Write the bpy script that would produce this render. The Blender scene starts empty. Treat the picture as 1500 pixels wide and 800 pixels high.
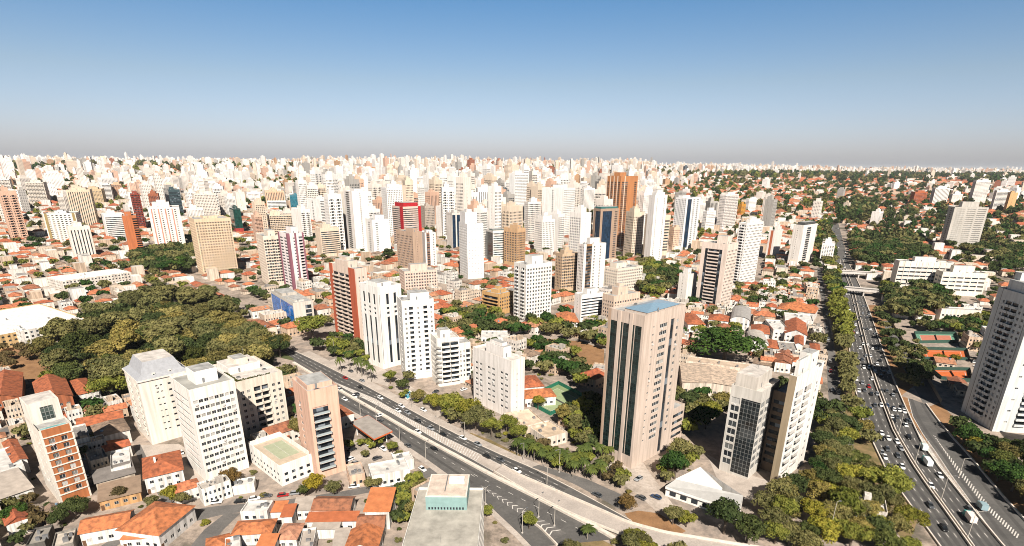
import bpy, math, random
import numpy as np
from mathutils import Vector, Matrix
random.seed(7)
RNG = random.Random(11)
SC = bpy.context.scene
COL = SC.collection
R = math.radians
# ------------------------------------------------------------------ camera
CAM_H, PCX, PCY, FOC, YH = 120.0, 750.0, 540.0, 820.0, 241.0
PITCH = math.atan((PCY - YH) / FOC)
ROLL = R(0.5)
_fw = np.array([0, math.cos(PITCH), -math.sin(PITCH)])
_up0 = np.array([0, math.sin(PITCH), math.cos(PITCH)])
_r0 = np.array([1.0, 0, 0])
_rt = _r0 * math.cos(ROLL) + _up0 * math.sin(ROLL)
_up = -_r0 * math.sin(ROLL) + _up0 * math.cos(ROLL)
cd = bpy.data.cameras.new('camera')
cam = bpy.data.objects.new('camera', cd)
COL.objects.link(cam)
cd.sensor_fit = 'HORIZONTAL'
cd.sensor_width = 36.0
cd.lens = FOC / 1500 * 36
cd.shift_y = (PCY - 400) / 1500
cd.clip_start = 1.0
cd.clip_end = 80000
cam.matrix_world = Matrix(((_rt[0], _up[0], -_fw[0], 0), (_rt[1], _up[1], -_fw[1], 0), (_rt[2], _up[2], -_fw[2], CAM_H), (0, 0, 0, 1)))
SC.camera = cam
# ------------------------------------------------------------------ light
SUN_EL, SUN_AZ = 43.0, 171.0          # azimuth clockwise from +Y: behind the camera, a little to the right
world = bpy.data.worlds.new('World')
SC.world = world
world.use_nodes = True
wn = world.node_tree
for n in list(wn.nodes): wn.nodes.remove(n)
sky = wn.nodes.new('ShaderNodeTexSky')
sky.sky_type = 'NISHITA'
sky.sun_disc = False
sky.sun_elevation = R(SUN_EL)
sky.sun_rotation = R(SUN_AZ)
sky.air_density = 1.0
sky.dust_density = 1.0
sky.ozone_density = 2.0
bg = wn.nodes.new('ShaderNodeBackground')
bg.inputs['Strength'].default_value = 0.056
wo = wn.nodes.new('ShaderNodeOutputWorld')
# the hazy band above the horizon is greyer, the zenith a deeper blue
wtc = wn.nodes.new('ShaderNodeTexCoord'); wsp = wn.nodes.new('ShaderNodeSeparateXYZ'); wrm = wn.nodes.new('ShaderNodeValToRGB'); wmx = wn.nodes.new('ShaderNodeMix')
wmx.data_type = 'RGBA'; wmx.blend_type = 'MULTIPLY'; wmx.inputs[0].default_value = 1.0
wn.links.new(wtc.outputs['Generated'], wsp.inputs[0]); wn.links.new(wsp.outputs['Z'], wrm.inputs['Fac'])
_el = wrm.color_ramp.elements
_el[0].position, _el[0].color = 0.0, (1.28, 1.27, 1.62, 1)
_el[1].position, _el[1].color = 1.0, (.06, .10, .14, 1)
for _p, _c in ((.03, (1.22, 1.18, 1.48)), (.12, (1.10, 1.08, 1.14)), (.23, (.66, .96, 1.16)), (.31, (.16, .25, .32)), (.5, (.08, .14, .19))):
    _k = _el.new(_p); _k.color = (*_c, 1)
wn.links.new(sky.outputs[0], wmx.inputs[6]); wn.links.new(wrm.outputs[0], wmx.inputs[7]); wn.links.new(wmx.outputs[2], bg.inputs['Color'])
wn.links.new(bg.outputs[0], wo.inputs['Surface'])
sl = bpy.data.lights.new('sun', 'SUN')
sl.energy = 5.0
sl.angle = R(0.5)
sl.color = (1.0, 0.94, 0.86)
sun = bpy.data.objects.new('sun', sl)
COL.objects.link(sun)
_a, _e = R(SUN_AZ), R(SUN_EL)
SUN_DIR = Vector((math.sin(_a) * math.cos(_e), math.cos(_a) * math.cos(_e), math.sin(_e)))
sun.rotation_euler = SUN_DIR.to_track_quat('Z', 'Y').to_euler()
SC.view_settings.view_transform = 'Standard'
SC.view_settings.look = 'None'
SC.view_settings.exposure = 0.72
SC.view_settings.gamma = 1.0
SC.cycles.max_bounces = 5
SC.cycles.diffuse_bounces = 1
SC.cycles.glossy_bounces = 2
SC.cycles.transmission_bounces = 2
SC.cycles.transparent_max_bounces = 4
SC.cycles.volume_bounces = 0
SC.cycles.use_denoising = True
SC.cycles.filter_width = 1.0
# ------------------------------------------------------------------ pixels <-> world
def terrain(x, y):
    d = math.hypot(x, y)
    if d < 800: return 0.0
    k = 1.0 if x < 0.16 * y else max(0.62, 1.0 - (x / y - 0.16) * .9)
    t = d - 800
    z = 0.030 * t * (t / (t + 300.0))
    return k * 104.0 * math.tanh(z / 92.0)
def ray(px, py): return _fw * FOC + _rt * (px - PCX) - _up * (py - PCY)
def gnd(px, py, z=0.0):
    d = ray(px, py)
    t = (z - CAM_H) / d[2]
    return Vector((d[0] * t, d[1] * t, z))
def hit(px, py):                       # where the line of sight meets the terrain
    d = ray(px, py); d = d / np.linalg.norm(d)
    if d[2] < -0.12:
        p = gnd(px, py)
        if math.hypot(p.x, p.y) < 800: return p
    t = 500.0
    while t < 30000:
        p = d * t
        if CAM_H + p[2] <= terrain(p[0], p[1]):
            return Vector((p[0], p[1], terrain(p[0], p[1])))
        t += 4 + t * 0.004
    return Vector((d[0] * t, d[1] * t, terrain(d[0] * t, d[1] * t)))
def proj(p):
    v = np.array([p[0], p[1], p[2] - CAM_H]); zz = float(v @ _fw)
    if zz < 1: return (-9999, -9999, zz)
    return (PCX + FOC * float(v @ _rt) / zz, PCY - FOC * float(v @ _up) / zz, zz)
# ------------------------------------------------------------------ materials
def S(h):
    h = h.lstrip('#'); o = []
    for i in (0, 2, 4):
        c = int(h[i:i + 2], 16) / 255
        o.append(c / 12.92 if c <= .04045 else ((c + .055) / 1.055) ** 2.4)
    return tuple(o)
MATS = {}
def _base(name):
    m = bpy.data.materials.new(name); m.use_nodes = True
    nt = m.node_tree
    return m, nt, nt.nodes['Principled BSDF']
def _noise(nt, scale, detail=3, co='Object', rough=.6):
    tc = nt.nodes.new('ShaderNodeTexCoord'); n = nt.nodes.new('ShaderNodeTexNoise')
    n.inputs['Scale'].default_value = scale; n.inputs['Detail'].default_value = detail; n.inputs['Roughness'].default_value = rough
    nt.links.new(tc.outputs[co], n.inputs['Vector'])
    return n
def _ramp(nt, src, stops):
    r = nt.nodes.new('ShaderNodeValToRGB')
    e = r.color_ramp.elements
    e[0].position, e[0].color = stops[0][0], (*stops[0][1], 1)
    e[1].position, e[1].color = stops[-1][0], (*stops[-1][1], 1)
    for p, c in stops[1:-1]:
        k = e.new(p); k.color = (*c, 1)
    nt.links.new(src, r.inputs['Fac'])
    return r
def _mul(nt, a, b, fac=1.0, mode='MULTIPLY'):
    m = nt.nodes.new('ShaderNodeMix'); m.data_type = 'RGBA'; m.blend_type = mode
    m.inputs[0].default_value = fac
    for s, i in ((a, 6), (b, 7)):
        if isinstance(s, tuple): m.inputs[i].default_value = (*s, 1)
        else: nt.links.new(s, m.inputs[i])
    return m.outputs[2]
def wall(col=None, dirt=.095):
    """painted render with rain streaks and blotches; col None takes the colour of the object"""
    key = ('wall', col, dirt)
    if key in MATS: return MATS[key]
    m, nt, b = _base('painted_wall')
    if col is None:
        oi = nt.nodes.new('ShaderNodeObjectInfo'); src = oi.outputs['Color']
    else: src = col
    tc = nt.nodes.new('ShaderNodeTexCoord'); mp = nt.nodes.new('ShaderNodeMapping')
    mp.inputs['Scale'].default_value = (.9, .9, .05)
    nt.links.new(tc.outputs['Object'], mp.inputs['Vector'])
    n = nt.nodes.new('ShaderNodeTexNoise'); n.inputs['Scale'].default_value = 1.0; n.inputs['Detail'].default_value = 4
    nt.links.new(mp.outputs[0], n.inputs['Vector'])
    lo = 1 - dirt * 2.2
    r1 = _ramp(nt, n.outputs['Fac'], [(.34, (lo, lo, lo * .98)), (.58, (1, 1, 1))])
    n2 = _noise(nt, .12, 4)
    r2 = _ramp(nt, n2.outputs['Fac'], [(.35, (1 - dirt * .6, 1 - dirt * .7, 1 - dirt * .8)), (.62, (1, 1, 1))])
    nt.links.new(_mul(nt, _mul(nt, src, r1.outputs[0]), r2.outputs[0]), b.inputs['Base Color'])
    b.inputs['Roughness'].default_value = .8
    MATS[key] = m
    return m
def plain(name, col, rough=.7, var=.15, scale=1.5, metal=0.0, spec=None):
    key = (name, col, rough)
    if key in MATS: return MATS[key]
    m, nt, b = _base(name)
    n = _noise(nt, scale, 4)
    r = _ramp(nt, n.outputs['Fac'], [(.3, tuple(c * (1 - var) for c in col)), (.7, tuple(min(1, c * (1 + var)) for c in col))])
    nt.links.new(r.outputs[0], b.inputs['Base Color'])
    b.inputs['Roughness'].default_value = rough; b.inputs['Metallic'].default_value = metal
    if spec is not None: b.inputs['Specular IOR Level'].default_value = spec
    MATS[key] = m
    return m
def objcol(name, rough=.5, spec=.5, var=.0, scale=2.0):
    key = (name, 'objcol')
    if key in MATS: return MATS[key]
    m, nt, b = _base(name)
    oi = nt.nodes.new('ShaderNodeObjectInfo'); src = oi.outputs['Color']
    if var:
        n = _noise(nt, scale, 3)
        r = _ramp(nt, n.outputs['Fac'], [(.3, (1 - var,) * 3), (.7, (1, 1, 1))])
        src = _mul(nt, src, r.outputs[0])
    nt.links.new(src, b.inputs['Base Color'])
    b.inputs['Roughness'].default_value = rough; b.inputs['Specular IOR Level'].default_value = spec
    MATS[key] = m
    return m
def glass(name='window_glass', col=(.022, .027, .032), rough=.12):
    """each pane a slightly different dark, by the pane's own cell"""
    key = (name, col)
    if key in MATS: return MATS[key]
    m, nt, b = _base(name)
    uv = nt.nodes.new('ShaderNodeUVMap')
    mp = nt.nodes.new('ShaderNodeVectorMath'); mp.operation = 'MULTIPLY'; mp.inputs[1].default_value = (.37, .345, 1)
    nt.links.new(uv.outputs[0], mp.inputs[0])
    fl = nt.nodes.new('ShaderNodeVectorMath'); fl.operation = 'FLOOR'; nt.links.new(mp.outputs[0], fl.inputs[0])
    wn_ = nt.nodes.new('ShaderNodeTexWhiteNoise'); wn_.noise_dimensions = '3D'; nt.links.new(fl.outputs[0], wn_.inputs['Vector'])
    r = _ramp(nt, wn_.outputs['Value'], [(0, tuple(c * .6 for c in col)), (.7, tuple(c * 1.3 for c in col)), (.86, tuple(c * 3 + .02 for c in col)), (1, tuple(c * 5 + .1 for c in col))])
    nt.links.new(r.outputs[0], b.inputs['Base Color'])
    b.inputs['Roughness'].default_value = rough; b.inputs['Specular IOR Level'].default_value = .22
    MATS[key] = m
    return m
def pane_mat():
    key = 'pane'
    if key in MATS: return MATS[key]
    m, nt, b = _base('window_pane')
    oi = nt.nodes.new('ShaderNodeObjectInfo')
    r = _ramp(nt, oi.outputs['Random'], [(0, (.012, .014, .017)), (.62, (.03, .036, .04)), (.78, (.10, .105, .10)), (.9, (.28, .26, .23)), (1, (.5, .48, .44))])
    nt.links.new(r.outputs[0], b.inputs['Base Color'])
    b.inputs['Roughness'].default_value = .14; b.inputs['Specular IOR Level'].default_value = .3
    MATS[key] = m
    return m
def curtain(name, col, line, cw=1.5, ch=3.2, lw=.12, lh=.3, rough=.1):
    """curtain wall: glass panes in a grid of mullions and floor edges, laid out in metres on the facade"""
    key = (name, col, line, cw, ch)
    if key in MATS: return MATS[key]
    m, nt, b = _base(name)
    uv = nt.nodes.new('ShaderNodeUVMap')
    br = nt.nodes.new('ShaderNodeTexBrick')
    br.offset = 0; br.squash = 1
    br.inputs['Scale'].default_value = 1; br.inputs['Brick Width'].default_value = cw; br.inputs['Row Height'].default_value = ch
    br.inputs['Mortar Size'].default_value = lw / 2; br.inputs['Mortar Smooth'].default_value = 0
    br.inputs['Color1'].default_value = (*[c * .6 for c in col], 1); br.inputs['Color2'].default_value = (*[c * 1.5 for c in col], 1)
    br.inputs['Mortar'].default_value = (*line, 1)
    nt.links.new(uv.outputs[0], br.inputs['Vector'])
    nt.links.new(br.outputs['Color'], b.inputs['Base Color'])
    b.inputs['Roughness'].default_value = rough
    MATS[key] = m
    return m
def rooftile(col=None):
    key = ('tile', col)
    if key in MATS: return MATS[key]
    m, nt, b = _base('clay_tile')
    if col is None:
        oi = nt.nodes.new('ShaderNodeObjectInfo'); src = oi.outputs['Color']
    else: src = col
    n = _noise(nt, .55, 5); r = _ramp(nt, n.outputs['Fac'], [(.28, (.34, .32, .32)), (.46, (.74, .74, .74)), (.56, (1.0, .97, .94)), (.75, (1.2, 1.16, 1.08))])
    uv = nt.nodes.new('ShaderNodeUVMap')
    w = nt.nodes.new('ShaderNodeTexWave'); w.wave_type = 'BANDS'; w.bands_direction = 'X'; w.inputs['Scale'].default_value = 1.1; w.inputs['Distortion'].default_value = .4
    nt.links.new(uv.outputs[0], w.inputs['Vector'])
    r2 = _ramp(nt, w.outputs['Fac'], [(.0, (.72, .7, .7)), (.5, (1, 1, 1))])
    nt.links.new(_mul(nt, _mul(nt, src, r.outputs[0]), r2.outputs[0]), b.inputs['Base Color'])
    b.inputs['Roughness'].default_value = .85
    MATS[key] = m
    return m
def leafmat(name, c1, c2, trans=.22):
    key = (name, c1)
    if key in MATS: return MATS[key]
    m = bpy.data.materials.new(name); m.use_nodes = True; nt = m.node_tree
    for n in list(nt.nodes): nt.nodes.remove(n)
    out = nt.nodes.new('ShaderNodeOutputMaterial')
    oi = nt.nodes.new('ShaderNodeObjectInfo')
    n = _noise(nt, .55, 3)
    r = _ramp(nt, n.outputs['Fac'], [(.32, c1), (.68, c2)])
    r2 = _ramp(nt, oi.outputs['Random'], [(0, (.72, .78, .8)), (.5, (1, 1, 1)), (1, (1.3, 1.12, .85))])
    c = _mul(nt, _mul(nt, r.outputs[0], r2.outputs[0]), oi.outputs['Color'])
    d = nt.nodes.new('ShaderNodeBsdfDiffuse'); t = nt.nodes.new('ShaderNodeBsdfTranslucent'); mx = nt.nodes.new('ShaderNodeMixShader')
    mx.inputs[0].default_value = trans
    nt.links.new(c, d.inputs['Color']); nt.links.new(c, t.inputs['Color'])
    nt.links.new(d.outputs[0], mx.inputs[1]); nt.links.new(t.outputs[0], mx.inputs[2])
    nt.links.new(mx.outputs[0], out.inputs['Surface'])
    MATS[key] = m
    return m
def ground_mat(name, stops, scale=.05, rough=.9, co='Object', detail=8):
    key = ('ground', name)
    if key in MATS: return MATS[key]
    m, nt, b = _base(name)
    n = _noise(nt, scale, detail, co, .7)
    r = _ramp(nt, n.outputs['Fac'], stops)
    n2 = _noise(nt, scale * 14, 4, co)
    r2 = _ramp(nt, n2.outputs['Fac'], [(.3, (.82, .82, .82)), (.7, (1.1, 1.1, 1.1))])
    nt.links.new(_mul(nt, r.outputs[0], r2.outputs[0]), b.inputs['Base Color'])
    b.inputs['Roughness'].default_value = rough
    MATS[key] = m
    return m
GLASS = glass()
GLASSB = glass('blue_glass', (.012, .035, .06))
GLASSG = glass('green_glass', (.012, .035, .032))
ROOFG = plain('roof_deck', (.34, .33, .31), .9, .35, .3)
ROOFB = plain('roof_membrane', (.52, .47, .42), .9, .3, .3)
METAL = plain('grey_metal', (.3, .3, .3), .45, .1, 1, .6)
CONC = plain('concrete', (.55, .5, .45), .85, .18, .6)
# ------------------------------------------------------------------ mesh builder
class FM:
    def __init__(self): self.v = []; self.f = []; self.mi = []; self.uv = []; self.mats = []
    def mat(self, m):
        for i, k in enumerate(self.mats):
            if k is m: return i
        self.mats.append(m); return len(self.mats) - 1
    def quad(self, a, b, c, d, m, uv=None):
        i = len(self.v); self.v += [tuple(a), tuple(b), tuple(c), tuple(d)]; self.f.append((i, i + 1, i + 2, i + 3)); self.mi.append(self.mat(m))
        self.uv.append(uv or ((0, 0), (1, 0), (1, 1), (0, 1)))
    def poly(self, pts, m):
        i = len(self.v); self.v += [tuple(p) for p in pts]; self.f.append(tuple(range(i, i + len(pts)))); self.mi.append(self.mat(m))
        self.uv.append(tuple((p[0], p[1]) for p in pts))
    def box(self, x0, x1, y0, y1, z0, z1, m, rot=0.0, org=(0, 0), bottom=False):
        c, s = math.cos(rot), math.sin(rot)
        def P(x, y, z): return (org[0] + x * c - y * s, org[1] + x * s + y * c, z)
        w, d, h = x1 - x0, y1 - y0, z1 - z0
        self.quad(P(x0, y0, z0), P(x1, y0, z0), P(x1, y0, z1), P(x0, y0, z1), m, ((0, 0), (w, 0), (w, h), (0, h)))
        self.quad(P(x1, y0, z0), P(x1, y1, z0), P(x1, y1, z1), P(x1, y0, z1), m, ((0, 0), (d, 0), (d, h), (0, h)))
        self.quad(P(x1, y1, z0), P(x0, y1, z0), P(x0, y1, z1), P(x1, y1, z1), m, ((0, 0), (w, 0), (w, h), (0, h)))
        self.quad(P(x0, y1, z0), P(x0, y0, z0), P(x0, y0, z1), P(x0, y1, z1), m, ((0, 0), (d, 0), (d, h), (0, h)))
        self.quad(P(x0, y0, z1), P(x1, y0, z1), P(x1, y1, z1), P(x0, y1, z1), m, ((0, 0), (w, 0), (w, d), (0, d)))
        if bottom: self.quad(P(x0, y1, z0), P(x1, y1, z0), P(x1, y0, z0), P(x0, y0, z0), m)
    def tube(self, a, b, r0, r1, m, n=6):
        a, b = Vector(a), Vector(b); ax = (b - a).normalized()
        s = ax.orthogonal().normalized(); t = ax.cross(s)
        A = [a + (s * math.cos(k * 2 * math.pi / n) + t * math.sin(k * 2 * math.pi / n)) * r0 for k in range(n)]
        B = [b + (s * math.cos(k * 2 * math.pi / n) + t * math.sin(k * 2 * math.pi / n)) * r1 for k in range(n)]
        for k in range(n): self.quad(A[k], A[(k + 1) % n], B[(k + 1) % n], B[k], m)
        self.poly(B, m)
    def mesh(self, name):
        me = bpy.data.meshes.new(name)
        me.from_pydata(self.v, [], self.f)
        for m in self.mats: me.materials.append(m)
        me.polygons.foreach_set('material_index', self.mi)
        ul = me.uv_layers.new(name='UVMap')
        flat = [c for u in self.uv for p in u for c in p]
        ul.data.foreach_set('uv', flat)
        me.update()
        return me
    def build(self, name, parent=None, loc=(0, 0, 0), rz=0.0, color=None):
        return mobj(name, self.mesh(name), parent, loc, rz, color)
def mobj(name, me, parent=None, loc=(0, 0, 0), rz=0.0, color=None):
    o = bpy.data.objects.new(name, me); COL.objects.link(o)
    o.location = loc; o.rotation_euler = (0, 0, rz)
    if parent is not None: o.parent = parent
    if color is not None: o.color = (*color[:3], 1)
    return o
def tag(o, label=None, cat=None, group=None, kind=None):
    if label: o['label'] = label
    if cat: o['category'] = cat
    if group: o['group'] = group
    if kind: o['kind'] = kind
    return o
def empty(name, loc, rz=0.0, label=None, cat=None, group=None):
    o = bpy.data.objects.new(name, None); COL.objects.link(o)
    o.location = loc; o.rotation_euler = (0, 0, rz); o.empty_display_size = .5
    return tag(o, label, cat, group)
KIDS = {}
def copy_tree(o, parent=None):
    c = o.copy(); COL.objects.link(c)
    if parent is not None: c.parent = parent
    for ch in o.children: copy_tree(ch, c)
    return c
# ------------------------------------------------------------------ what already stands where (metres, 2 m cells)
GX0, GY0, GS, GW, GH = -1500, 40, 2.0, 2400, 1400
OCC = np.zeros((GH, GW), dtype=np.uint8)     # 1 road, 2 building, 3 green, 4 reserved
def mark(pts, val, grow=0.0):
    P = np.array([(p[0], p[1]) for p in pts], float)
    if grow:
        c = P.mean(0); v = P - c; L = np.linalg.norm(v, axis=1, keepdims=True) + 1e-6; P = c + v * (1 + grow / L)
    x0, y0 = P.min(0); x1, y1 = P.max(0)
    i0, i1 = max(0, int((x0 - GX0) / GS)), min(GW, int((x1 - GX0) / GS) + 2)
    j0, j1 = max(0, int((y0 - GY0) / GS)), min(GH, int((y1 - GY0) / GS) + 2)
    if i0 >= i1 or j0 >= j1: return
    X, Y = np.meshgrid(GX0 + (np.arange(i0, i1) + .5) * GS, GY0 + (np.arange(j0, j1) + .5) * GS)
    ins = np.zeros(X.shape, bool); n = len(P)
    for k in range(n):
        ax, ay = P[k]; bx, by = P[(k + 1) % n]
        c = ((ay > Y) != (by > Y))
        with np.errstate(divide='ignore', invalid='ignore'):
            ins ^= c & (X < (bx - ax) * (Y - ay) / (by - ay + 1e-12) + ax)
    sub = OCC[j0:j1, i0:i1]; sub[ins & (sub == 0)] = val
def occ(x, y):
    i, j = int((x - GX0) / GS), int((y - GY0) / GS)
    return OCC[j, i] if 0 <= i < GW and 0 <= j < GH else 0
def free(x, y, r, allow=()):
    for dx, dy in ((0, 0), (r, 0), (-r, 0), (0, r), (0, -r), (r * .7, r * .7), (-r * .7, r * .7), (r * .7, -r * .7), (-r * .7, -r * .7)):
        o = occ(x + dx, y + dy)
        if o and o not in allow: return False
    return True
def inpoly(x, y, P):
    c = False; n = len(P)
    for k in range(n):
        ax, ay = P[k][0], P[k][1]; bx, by = P[(k + 1) % n][0], P[(k + 1) % n][1]
        if (ay > y) != (by > y) and x < (bx - ax) * (y - ay) / (by - ay) + ax: c = not c
    return c
# ------------------------------------------------------------------ terrain sheet and roads
def lerp_poly(P, n):
    P = [Vector((p[0], p[1], 0)) for p in P]; L = [0]
    for a, b in zip(P, P[1:]): L.append(L[-1] + (b - a).length)
    o = []
    for k in range(n + 1):
        s = L[-1] * k / n; i = 0
        while i < len(P) - 2 and L[i + 1] < s: i += 1
        t = (s - L[i]) / max(1e-6, L[i + 1] - L[i]); o.append(P[i].lerp(P[i + 1], t))
    return o
def build_terrain():
    m, nt, b = _base('ground')
    n = _noise(nt, .018, 8, 'Object', .75)
    r = _ramp(nt, n.outputs['Fac'], [(.32, (.07, .075, .04)), (.42, (.17, .14, .11)), (.5, (.40, .32, .26)), (.58, (.24, .2, .17)), (.68, (.48, .40, .33))])
    n2 = _noise(nt, .3, 5); r2 = _ramp(nt, n2.outputs['Fac'], [(.3, (.7, .7, .7)), (.7, (1.15, 1.12, 1.08))])
    nt.links.new(_mul(nt, r.outputs[0], r2.outputs[0]), b.inputs['Base Color'])
    b.inputs['Roughness'].default_value = .95
    v, f = [], []
    rs = [1, 40, 100, 200, 400, 600, 800] + [800 + 60 * k for k in range(1, 30)] + [2600 + 200 * k for k in range(1, 30)] + [10000, 15000, 25000, 45000]
    na = 96
    for q in rs:
        for k in range(na):
            a = 2 * math.pi * k / na; x, y = q * math.sin(a), q * math.cos(a)
            v.append((x, y, terrain(x, y) if y > 0 else terrain(x, abs(y))))
    for i in range(len(rs) - 1):
        for k in range(na):
            f.append((i * na + k, i * na + (k + 1) % na, (i + 1) * na + (k + 1) % na, (i + 1) * na + k))
    me = bpy.data.meshes.new('ground'); me.from_pydata(v, [], f); me.materials.append(m)
    me.flip_normals()
    for p in me.polygons: p.use_smooth = True
    tag(mobj('ground', me), kind='structure')
build_terrain()
ASPH = ground_mat('asphalt', [(.3, (.072, .067, .062)), (.5, (.100, .093, .085)), (.72, (.145, .133, .12))], .06)
ASPHL = ground_mat('worn_asphalt', [(.3, (.10, .092, .085)), (.7, (.17, .155, .14))], .1)
DECK = ground_mat('concrete_deck', [(.3, (.36, .31, .27)), (.7, (.5, .43, .37))], .12)
PAVE = ground_mat('pavement', [(.3, (.32, .27, .23)), (.55, (.46, .39, .33)), (.75, (.55, .48, .42))], .15)
DIRT = ground_mat('dry_earth', [(.3, (.17, .085, .035)), (.6, (.32, .17, .075)), (.75, (.36, .24, .12))], .12)
DRYG = ground_mat('dry_grass', [(.3, (.09, .085, .025)), (.5, (.2, .14, .06)), (.7, (.30, .2, .10))], .15)
LAWN = ground_mat('grass', [(.3, (.045, .06, .016)), (.6, (.09, .10, .03)), (.75, (.17, .14, .06))], .12)
PAINT = plain('road_paint', (.55, .51, .46), .8, .35, .6)
YARD = ground_mat('yard_concrete', [(.3, (.2, .165, .13)), (.5, (.42, .35, .29)), (.7, (.58, .5, .43))], .08)
def sheet(name, A, B, z, mat, n=24, z1=None, occv=1, world=False):
    """strip between two pixel polylines lying on the ground; z may rise to z1 along it"""
    fm = FM(); z1 = z if z1 is None else z1
    PA, PB = lerp_poly(A, n), lerp_poly(B, n); W = []
    for k in range(n + 1):
        t = k / n; zz = z + (z1 - z) * t
        W.append((gnd(PA[k].x, PA[k].y, zz), gnd(PB[k].x, PB[k].y, zz)))
    for (a, b), (c, d) in zip(W, W[1:]):
        q = (a, b, d, c)
        nrm = (b - a).cross(d - a)
        if nrm.z < 0: q = (a, c, d, b)
        fm.poly(q, mat)
        if occv: mark(q, occv)
    o = fm.build(name); tag(o, kind='structure')
    return o, W
def patch(name, px, z, mat, occv=1, kind='structure', label=None, cat=None):
    P = [gnd(x, y, z) for x, y in px]
    a = sum(P[i].x * P[(i + 1) % len(P)].y - P[(i + 1) % len(P)].x * P[i].y for i in range(len(P)))
    if a < 0: P = P[::-1]
    fm = FM(); fm.poly(P, mat)
    if occv: mark(P, occv)
    return tag(fm.build(name), label, cat, kind=kind)
def ribbon(fm, pts, w, z, mat, occv=0):
    """flat strip of width w metres along world points"""
    P = [Vector((p[0], p[1], 0)) for p in pts]
    L, Rr = [], []
    for i, p in enumerate(P):
        d = (P[min(i + 1, len(P) - 1)] - P[max(i - 1, 0)]).normalized(); nn = Vector((-d.y, d.x, 0))
        zz = z if isinstance(z, (int, float)) else z[i]
        L.append(p + nn * w / 2 + Vector((0, 0, zz))); Rr.append(p - nn * w / 2 + Vector((0, 0, zz)))
    for i in range(len(P) - 1):
        q = (Rr[i], Rr[i + 1], L[i + 1], L[i]); fm.poly(q, mat)
        if occv: mark(q, occv)
def wallstrip(fm, pts, w, h, mat):
    """low wall (kerb, barrier, parapet) along world points with their z"""
    P = [Vector(p) for p in pts]; L, Rr = [], []
    for i, p in enumerate(P):
        d = (P[min(i + 1, len(P) - 1)] - P[max(i - 1, 0)]); d.z = 0; d.normalize(); nn = Vector((-d.y, d.x, 0))
        L.append(p + nn * w / 2); Rr.append(p - nn * w / 2)
    up = Vector((0, 0, h))
    for i in range(len(P) - 1):
        fm.quad(Rr[i], Rr[i + 1], Rr[i + 1] + up, Rr[i] + up, mat)
        fm.quad(L[i + 1], L[i], L[i] + up, L[i + 1] + up, mat)
        fm.quad(Rr[i] + up, Rr[i + 1] + up, L[i + 1] + up, L[i] + up, mat)
    for i, s in ((0, 1), (len(P) - 1, -1)):
        fm.quad(L[i], Rr[i], Rr[i] + up, L[i] + up, mat)
def dashes(fm, pts, z, on=2.4, gap=4.0, w=.22, mat=None):
    P = lerp_poly(pts, max(2, int(sum((Vector((b[0], b[1], 0)) - Vector((a[0], a[1], 0))).length for a, b in zip(pts, pts[1:])) / (on + gap))))
    for a, b in zip(P, P[1:]):
        d = (b - a).normalized(); e = a + d * on; nn = Vector((-d.y, d.x, 0)) * w / 2; zz = Vector((0, 0, z))
        fm.poly((a - nn + zz, e - nn + zz, e + nn + zz, a + nn + zz), mat or PAINT)
# --- the avenue (edges read along the photograph's kerbs)
AV_OUT = [(398, 499), (440, 518), (473, 534), (535, 565), (600, 600), (635, 619), (680, 641.5), (740, 669), (778, 684.5), (834, 713), (880, 738), (925, 763)]
AV_IN = [(393, 504), (430, 525), (489, 559.5), (549, 584), (600, 614), (650, 640), (700, 664), (740, 685), (755, 695), (820, 723), (880, 749), (922, 767)]
AV_HATCH = [(498, 566), (549, 592), (575, 606), (640, 645), (690, 672), (722, 690)]
AV_HATU = [(489, 559.5), (549, 584), (600, 614), (650, 640), (700, 664), (735, 682)]
AV_BAR = [(430, 532), (493, 570), (549, 602), (600, 632), (674, 672), (722, 698), (785, 729), (880, 778), (900, 790)]
AV_LOW = [(470, 577), (496, 591), (575, 634), (590, 649), (623, 671), (680, 712), (715, 739), (760, 781), (780, 802)]
sheet('avenue', AV_OUT, AV_IN, .03, ASPH, 40)
sheet('avenue_middle', [(430, 525)] + AV_HATCH, [(430, 532)] + [(493, 570), (549, 602), (600, 632), (674, 672), (722, 697)], .034, ASPH, 30)
sheet('avenue_median', AV_HATU, AV_HATCH, .05, PAVE, 30)
sheet('avenue_lower', AV_BAR[1:], AV_LOW, .026, ASPH, 40)
_, DECKW = sheet('concrete_deck', [(735, 682), (755, 694), (820, 722), (880, 748), (915, 764), (930, 769), (975, 781), (1060, 795), (1130, 806)], [(724, 692), (755, 711), (790, 731), (840, 755), (890, 776), (937, 794), (975, 806), (1010, 816), (1050, 828)], .25, DECK, 30, 1.2)
fm = FM()
# hatching bars on the median
HU, HL = lerp_poly(AV_HATU, 70), lerp_poly(AV_HATCH, 70)
for k in range(2, 70):
    if k < 62:
        a, b = gnd(HU[k].x, HU[k].y, .058), gnd(HL[min(70, k + 1)].x, HL[min(70, k + 1)].y, .058)
        d = (b - a).normalized(); nn = Vector((-d.y, d.x, 0)) * .22
        fm.poly((a - nn, b - nn, b + nn, a + nn), PAINT)
for P, q in ((AV_HATU, .2), (AV_HATCH, .2), (AV_OUT, .15)):
    ribbon(fm, [gnd(*p) for p in P], q, .062, PAINT)
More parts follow.
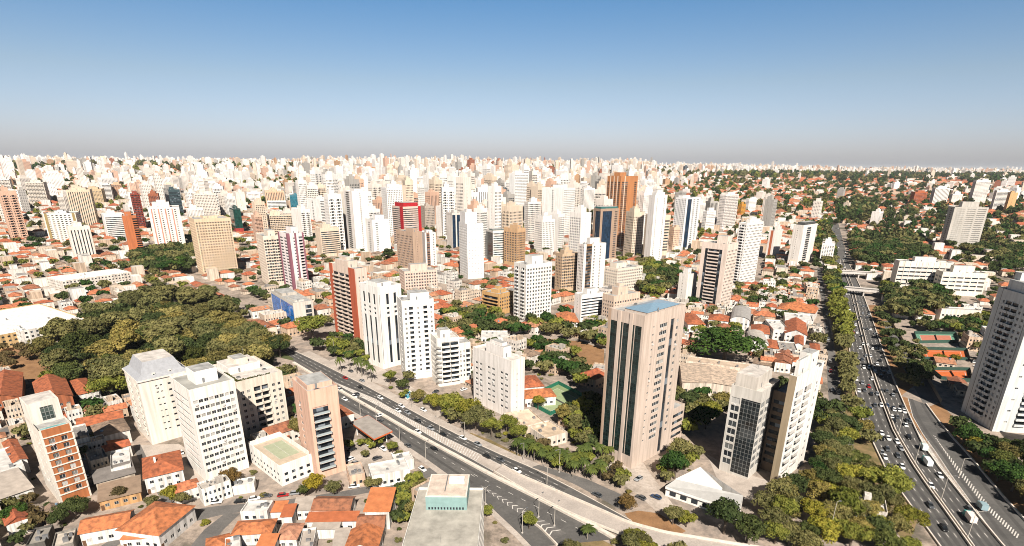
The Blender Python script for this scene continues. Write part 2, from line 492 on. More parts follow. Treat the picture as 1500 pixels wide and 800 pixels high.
# lanes of the avenue
def between(A, B, t, n=20): return [gnd((1 - t) * a.x + t * b.x, (1 - t) * a.y + t * b.y) for a, b in zip(lerp_poly(A, n), lerp_poly(B, n))]
for t in (.35, .68): dashes(fm, between(AV_OUT[:10], AV_IN[:10], t), .042)
dashes(fm, between(AV_BAR[1:6], AV_LOW[:6], .42), .038)
dashes(fm, between([(700, 690), (785, 735), (880, 784)], [(688, 700), (770, 741), (850, 784)], .5), .038)
tag(fm.build('avenue_markings'), kind='structure')
WEAR = ground_mat('tyre_darkened_asphalt', [(.3, (.055, .051, .047)), (.6, (.08, .074, .068)), (.75, (.11, .10, .092))], .12)
fm = FM()
for A, B, ts in ((AV_OUT[:10], AV_IN[:10], (.18, .51, .84)), (AV_BAR[1:6], AV_LOW[:6], (.22, .7))):
    for t in ts: ribbon(fm, between(A, B, t, 30), 1.3, .036, WEAR)
tag(fm.build('tyre_tracks'), kind='structure')
# chevron island of the lower carriageway
o_, W_ = sheet('chevron_island', [(704, 710), (740, 730), (780, 753), (830, 781)], [(704, 713), (735, 735), (768, 757), (792, 775), (812, 790)], .032, ASPHL, 16)
fm = FM()
for k in range(1, 16):
    a, b = W_[k]; c = (a + b) / 2 + (W_[k - 1][0] - W_[k][0]) * .55; up = Vector((0, 0, .01))
    for p, q in ((a, c), (c, b)):
        d = (q - p); nn = (W_[k - 1][0] - W_[k][0]).normalized() * .45
        fm.poly([x + up for x in ((p, q, q + nn, p + nn) if d.cross(nn).z > 0 else (p, p + nn, q + nn, q))], PAINT)
tag(fm.build('chevron_markings'), kind='structure')
# pavements along the avenue
sheet('pavement', [(p[0] + 13, p[1] - 4) for p in AV_OUT[1:9]], AV_OUT[1:9], .12, PAVE, 30)
sheet('pavement', AV_LOW, [(p[0] - 5, p[1] + 6) for p in AV_LOW], .12, PAVE, 24)
# slip road in front of the palms
SLIP_O = [(778, 678), (820, 690), (860, 702), (905, 722), (935, 738)]
SLIP_I = [(778, 684), (815, 697), (845, 711), (880, 730), (905, 745)]
sheet('slip_road', SLIP_O, SLIP_I, .034, ASPHL, 16)
sheet('side_street', [(905, 628), (925, 650), (950, 690), (990, 745)], [(880, 690), (905, 705), (935, 725), (960, 748)], .03, YARD, 12)
# --- the motorway
MW_L = [(1209, 290), (1215, 320), (1221, 360), (1224, 388), (1232, 420), (1240, 470), (1245, 520), (1250, 560), (1264, 618), (1278, 648), (1301, 696), (1370, 792), (1392, 822)]
MW_M = [(1212, 290), (1220, 320), (1228, 360), (1234, 388), (1247, 420), (1258, 467), (1267, 504), (1274, 532), (1283, 562), (1310, 633), (1338, 681), (1359, 712), (1420, 797), (1438, 822)]
MW_R = [(1215, 290), (1226, 320), (1236, 360), (1244, 388), (1260, 420), (1277, 467), (1293, 515), (1308, 555), (1325, 595), (1351, 651), (1375, 685), (1414, 734), (1466, 797), (1488, 822)]
def hits(P): return [hit(*p) for p in P]
def msheet(name, A, B, dz, mat, n=40):
    PA, PB = lerp_poly(A, n), lerp_poly(B, n); fm = FM(); W = []
    for a, b in zip(PA, PB):
        p, q = hit(a.x, a.y), hit(b.x, b.y); p.z += dz + (.6 if p.y > 800 else 0); q.z += dz + (.6 if q.y > 800 else 0); W.append((p, q))
    for (a, b), (c, d) in zip(W, W[1:]):
        q = (a, b, d, c)
        if (b - a).cross(d - a).z < 0: q = (a, c, d, b)
        fm.poly(q, mat); mark(q, 1)
    return tag(fm.build(name), kind='structure')
msheet('motorway', MW_L, MW_R, .03, ASPH, 60)
RAMP_L = [(1330, 583), (1337, 610), (1352, 636), (1372, 664), (1392, 694), (1452, 777), (1480, 815)]
RAMP_R = [(1356, 592), (1375, 618), (1395, 642), (1414, 662), (1469, 728), (1500, 762), (1530, 795)]
sheet('motorway_ramp', RAMP_L, RAMP_R, .03, ASPH, 24)
LOCAL_L = [(1196, 390), (1200, 420), (1206, 464), (1210, 499), (1212, 560), (1216, 610), (1222, 660)]
LOCAL_R = [(1202, 390), (1207, 420), (1213, 464), (1220, 499), (1229, 560), (1240, 615), (1258, 680)]
sheet('local_road', LOCAL_L, LOCAL_R, .028, ASPHL, 20)
SIDE_L = [(1292, 470), (1305, 500), (1318, 530), (1335, 560), (1352, 590)]
SIDE_R = [(1303, 470), (1322, 500), (1340, 530), (1358, 555), (1378, 590)]
sheet('service_road', SIDE_L, SIDE_R, .028, ASPHL, 16)
fm = FM()
for t in (.25, .5, .75):
    for A, B in ((MW_L[4:], MW_M[4:]), (MW_M[4:], MW_R[4:])):
        if A is MW_L: A = A
        dashes(fm, between(A, B, t, 30), .045, 2.6, 5.0, .24)
for P in (MW_L[3:], MW_R[3:], RAMP_L, RAMP_R): ribbon(fm, [gnd(*p) for p in P], .3, .047, PAINT)
# painted hatching beside the ramp and between its lanes
HA = lerp_poly([(1322, 590), (1351, 648), (1375, 682), (1410, 728)], 34); HB = lerp_poly([(1333, 612), (1356, 647), (1381, 684), (1418, 732)], 34)
for a, b in zip(HA, HB):
    p, q = gnd(a.x, a.y, .05), gnd(b.x, b.y, .05); d = (q - p).normalized(); nn = Vector((-d.y, d.x, 0)) * .22; fm.poly((p - nn, q - nn, q + nn, p + nn), PAINT)
HA = lerp_poly([(1367, 638), (1404, 684), (1452, 744), (1492, 782)], 40); HB = lerp_poly([(1371, 640), (1400, 688), (1448, 749), (1489, 788)], 40)
for a, b in zip(HA, HB):
    p, q = gnd(a.x, a.y, .05), gnd(b.x, b.y, .05); d = (q - p).normalized(); nn = Vector((-d.y, d.x, 0)) * .2; fm.poly((p - nn, q - nn, q + nn, p + nn), PAINT)
tag(fm.build('motorway_markings'), kind='structure')
fm = FM()
for t in (.13, .38, .63, .88):
    for A, B in ((MW_L[4:], MW_M[4:]), (MW_M[4:], MW_R[4:])): ribbon(fm, between(A, B, t, 40), 1.5, .036, WEAR)
for t in (.2, .75): ribbon(fm, between(RAMP_L, RAMP_R, t, 24), 1.5, .036, WEAR)
tag(fm.build('tyre_tracks'), kind='structure')
# earth and grass verges
patch('dry_verge', [(1318, 580), (1330, 583), (1352, 636), (1360, 650), (1351, 645), (1330, 605)], .02, DIRT)
patch('dry_verge', [(1415, 737), (1400, 716), (1452, 779), (1475, 812), (1478, 815), (1466, 795)], .02, DIRT)
patch('dry_verge', [(1360, 596), (1376, 590), (1440, 655), (1500, 715), (1520, 770), (1500, 760), (1469, 726), (1414, 660)], .02, DIRT)
patch('dry_verge', [(1272, 447), (1292, 447), (1300, 468), (1318, 505), (1326, 520), (1345, 560), (1320, 580), (1296, 515), (1283, 480)], .02, DIRT)
patch('grass_verge', [(1214, 440), (1228, 430), (1238, 470), (1244, 520), (1249, 560), (1262, 618), (1277, 650), (1300, 697), (1345, 760), (1330, 800), (1240, 690), (1231, 560), (1221, 499)], .016, DRYG, 3)
patch('dry_verge', [(925, 766), (915, 752), (935, 748), (965, 752), (1005, 778), (990, 786), (960, 779)], .02, DIRT)
patch('dry_verge', [(792, 775), (830, 781), (880, 790), (900, 800), (880, 830), (820, 800)], .02, DRYG)
patch('sports_ground', [(795, 496), (850, 500), (885, 512), (885, 545), (850, 540), (800, 512)], .02, DIRT, 4)
patch('grass_verge', [(655, 640), (690, 652), (745, 672), (765, 668), (720, 645), (690, 634)], .02, DRYG, 3)
PARK = [(64, 522), (95, 494), (160, 470), (215, 446), (300, 440), (338, 452), (346, 496), (400, 514), (452, 522), (440, 531), (402, 522), (396, 556), (330, 562), (270, 558), (190, 575), (152, 590), (118, 582), (90, 560)]
patch('park_ground', PARK, .02, LAWN, 3)
patch('dry_field', [(0, 505), (60, 500), (85, 530), (110, 555), (60, 560), (0, 548)], .02, DIRT, 3)
# streets of the lower left quarter
sheet('street', [(255, 752), (310, 742), (360, 738), (420, 732), (500, 720), (560, 708), (610, 694), (640, 680)], [(262, 770), (320, 755), (365, 748), (425, 741), (500, 729), (560, 718), (615, 705), (640, 694)], .03, ASPHL, 24)
sheet('street', [(330, 752), (300, 775), (275, 805)], [(352, 752), (325, 778), (300, 812)], .034, ASPHL, 8)
sheet('street', [(195, 655), (215, 700), (250, 752)], [(205, 650), (228, 697), (268, 752)], .026, ASPHL, 10)
sheet('street', [(0, 630), (60, 606), (120, 590), (190, 580)], [(0, 640), (60, 616), (120, 600), (192, 590)], .026, ASPHL, 10)
sheet('street', [(140, 805), (200, 765), (262, 752)], [(150, 815), (205, 775), (264, 762)], .022, ASPHL, 8)
patch('courtyard', [(205, 652), (262, 650), (330, 700), (345, 715), (300, 720), (262, 700), (225, 690)], .014, PAVE, 1)
patch('courtyard', [(500, 640), (560, 650), (600, 680), (600, 690), (520, 700), (500, 690)], .014, YARD, 1)
patch('courtyard', [(1035, 665), (1080, 690), (1132, 706), (1140, 720), (1105, 742), (1050, 700)], .014, PAVE, 1)
patch('courtyard', [(580, 552), (600, 565), (660, 600), (640, 612), (600, 588), (578, 572)], .018, YARD, 1)
# forecourt before the white striped office
patch('courtyard', [(478, 530), (520, 515), (560, 538), (574, 550), (568, 566), (530, 555)], .012, PAVE, 1)
# ------------------------------------------------------------------ tower builder
WHITE, CREAM, PINKW, GREYW = (.80, .76, .71), (.66, .58, .47), (.74, .64, .57), (.5, .49, .47)
PANE_ME = {}
def pane_mesh():
    if 'p' not in PANE_ME:
        fm = FM(); fr = plain('window_frame', (.45, .44, .42), .5, .1)
        fm.quad((-.5, 0, -.5), (.5, 0, -.5), (.5, 0, .5), (-.5, 0, .5), pane_mat())
        for x0, x1, z0, z1 in ((-.5, -.44, -.5, .5), (.44, .5, -.5, .5), (-.03, .03, -.5, .5), (-.44, .44, .44, .5), (-.44, .44, -.5, -.44)):
            fm.box(x0, x1, -.06, -.005, z0, z1, fr)
        PANE_ME['p'] = fm.mesh('window')
    return PANE_ME['p']
def balc_mesh(w, d, wallm, style):
    key = ('b', round(w, 1), round(d, 1), id(wallm), style)
    if key not in PANE_ME:
        fm = FM()
        fm.box(-w / 2, w / 2, -d, .02, -.12, .1, wallm, bottom=True)
        if style == 'solid':
            fm.box(-w / 2, w / 2, -d, -d + .14, .1, 1.1, wallm)
            fm.box(-w / 2, -w / 2 + .12, -d + .14, .02, .1, 1.1, wallm); fm.box(w / 2 - .12, w / 2, -d + .14, .02, .1, 1.1, wallm)
        else:
            rail = plain('railing', (.2, .2, .2), .5, .1); gl = plain('balustrade_glass', (.35, .4, .4), .15, .1)
            fm.box(-w / 2, w / 2, -d, -d + .05, .1, .95, gl); fm.box(-w / 2, w / 2, -d - .01, -d + .07, .95, 1.05, rail)
        PANE_ME[key] = fm.mesh('balcony')
    return PANE_ME[key]
def rep(p, n, pre=(), post=()): return list(pre) + list(p) * max(1, int(n)) + list(post)
def st_grid(w, win=1.55, gap=1.25, **o): return rep([('w', gap), ('o', win, dict(dict(lo=.28, hi=.8), **o))], round(w / (win + gap)), (), [('w', gap)])
def st_ribbon(w, **o):
    oo = dict(lo=.3, hi=.8); oo.update(o)
    return [('w', .7), ('o', w - 1.4, oo), ('w', .7)]
def st_strips(w, g=1.3, p=2.2, **o): return rep([('w', p), ('g', g, o)], round(w / (g + p)), (), [('w', p)])
def st_balc(w, **o): return rep([('w', 1.1), ('o', 1.1), ('w', .8), ('b', 3.2, o), ('w', .8), ('o', 1.1), ('w', 1.1)], max(1, round(w / 9.2)))
def st_fins(w, **o): return rep([('w', .5), ('o', 1.9, dict(lo=.3, hi=.86)), ('w', .5), ('b', 2.2, dict(proud=.5))], max(1, round(w / 5.1)), (), [('w', 1.2)])
def st_blank(w, **o): return [('w', w * .45), ('o', .7, dict(lo=.45, hi=.75)), ('w', w * .55)]
def st_cols(w, **o): return rep([('p', 1.0), ('o', 2.4, dict(lo=.3, hi=.8)), ], max(1, round(w / 3.4)), (), [('p', 1.0)])
def st_curt(w, **o): return [('w', .4), ('c', w - .8), ('w', .4)]
STY = dict(grid=st_grid, ribbon=st_ribbon, strips=st_strips, balc=st_balc, fins=st_fins, blank=st_blank, cols=st_cols, curt=st_curt)
class Ctx: pass
def facade(fm, p0, d, w, h, pat, X):
    """p0 start, d unit direction (outside is on the right hand), w width; local metres with z up from 0"""
    if isinstance(pat, str): pat = STY[pat](w)
    n = Vector((d.y, -d.x, 0)); tot = sum(t[1] for t in pat); u = 0.0
    fh, g, top = X.fh, X.g, X.top
    nf = max(1, int((h - g - top) / fh + .01)); topv = g + nf * fh
    def P(a, v, o=0.0): return p0 + d * a + n * o + Vector((0, 0, v))
    def Q(a0, a1, v0, v1, m, o=0.0):
        if v1 - v0 > 1e-4 and a1 - a0 > 1e-4:
            fm.quad(P(a0, v0, o), P(a1, v0, o), P(a1, v1, o), P(a0, v1, o), m, ((a0, v0), (a1, v0), (a1, v1), (a0, v1)))
    def reveals(a0, a1, v0, v1, dp, m):
        fm.quad(P(a0, v0), P(a0, v0, -dp), P(a0, v1, -dp), P(a0, v1), m); fm.quad(P(a1, v0, -dp), P(a1, v0), P(a1, v1), P(a1, v1, -dp), m)
        fm.quad(P(a0, v1, -dp), P(a1, v1, -dp), P(a1, v1), P(a0, v1), m); fm.quad(P(a0, v0), P(a1, v0), P(a1, v0, -dp), P(a0, v0, -dp), m)
    for t in pat:
        k, ww = t[0], t[1] * w / tot; o = t[2] if len(t) > 2 else {}
        a0, a1 = u, u + ww; u = a1
        m = X.mats[o.get('m', 'a')]; gl = X.mats.get(o.get('g', 'g'), X.mats['g'])
        if k == 'w': Q(a0, a1, 0, h, m)
        elif k == 'p':
            pr = o.get('proud', .45)
            Q(a0, a1, 0, h, m, pr)
            fm.quad(P(a0, 0), P(a0, 0, pr), P(a0, h, pr), P(a0, h), m); fm.quad(P(a1, 0, pr), P(a1, 0), P(a1, h), P(a1, h, pr), m)
            fm.quad(P(a0, h, pr), P(a1, h, pr), P(a1, h), P(a0, h), m)
        elif k == 'o':
            lo, hi = o.get('lo', .34), o.get('hi', .80); dp = o.get('dp', .22); Q(a0, a1, 0, g + lo * fh, m)
            skip = o.get('skip', ())
            for f in range(nf):
                v0, v1 = g + (f + lo) * fh, g + (f + hi) * fh
                nx = g + (f + 1 + lo) * fh if f < nf - 1 else h
                if f in skip: Q(a0, a1, v0, nx, m); continue
                reveals(a0, a1, v0, v1, dp, m)
                Q(a0, a1, v1, nx, m)
                if X.det and ww > .5:
                    ns = max(1, round(ww / 2.4)); s = ww / ns
                    for q in range(ns): X.panes.append((P(a0 + (q + .5) * s, (v0 + v1) / 2, -dp), d, s, v1 - v0))
                else: Q(a0, a1, v0, v1, gl, -dp)
        elif k in 'gG':
            dp = o.get('dp', .35); segs = [(g * o.get('g0', .6), topv)]
            if k == 'G':
                segs = [(g * .6, g + nf * fh * .66), (g + nf * fh * .70, g + nf * fh * .735), (g + nf * fh * .77, g + nf * fh * .805), (g + nf * fh * .845, topv)]
            v = 0
            for v0, v1 in segs:
                Q(a0, a1, v, v0, m); reveals(a0, a1, v0, v1, dp, m); v = v1
                if X.det: X.strips.append((P((a0 + a1) / 2, v0, -dp), d, ww, v1 - v0, gl))
                else: Q(a0, a1, v0, v1, gl, -dp)
            Q(a0, a1, v, h, m)
        elif k == 'c':
            v0 = g * o.get('g0', .3); Q(a0, a1, 0, v0, m); reveals(a0, a1, v0, topv, .08, m); Q(a0, a1, topv, h, m)
            if X.det: X.strips.append((P((a0 + a1) / 2, v0, -.08), d, ww, topv - v0, X.mats['c']))
            else: Q(a0, a1, v0, topv, X.mats['c'], -.08)
        elif k == 'b':
            dp, pr = o.get('dp', .9), o.get('proud', .9); pm = X.mats[o.get('pm', 'a')]
            Q(a0, a1, 0, g, m); Q(a0, a1, topv, h, m); reveals(a0, a1, g, topv, dp, m)
            bl = o.get('back', .82)
            for f in range(nf):
                v0 = g + f * fh
                Q(a0, a1, v0 + bl * fh, v0 + fh, m, -dp); Q(a0, a1, v0, v0 + bl * fh, gl, -dp)
                if X.det: X.balcs.append((P((a0 + a1) / 2, v0), d, ww * o.get('wide', 1.0), pr, pm, o.get('rail', 'solid')))
                else:
                    fm.quad(P(a0, v0 - .1, pr), P(a1, v0 - .1, pr), P(a1, v0 + 1, pr), P(a0, v0 + 1, pr), pm)
                    fm.quad(P(a0, v0 + 1, pr), P(a1, v0 + 1, pr), P(a1, v0 + 1, pr - .2), P(a0, v0 + 1, pr - .2), pm)
                    fm.quad(P(a0, v0 + .05, pr - .2), P(a1, v0 + .05, pr - .2), P(a1, v0 + .05, -dp), P(a0, v0 + .05, -dp), pm)
                    fm.quad(P(a1, v0 - .1, -dp), P(a0, v0 - .1, -dp), P(a0, v0 - .1, pr), P(a1, v0 - .1, pr), pm)
                    if pr > .05:
                        fm.quad(P(a0, v0 - .1, 0), P(a0, v0 - .1, pr), P(a0, v0 + 1, pr), P(a0, v0 + 1, 0), pm); fm.quad(P(a1, v0 - .1, pr), P(a1, v0 - .1, 0), P(a1, v0 + 1, 0), P(a1, v0 + 1, pr), pm)
    if X.bands:
        bm, bh, bp = X.bands; bmm = X.mats[bm]
        for f in range(nf + 1):
            v0 = g + f * fh - bh * .5
            fm.quad(P(0, v0, bp), P(w, v0, bp), P(w, v0 + bh, bp), P(0, v0 + bh, bp), bmm)
            fm.quad(P(0, v0 + bh, bp), P(w, v0 + bh, bp), P(w, v0 + bh, 0), P(0, v0 + bh, 0), bmm)
            fm.quad(P(0, v0, 0), P(w, v0, 0), P(w, v0, bp), P(0, v0, bp), bmm)
            fm.quad(P(0, v0, 0), P(0, v0, bp), P(0, v0 + bh, bp), P(0, v0 + bh, 0), bmm); fm.quad(P(w, v0, bp), P(w, v0, 0), P(w, v0 + bh, 0), P(w, v0 + bh, bp), bmm)
def roof_top(fm, C, h, m_wall, m_deck, par=.9):
    """deck inside a parapet"""
    c = sum(C, Vector()) / len(C); n = len(C)
    I = [p + (c - p).normalized() * .35 for p in C]; z0, z1 = Vector((0, 0, h - par)), Vector((0, 0, h))
    for k in range(n):
        a, b, ia, ib = C[k], C[(k + 1) % n], I[k], I[(k + 1) % n]
        fm.quad(a + z1, b + z1, ib + z1, ia + z1, m_wall); fm.quad(ib + z0, ia + z0, ia + z1, ib + z1, m_wall)
    fm.poly([p + z0 for p in I], m_deck)
def unit_box(m=None):
    key = ('ub', id(m))
    if key not in PANE_ME:
        fm = FM(); fm.box(-.5, .5, -.5, .5, 0, 1, m or METAL); fm.box(-.3, .3, -.3, .3, .99, 1.06, plain('fan_grille', (.06, .06, .06), .6)); PANE_ME[key] = fm.mesh('air_handler')
    return PANE_ME[key]
def ac_mesh():
    if 'ac' not in PANE_ME:
        fm = FM(); fm.box(-.42, .42, -.42, 0, -.3, .3, plain('ac_case', (.55, .53, .5), .6, .1), bottom=True); PANE_ME['ac'] = fm.mesh('air_conditioner')
    return PANE_ME['ac']
def rooftop_kit(root, O, dR, dL, a, b, h, X, seed, pent=None, color=None, deck_z=None):
    """penthouse, water tanks, aerials and small plant on a roof a x b metres (a along dL, b along dR) starting at O"""
    q = random.Random(seed); dz = h - .9 if deck_z is None else deck_z; rot = math.atan2(dR.y, dR.x)
    if pent is None:
        pw, pd = q.uniform(.35, .6), q.uniform(.35, .6)
        pent = [(q.uniform(.1, .9 - pw), q.uniform(.1, .9 - pd), pw, pd, q.uniform(3, 6.5))]
        if q.random() < .5: pent.append((pent[0][0] + pw * .2, pent[0][1] + pd * .2, pw * .5, pd * .5, pent[0][4] + q.uniform(1.5, 3)))
    for (fx, fy, pw, pd, ph, *rest) in pent:
        fm = FM(); m = rest[0] if rest else X.mats['a']
        fm.box(0, pw * b, 0, pd * a, 0, ph, m)
        fm.box(.25, pw * b - .25, .25, pd * a - .25, ph, ph + .05, ROOFG if len(rest) < 2 else rest[1])
        fm.box(pw * b * .3, pw * b * .3 + .9, -.03, .01, .2, 2.2, plain('steel_door', (.2, .2, .2), .5))
        p = O + dR * (fx * b) + dL * (fy * a)
        fm.build('penthouse', root, (p.x, p.y, dz), rot, color)
    k = q.randint(3, 6)
    for _ in range(k):
        fx, fy = q.uniform(.06, .88), q.uniform(.06, .88)
        if any(px - .08 < fx < px + pw_ + .02 and py - .08 < fy < py + pd_ + .02 for (px, py, pw_, pd_, *_r) in pent): continue
        s = q.uniform(.8, 1.6); p = O + dR * (fx * b) + dL * (fy * a); o_ = mobj('air_handler', unit_box(), root, (p.x, p.y, dz), rot); o_.scale = (s * 1.3, s, q.uniform(.6, 1.3))
    if q.random() < .8:
        fm = FM(); fx, fy, pw_, pd_, ph = pent[0][:5]; p = O + dR * ((fx + pw_ * .7) * b) + dL * ((fy + pd_ * .5) * a)
        hh = q.uniform(3, 7); fm.tube((0, 0, 0), (0, 0, hh), .09, .04, METAL, 5)
        for z in (.6, .8): fm.box(-.5, .5, -.03, .03, hh * z, hh * z + .05, METAL)
        fm.build('aerial', root, (p.x, p.y, dz + ph))
def det_parts(root, X, cap=100, grp=None):
    """panes, balconies and glass strips as parts; past the hundred that show largest the rest is one part"""
    def key(p):
        w = root.location + p[0]; v = Vector((0, 0, CAM_H)) - w; n = Vector((p[1].y, -p[1].x, 0))
        return -(p[2] * p[3]) * max(0, n.dot(v.normalized())) / v.length_squared
    X.panes.sort(key=key)
    for i, (p, d, w, h) in enumerate(X.panes[:cap]):
        o = mobj('window', pane_mesh(), root, p, math.atan2(d.y, d.x)); o.scale = (w, 1, h)
        if (i * 7919) % 100 < 9 and w > .6: n = Vector((d.y, -d.x, 0)); mobj('air_conditioner', ac_mesh(), root, p + n * .23 - Vector((0, 0, h * .5 + .42)), math.atan2(d.y, d.x))
    if len(X.panes) > cap:
        fm = FM(); fr = plain('window_frame', (.45, .44, .42), .5, .1)
        for (p, d, w, h) in X.panes[cap:]:
            n = Vector((d.y, -d.x, 0)); a, b = p - d * w / 2, p + d * w / 2; z = Vector((0, 0, h / 2))
            fm.quad(a - z, b - z, b + z, a + z, X.mats['g'], ((p.x * 3, p.z), (p.x * 3 + w, p.z), (p.x * 3 + w, p.z + h), (p.x * 3, p.z + h)))
            fm.quad(p - d * .04 - z + n * .04, p + d * .04 - z + n * .04, p + d * .04 + z + n * .04, p - d * .04 + z + n * .04, fr)
        tag(fm.build('windows', root), kind='stuff')
    for i, (p, d, w, pr, pm, st) in enumerate(X.balcs[:100]): mobj('balcony', balc_mesh(w, pr, pm, st), root, p, math.atan2(d.y, d.x))
    for (p, d, w, h, m) in X.strips:
        fm = FM(); fm.quad((-w / 2, 0, 0), (w / 2, 0, 0), (w / 2, 0, h), (-w / 2, 0, h), m, ((0, 0), (w, 0), (w, h), (0, h)))
        fm.build('glass_strip', root, p, math.atan2(d.y, d.x))
def ctx(wallc, fh=2.9, g=3.6, top=1.6, det=False, bands=None, **mats):
    X = Ctx(); X.fh, X.g, X.top, X.det, X.bands = fh, g, top, det, bands
    X.mats = {'a': wall(wallc) if wallc is not None else wall(None), 'g': GLASS, 'c': curtain('curtain_wall', (.02, .03, .035), (.25, .25, .24))}
    X.mats['b'] = X.mats['a']
    for k, v in mats.items(): X.mats[k] = wall(v) if isinstance(v, tuple) else v
    X.panes, X.balcs, X.strips = [], [], []
    return X
def block(root, O, dR, dL, a, b, h, X, right, left, back='grid', roof=True, deck=None, name='wall', color=None):
    """one cuboid storey block: O near corner (local), a along dL, b along dR"""
    fm = FM(); C = [O, O + dR * b, O + dR * b + dL * a, O + dL * a]
    dt, X.det = X.det, X.det
    facade(fm, C[0], dR, b, h, right, X)
    facade(fm, C[3], -dL, a, h, left, X)
    X.det = False
    facade(fm, C[1], dL, a, h, back, X); facade(fm, C[2], -dR, b, h, back, X)
    X.det = dt
    if roof: roof_top(fm, C, h, X.mats['a'], deck or ROOFG)
    return fm.build(name, root, color=color)
TOWERS = []
def solve(Lx, Nx, Rx, Ny, By, th):
    lo, hi = 2.0, 260.0; zg = 0.0
    for _ in range(3):
        lo, hi = zg + 1, zg + 260.0
        for _ in range(50):
            z = (lo + hi) / 2; 
            if z > CAM_H - .5 and ray(Nx, Ny)[2] < 0: hi = z; continue
            p = gnd(Nx, Ny, z)
            if proj((p.x, p.y, zg))[1] < By: lo = z
            else: hi = z
            if math.hypot(p.x, p.y) < 1: hi = z
        p = gnd(Nx, Ny, z); zg = terrain(p.x, p.y)
    h = z - zg; N = Vector((p.x, p.y, zg)); c, s = math.cos(R(th)), math.sin(R(th))
    dR, dL = Vector((c, s, 0)), Vector((-s, c, 0))
    def ext(d, tx, cap=60):
        a, b = 0.0, cap; sg = 1 if tx > Nx else -1
        for _ in range(40):
            m_ = (a + b) / 2; q = proj((N.x + d.x * m_, N.y + d.y * m_, z))[0]
            if (q - tx) * sg > 0: b = m_
            else: a = m_
        return a
    return N, h, dR, dL, ext(dL, Lx), ext(dR, Rx)
def tower(name, label, Lx, Nx, Rx, Ny, By, col=WHITE, right='grid', left='grid', th=45, cat='apartment tower', pent=None, deck=None, amin=9, bmin=9, amax=34, bmax=40, group=None, extra=None, back='grid', kit=True, fixed=None, **kw):
    N, h, dR, dL, a, b = fixed or solve(Lx, Nx, Rx, Ny, By, th)
    a, b = min(max(a, amin), amax), min(max(b, bmin), bmax)
    X = ctx(col, **kw); ctr = N + dR * b / 2 + dL * a / 2
    root = empty(name, (ctr.x, ctr.y, N.z), 0, label, cat, group)
    O = Vector((N.x - ctr.x, N.y - ctr.y, 0))
    block(root, O, dR, dL, a, b, h, X, right, left, back, deck=deck)
    if kit: rooftop_kit(root, O, dR, dL, a, b, h, X, hash((Lx, Ny)) % 9999, pent)
    if extra: extra(root, O, dR, dL, a, b, h, X)
    if X.det: det_parts(root, X)
    mark([N, N + dR * b, N + dR * b + dL * a, N + dL * a], 2, 3)
    q = [proj(N + dR * i + dL * j + Vector((0, 0, k))) for i in (0, b) for j in (0, a) for k in (0, h)]
    TOWERS.append((min(t[0] for t in q), min(t[1] for t in q), max(t[0] for t in q), max(t[1] for t in q), math.hypot(N.x, N.y)))
    return root, N, h, dR, dL, a, b
def floorbands(root, O, dR, dL, a, b, h, X):
    fm = FM(); m = wall(S('#e6ddd0')); rot = math.atan2(dR.y, dR.x); nf = int((h - X.g - X.top) / X.fh + .01)
    for f in range(nf + 1): fm.box(.3, b - .25, -.28, -.01, X.g + f * X.fh - .18, X.g + f * X.fh + .18, m, bottom=True)
    fm.build('floor_ledge', root, (O.x, O.y, 0), rot)
# ------------------------------------------------------------------ towers near enough to show their windows
def W(*a): return a
PINK6 = S('#c8b5a6'); TANF = S('#b59a84'); ORNG = S('#a9673d'); BRICKO = S('#b4583a'); PINK4 = S('#dbb29b')
def skylight(root, O, dR, dL, a, b, h, X):
    fm = FM(); rot = math.atan2(dR.y, dR.x); g = plain('blue_skylight', (.20, .30, .38), .25, .1); fr = X.mats['a']
    w, d = b * .8, a * .62
    fm.box(0, w, 0, d, 0, 1.2, fr)
    c = (w / 2, d / 2, 2.6)
    for p, q in (((-.2, -.2), (w + .2, -.2)), ((w + .2, -.2), (w + .2, d + .2)), ((w + .2, d + .2), (-.2, d + .2)), ((-.2, d + .2), (-.2, -.2))):
        fm.poly([(p[0], p[1], 1.25), (q[0], q[1], 1.25), c], g)
    p = O + dR * b * .12 + dL * a * .08
    fm.build('skylight', root, (p.x, p.y, h - .9), rot)
def podium(dx, dy, w, d, ph, col, sty='ribbon', name='podium'):
    def f(root, O, dR, dL, a, b, h, X):
        Y = ctx(col, fh=3.4, g=1.0, top=.8, det=False)
        o = O + dR * dx + dL * dy
        block(root, o, dR, dL, d, w, ph, Y, sty, 'ribbon', name=name)
    return f
# central dark glass and stone tower
tower('office_tower', 'tall pink stone tower with full height dark green glass strips and a blue skylight roof', 892, 945, 1005, 463, 687, PINK6, cat='tower', det=True, fh=3.1, g=9, top=3,
      g2=curtain('green_strip_glazing', (.010, .021, .020), (.04, .055, .052), 1.3, 1.55, .07), bmax=40, amax=40, th=43, pent=[(.1, .08, .85, .6, .3)],
      left=[W('w', 1.3, dict(m='b')), W('g', 3.2, dict(g='g2', dp=.1)), W('p', 1.5, dict(proud=.3)), W('g', .8, dict(g='g2', dp=.1)), W('w', .25), W('g', 2.8, dict(g='g2', dp=.1)), W('p', 1.5, dict(proud=.3)), W('g', .8, dict(g='g2', dp=.1)), W('w', .25), W('g', 2.8, dict(g='g2', dp=.1)), W('w', 1.0)],
      right=[W('w', 2.6), W('o', .5, dict(lo=.5, hi=.75)), W('w', 1.6), W('o', 2.2, dict(lo=.22, hi=.75)), W('w', 1.1), W('g', 1.1, dict(g0=.1)), W('w', .7), W('o', .7, dict(lo=.3, hi=.75)), W('w', 1.8)],
      b=TANF, extra=lambda *k: (skylight(*k), podium(k[5] + .02, 2.0, 13, 14, 17, PINK6)(*k)))
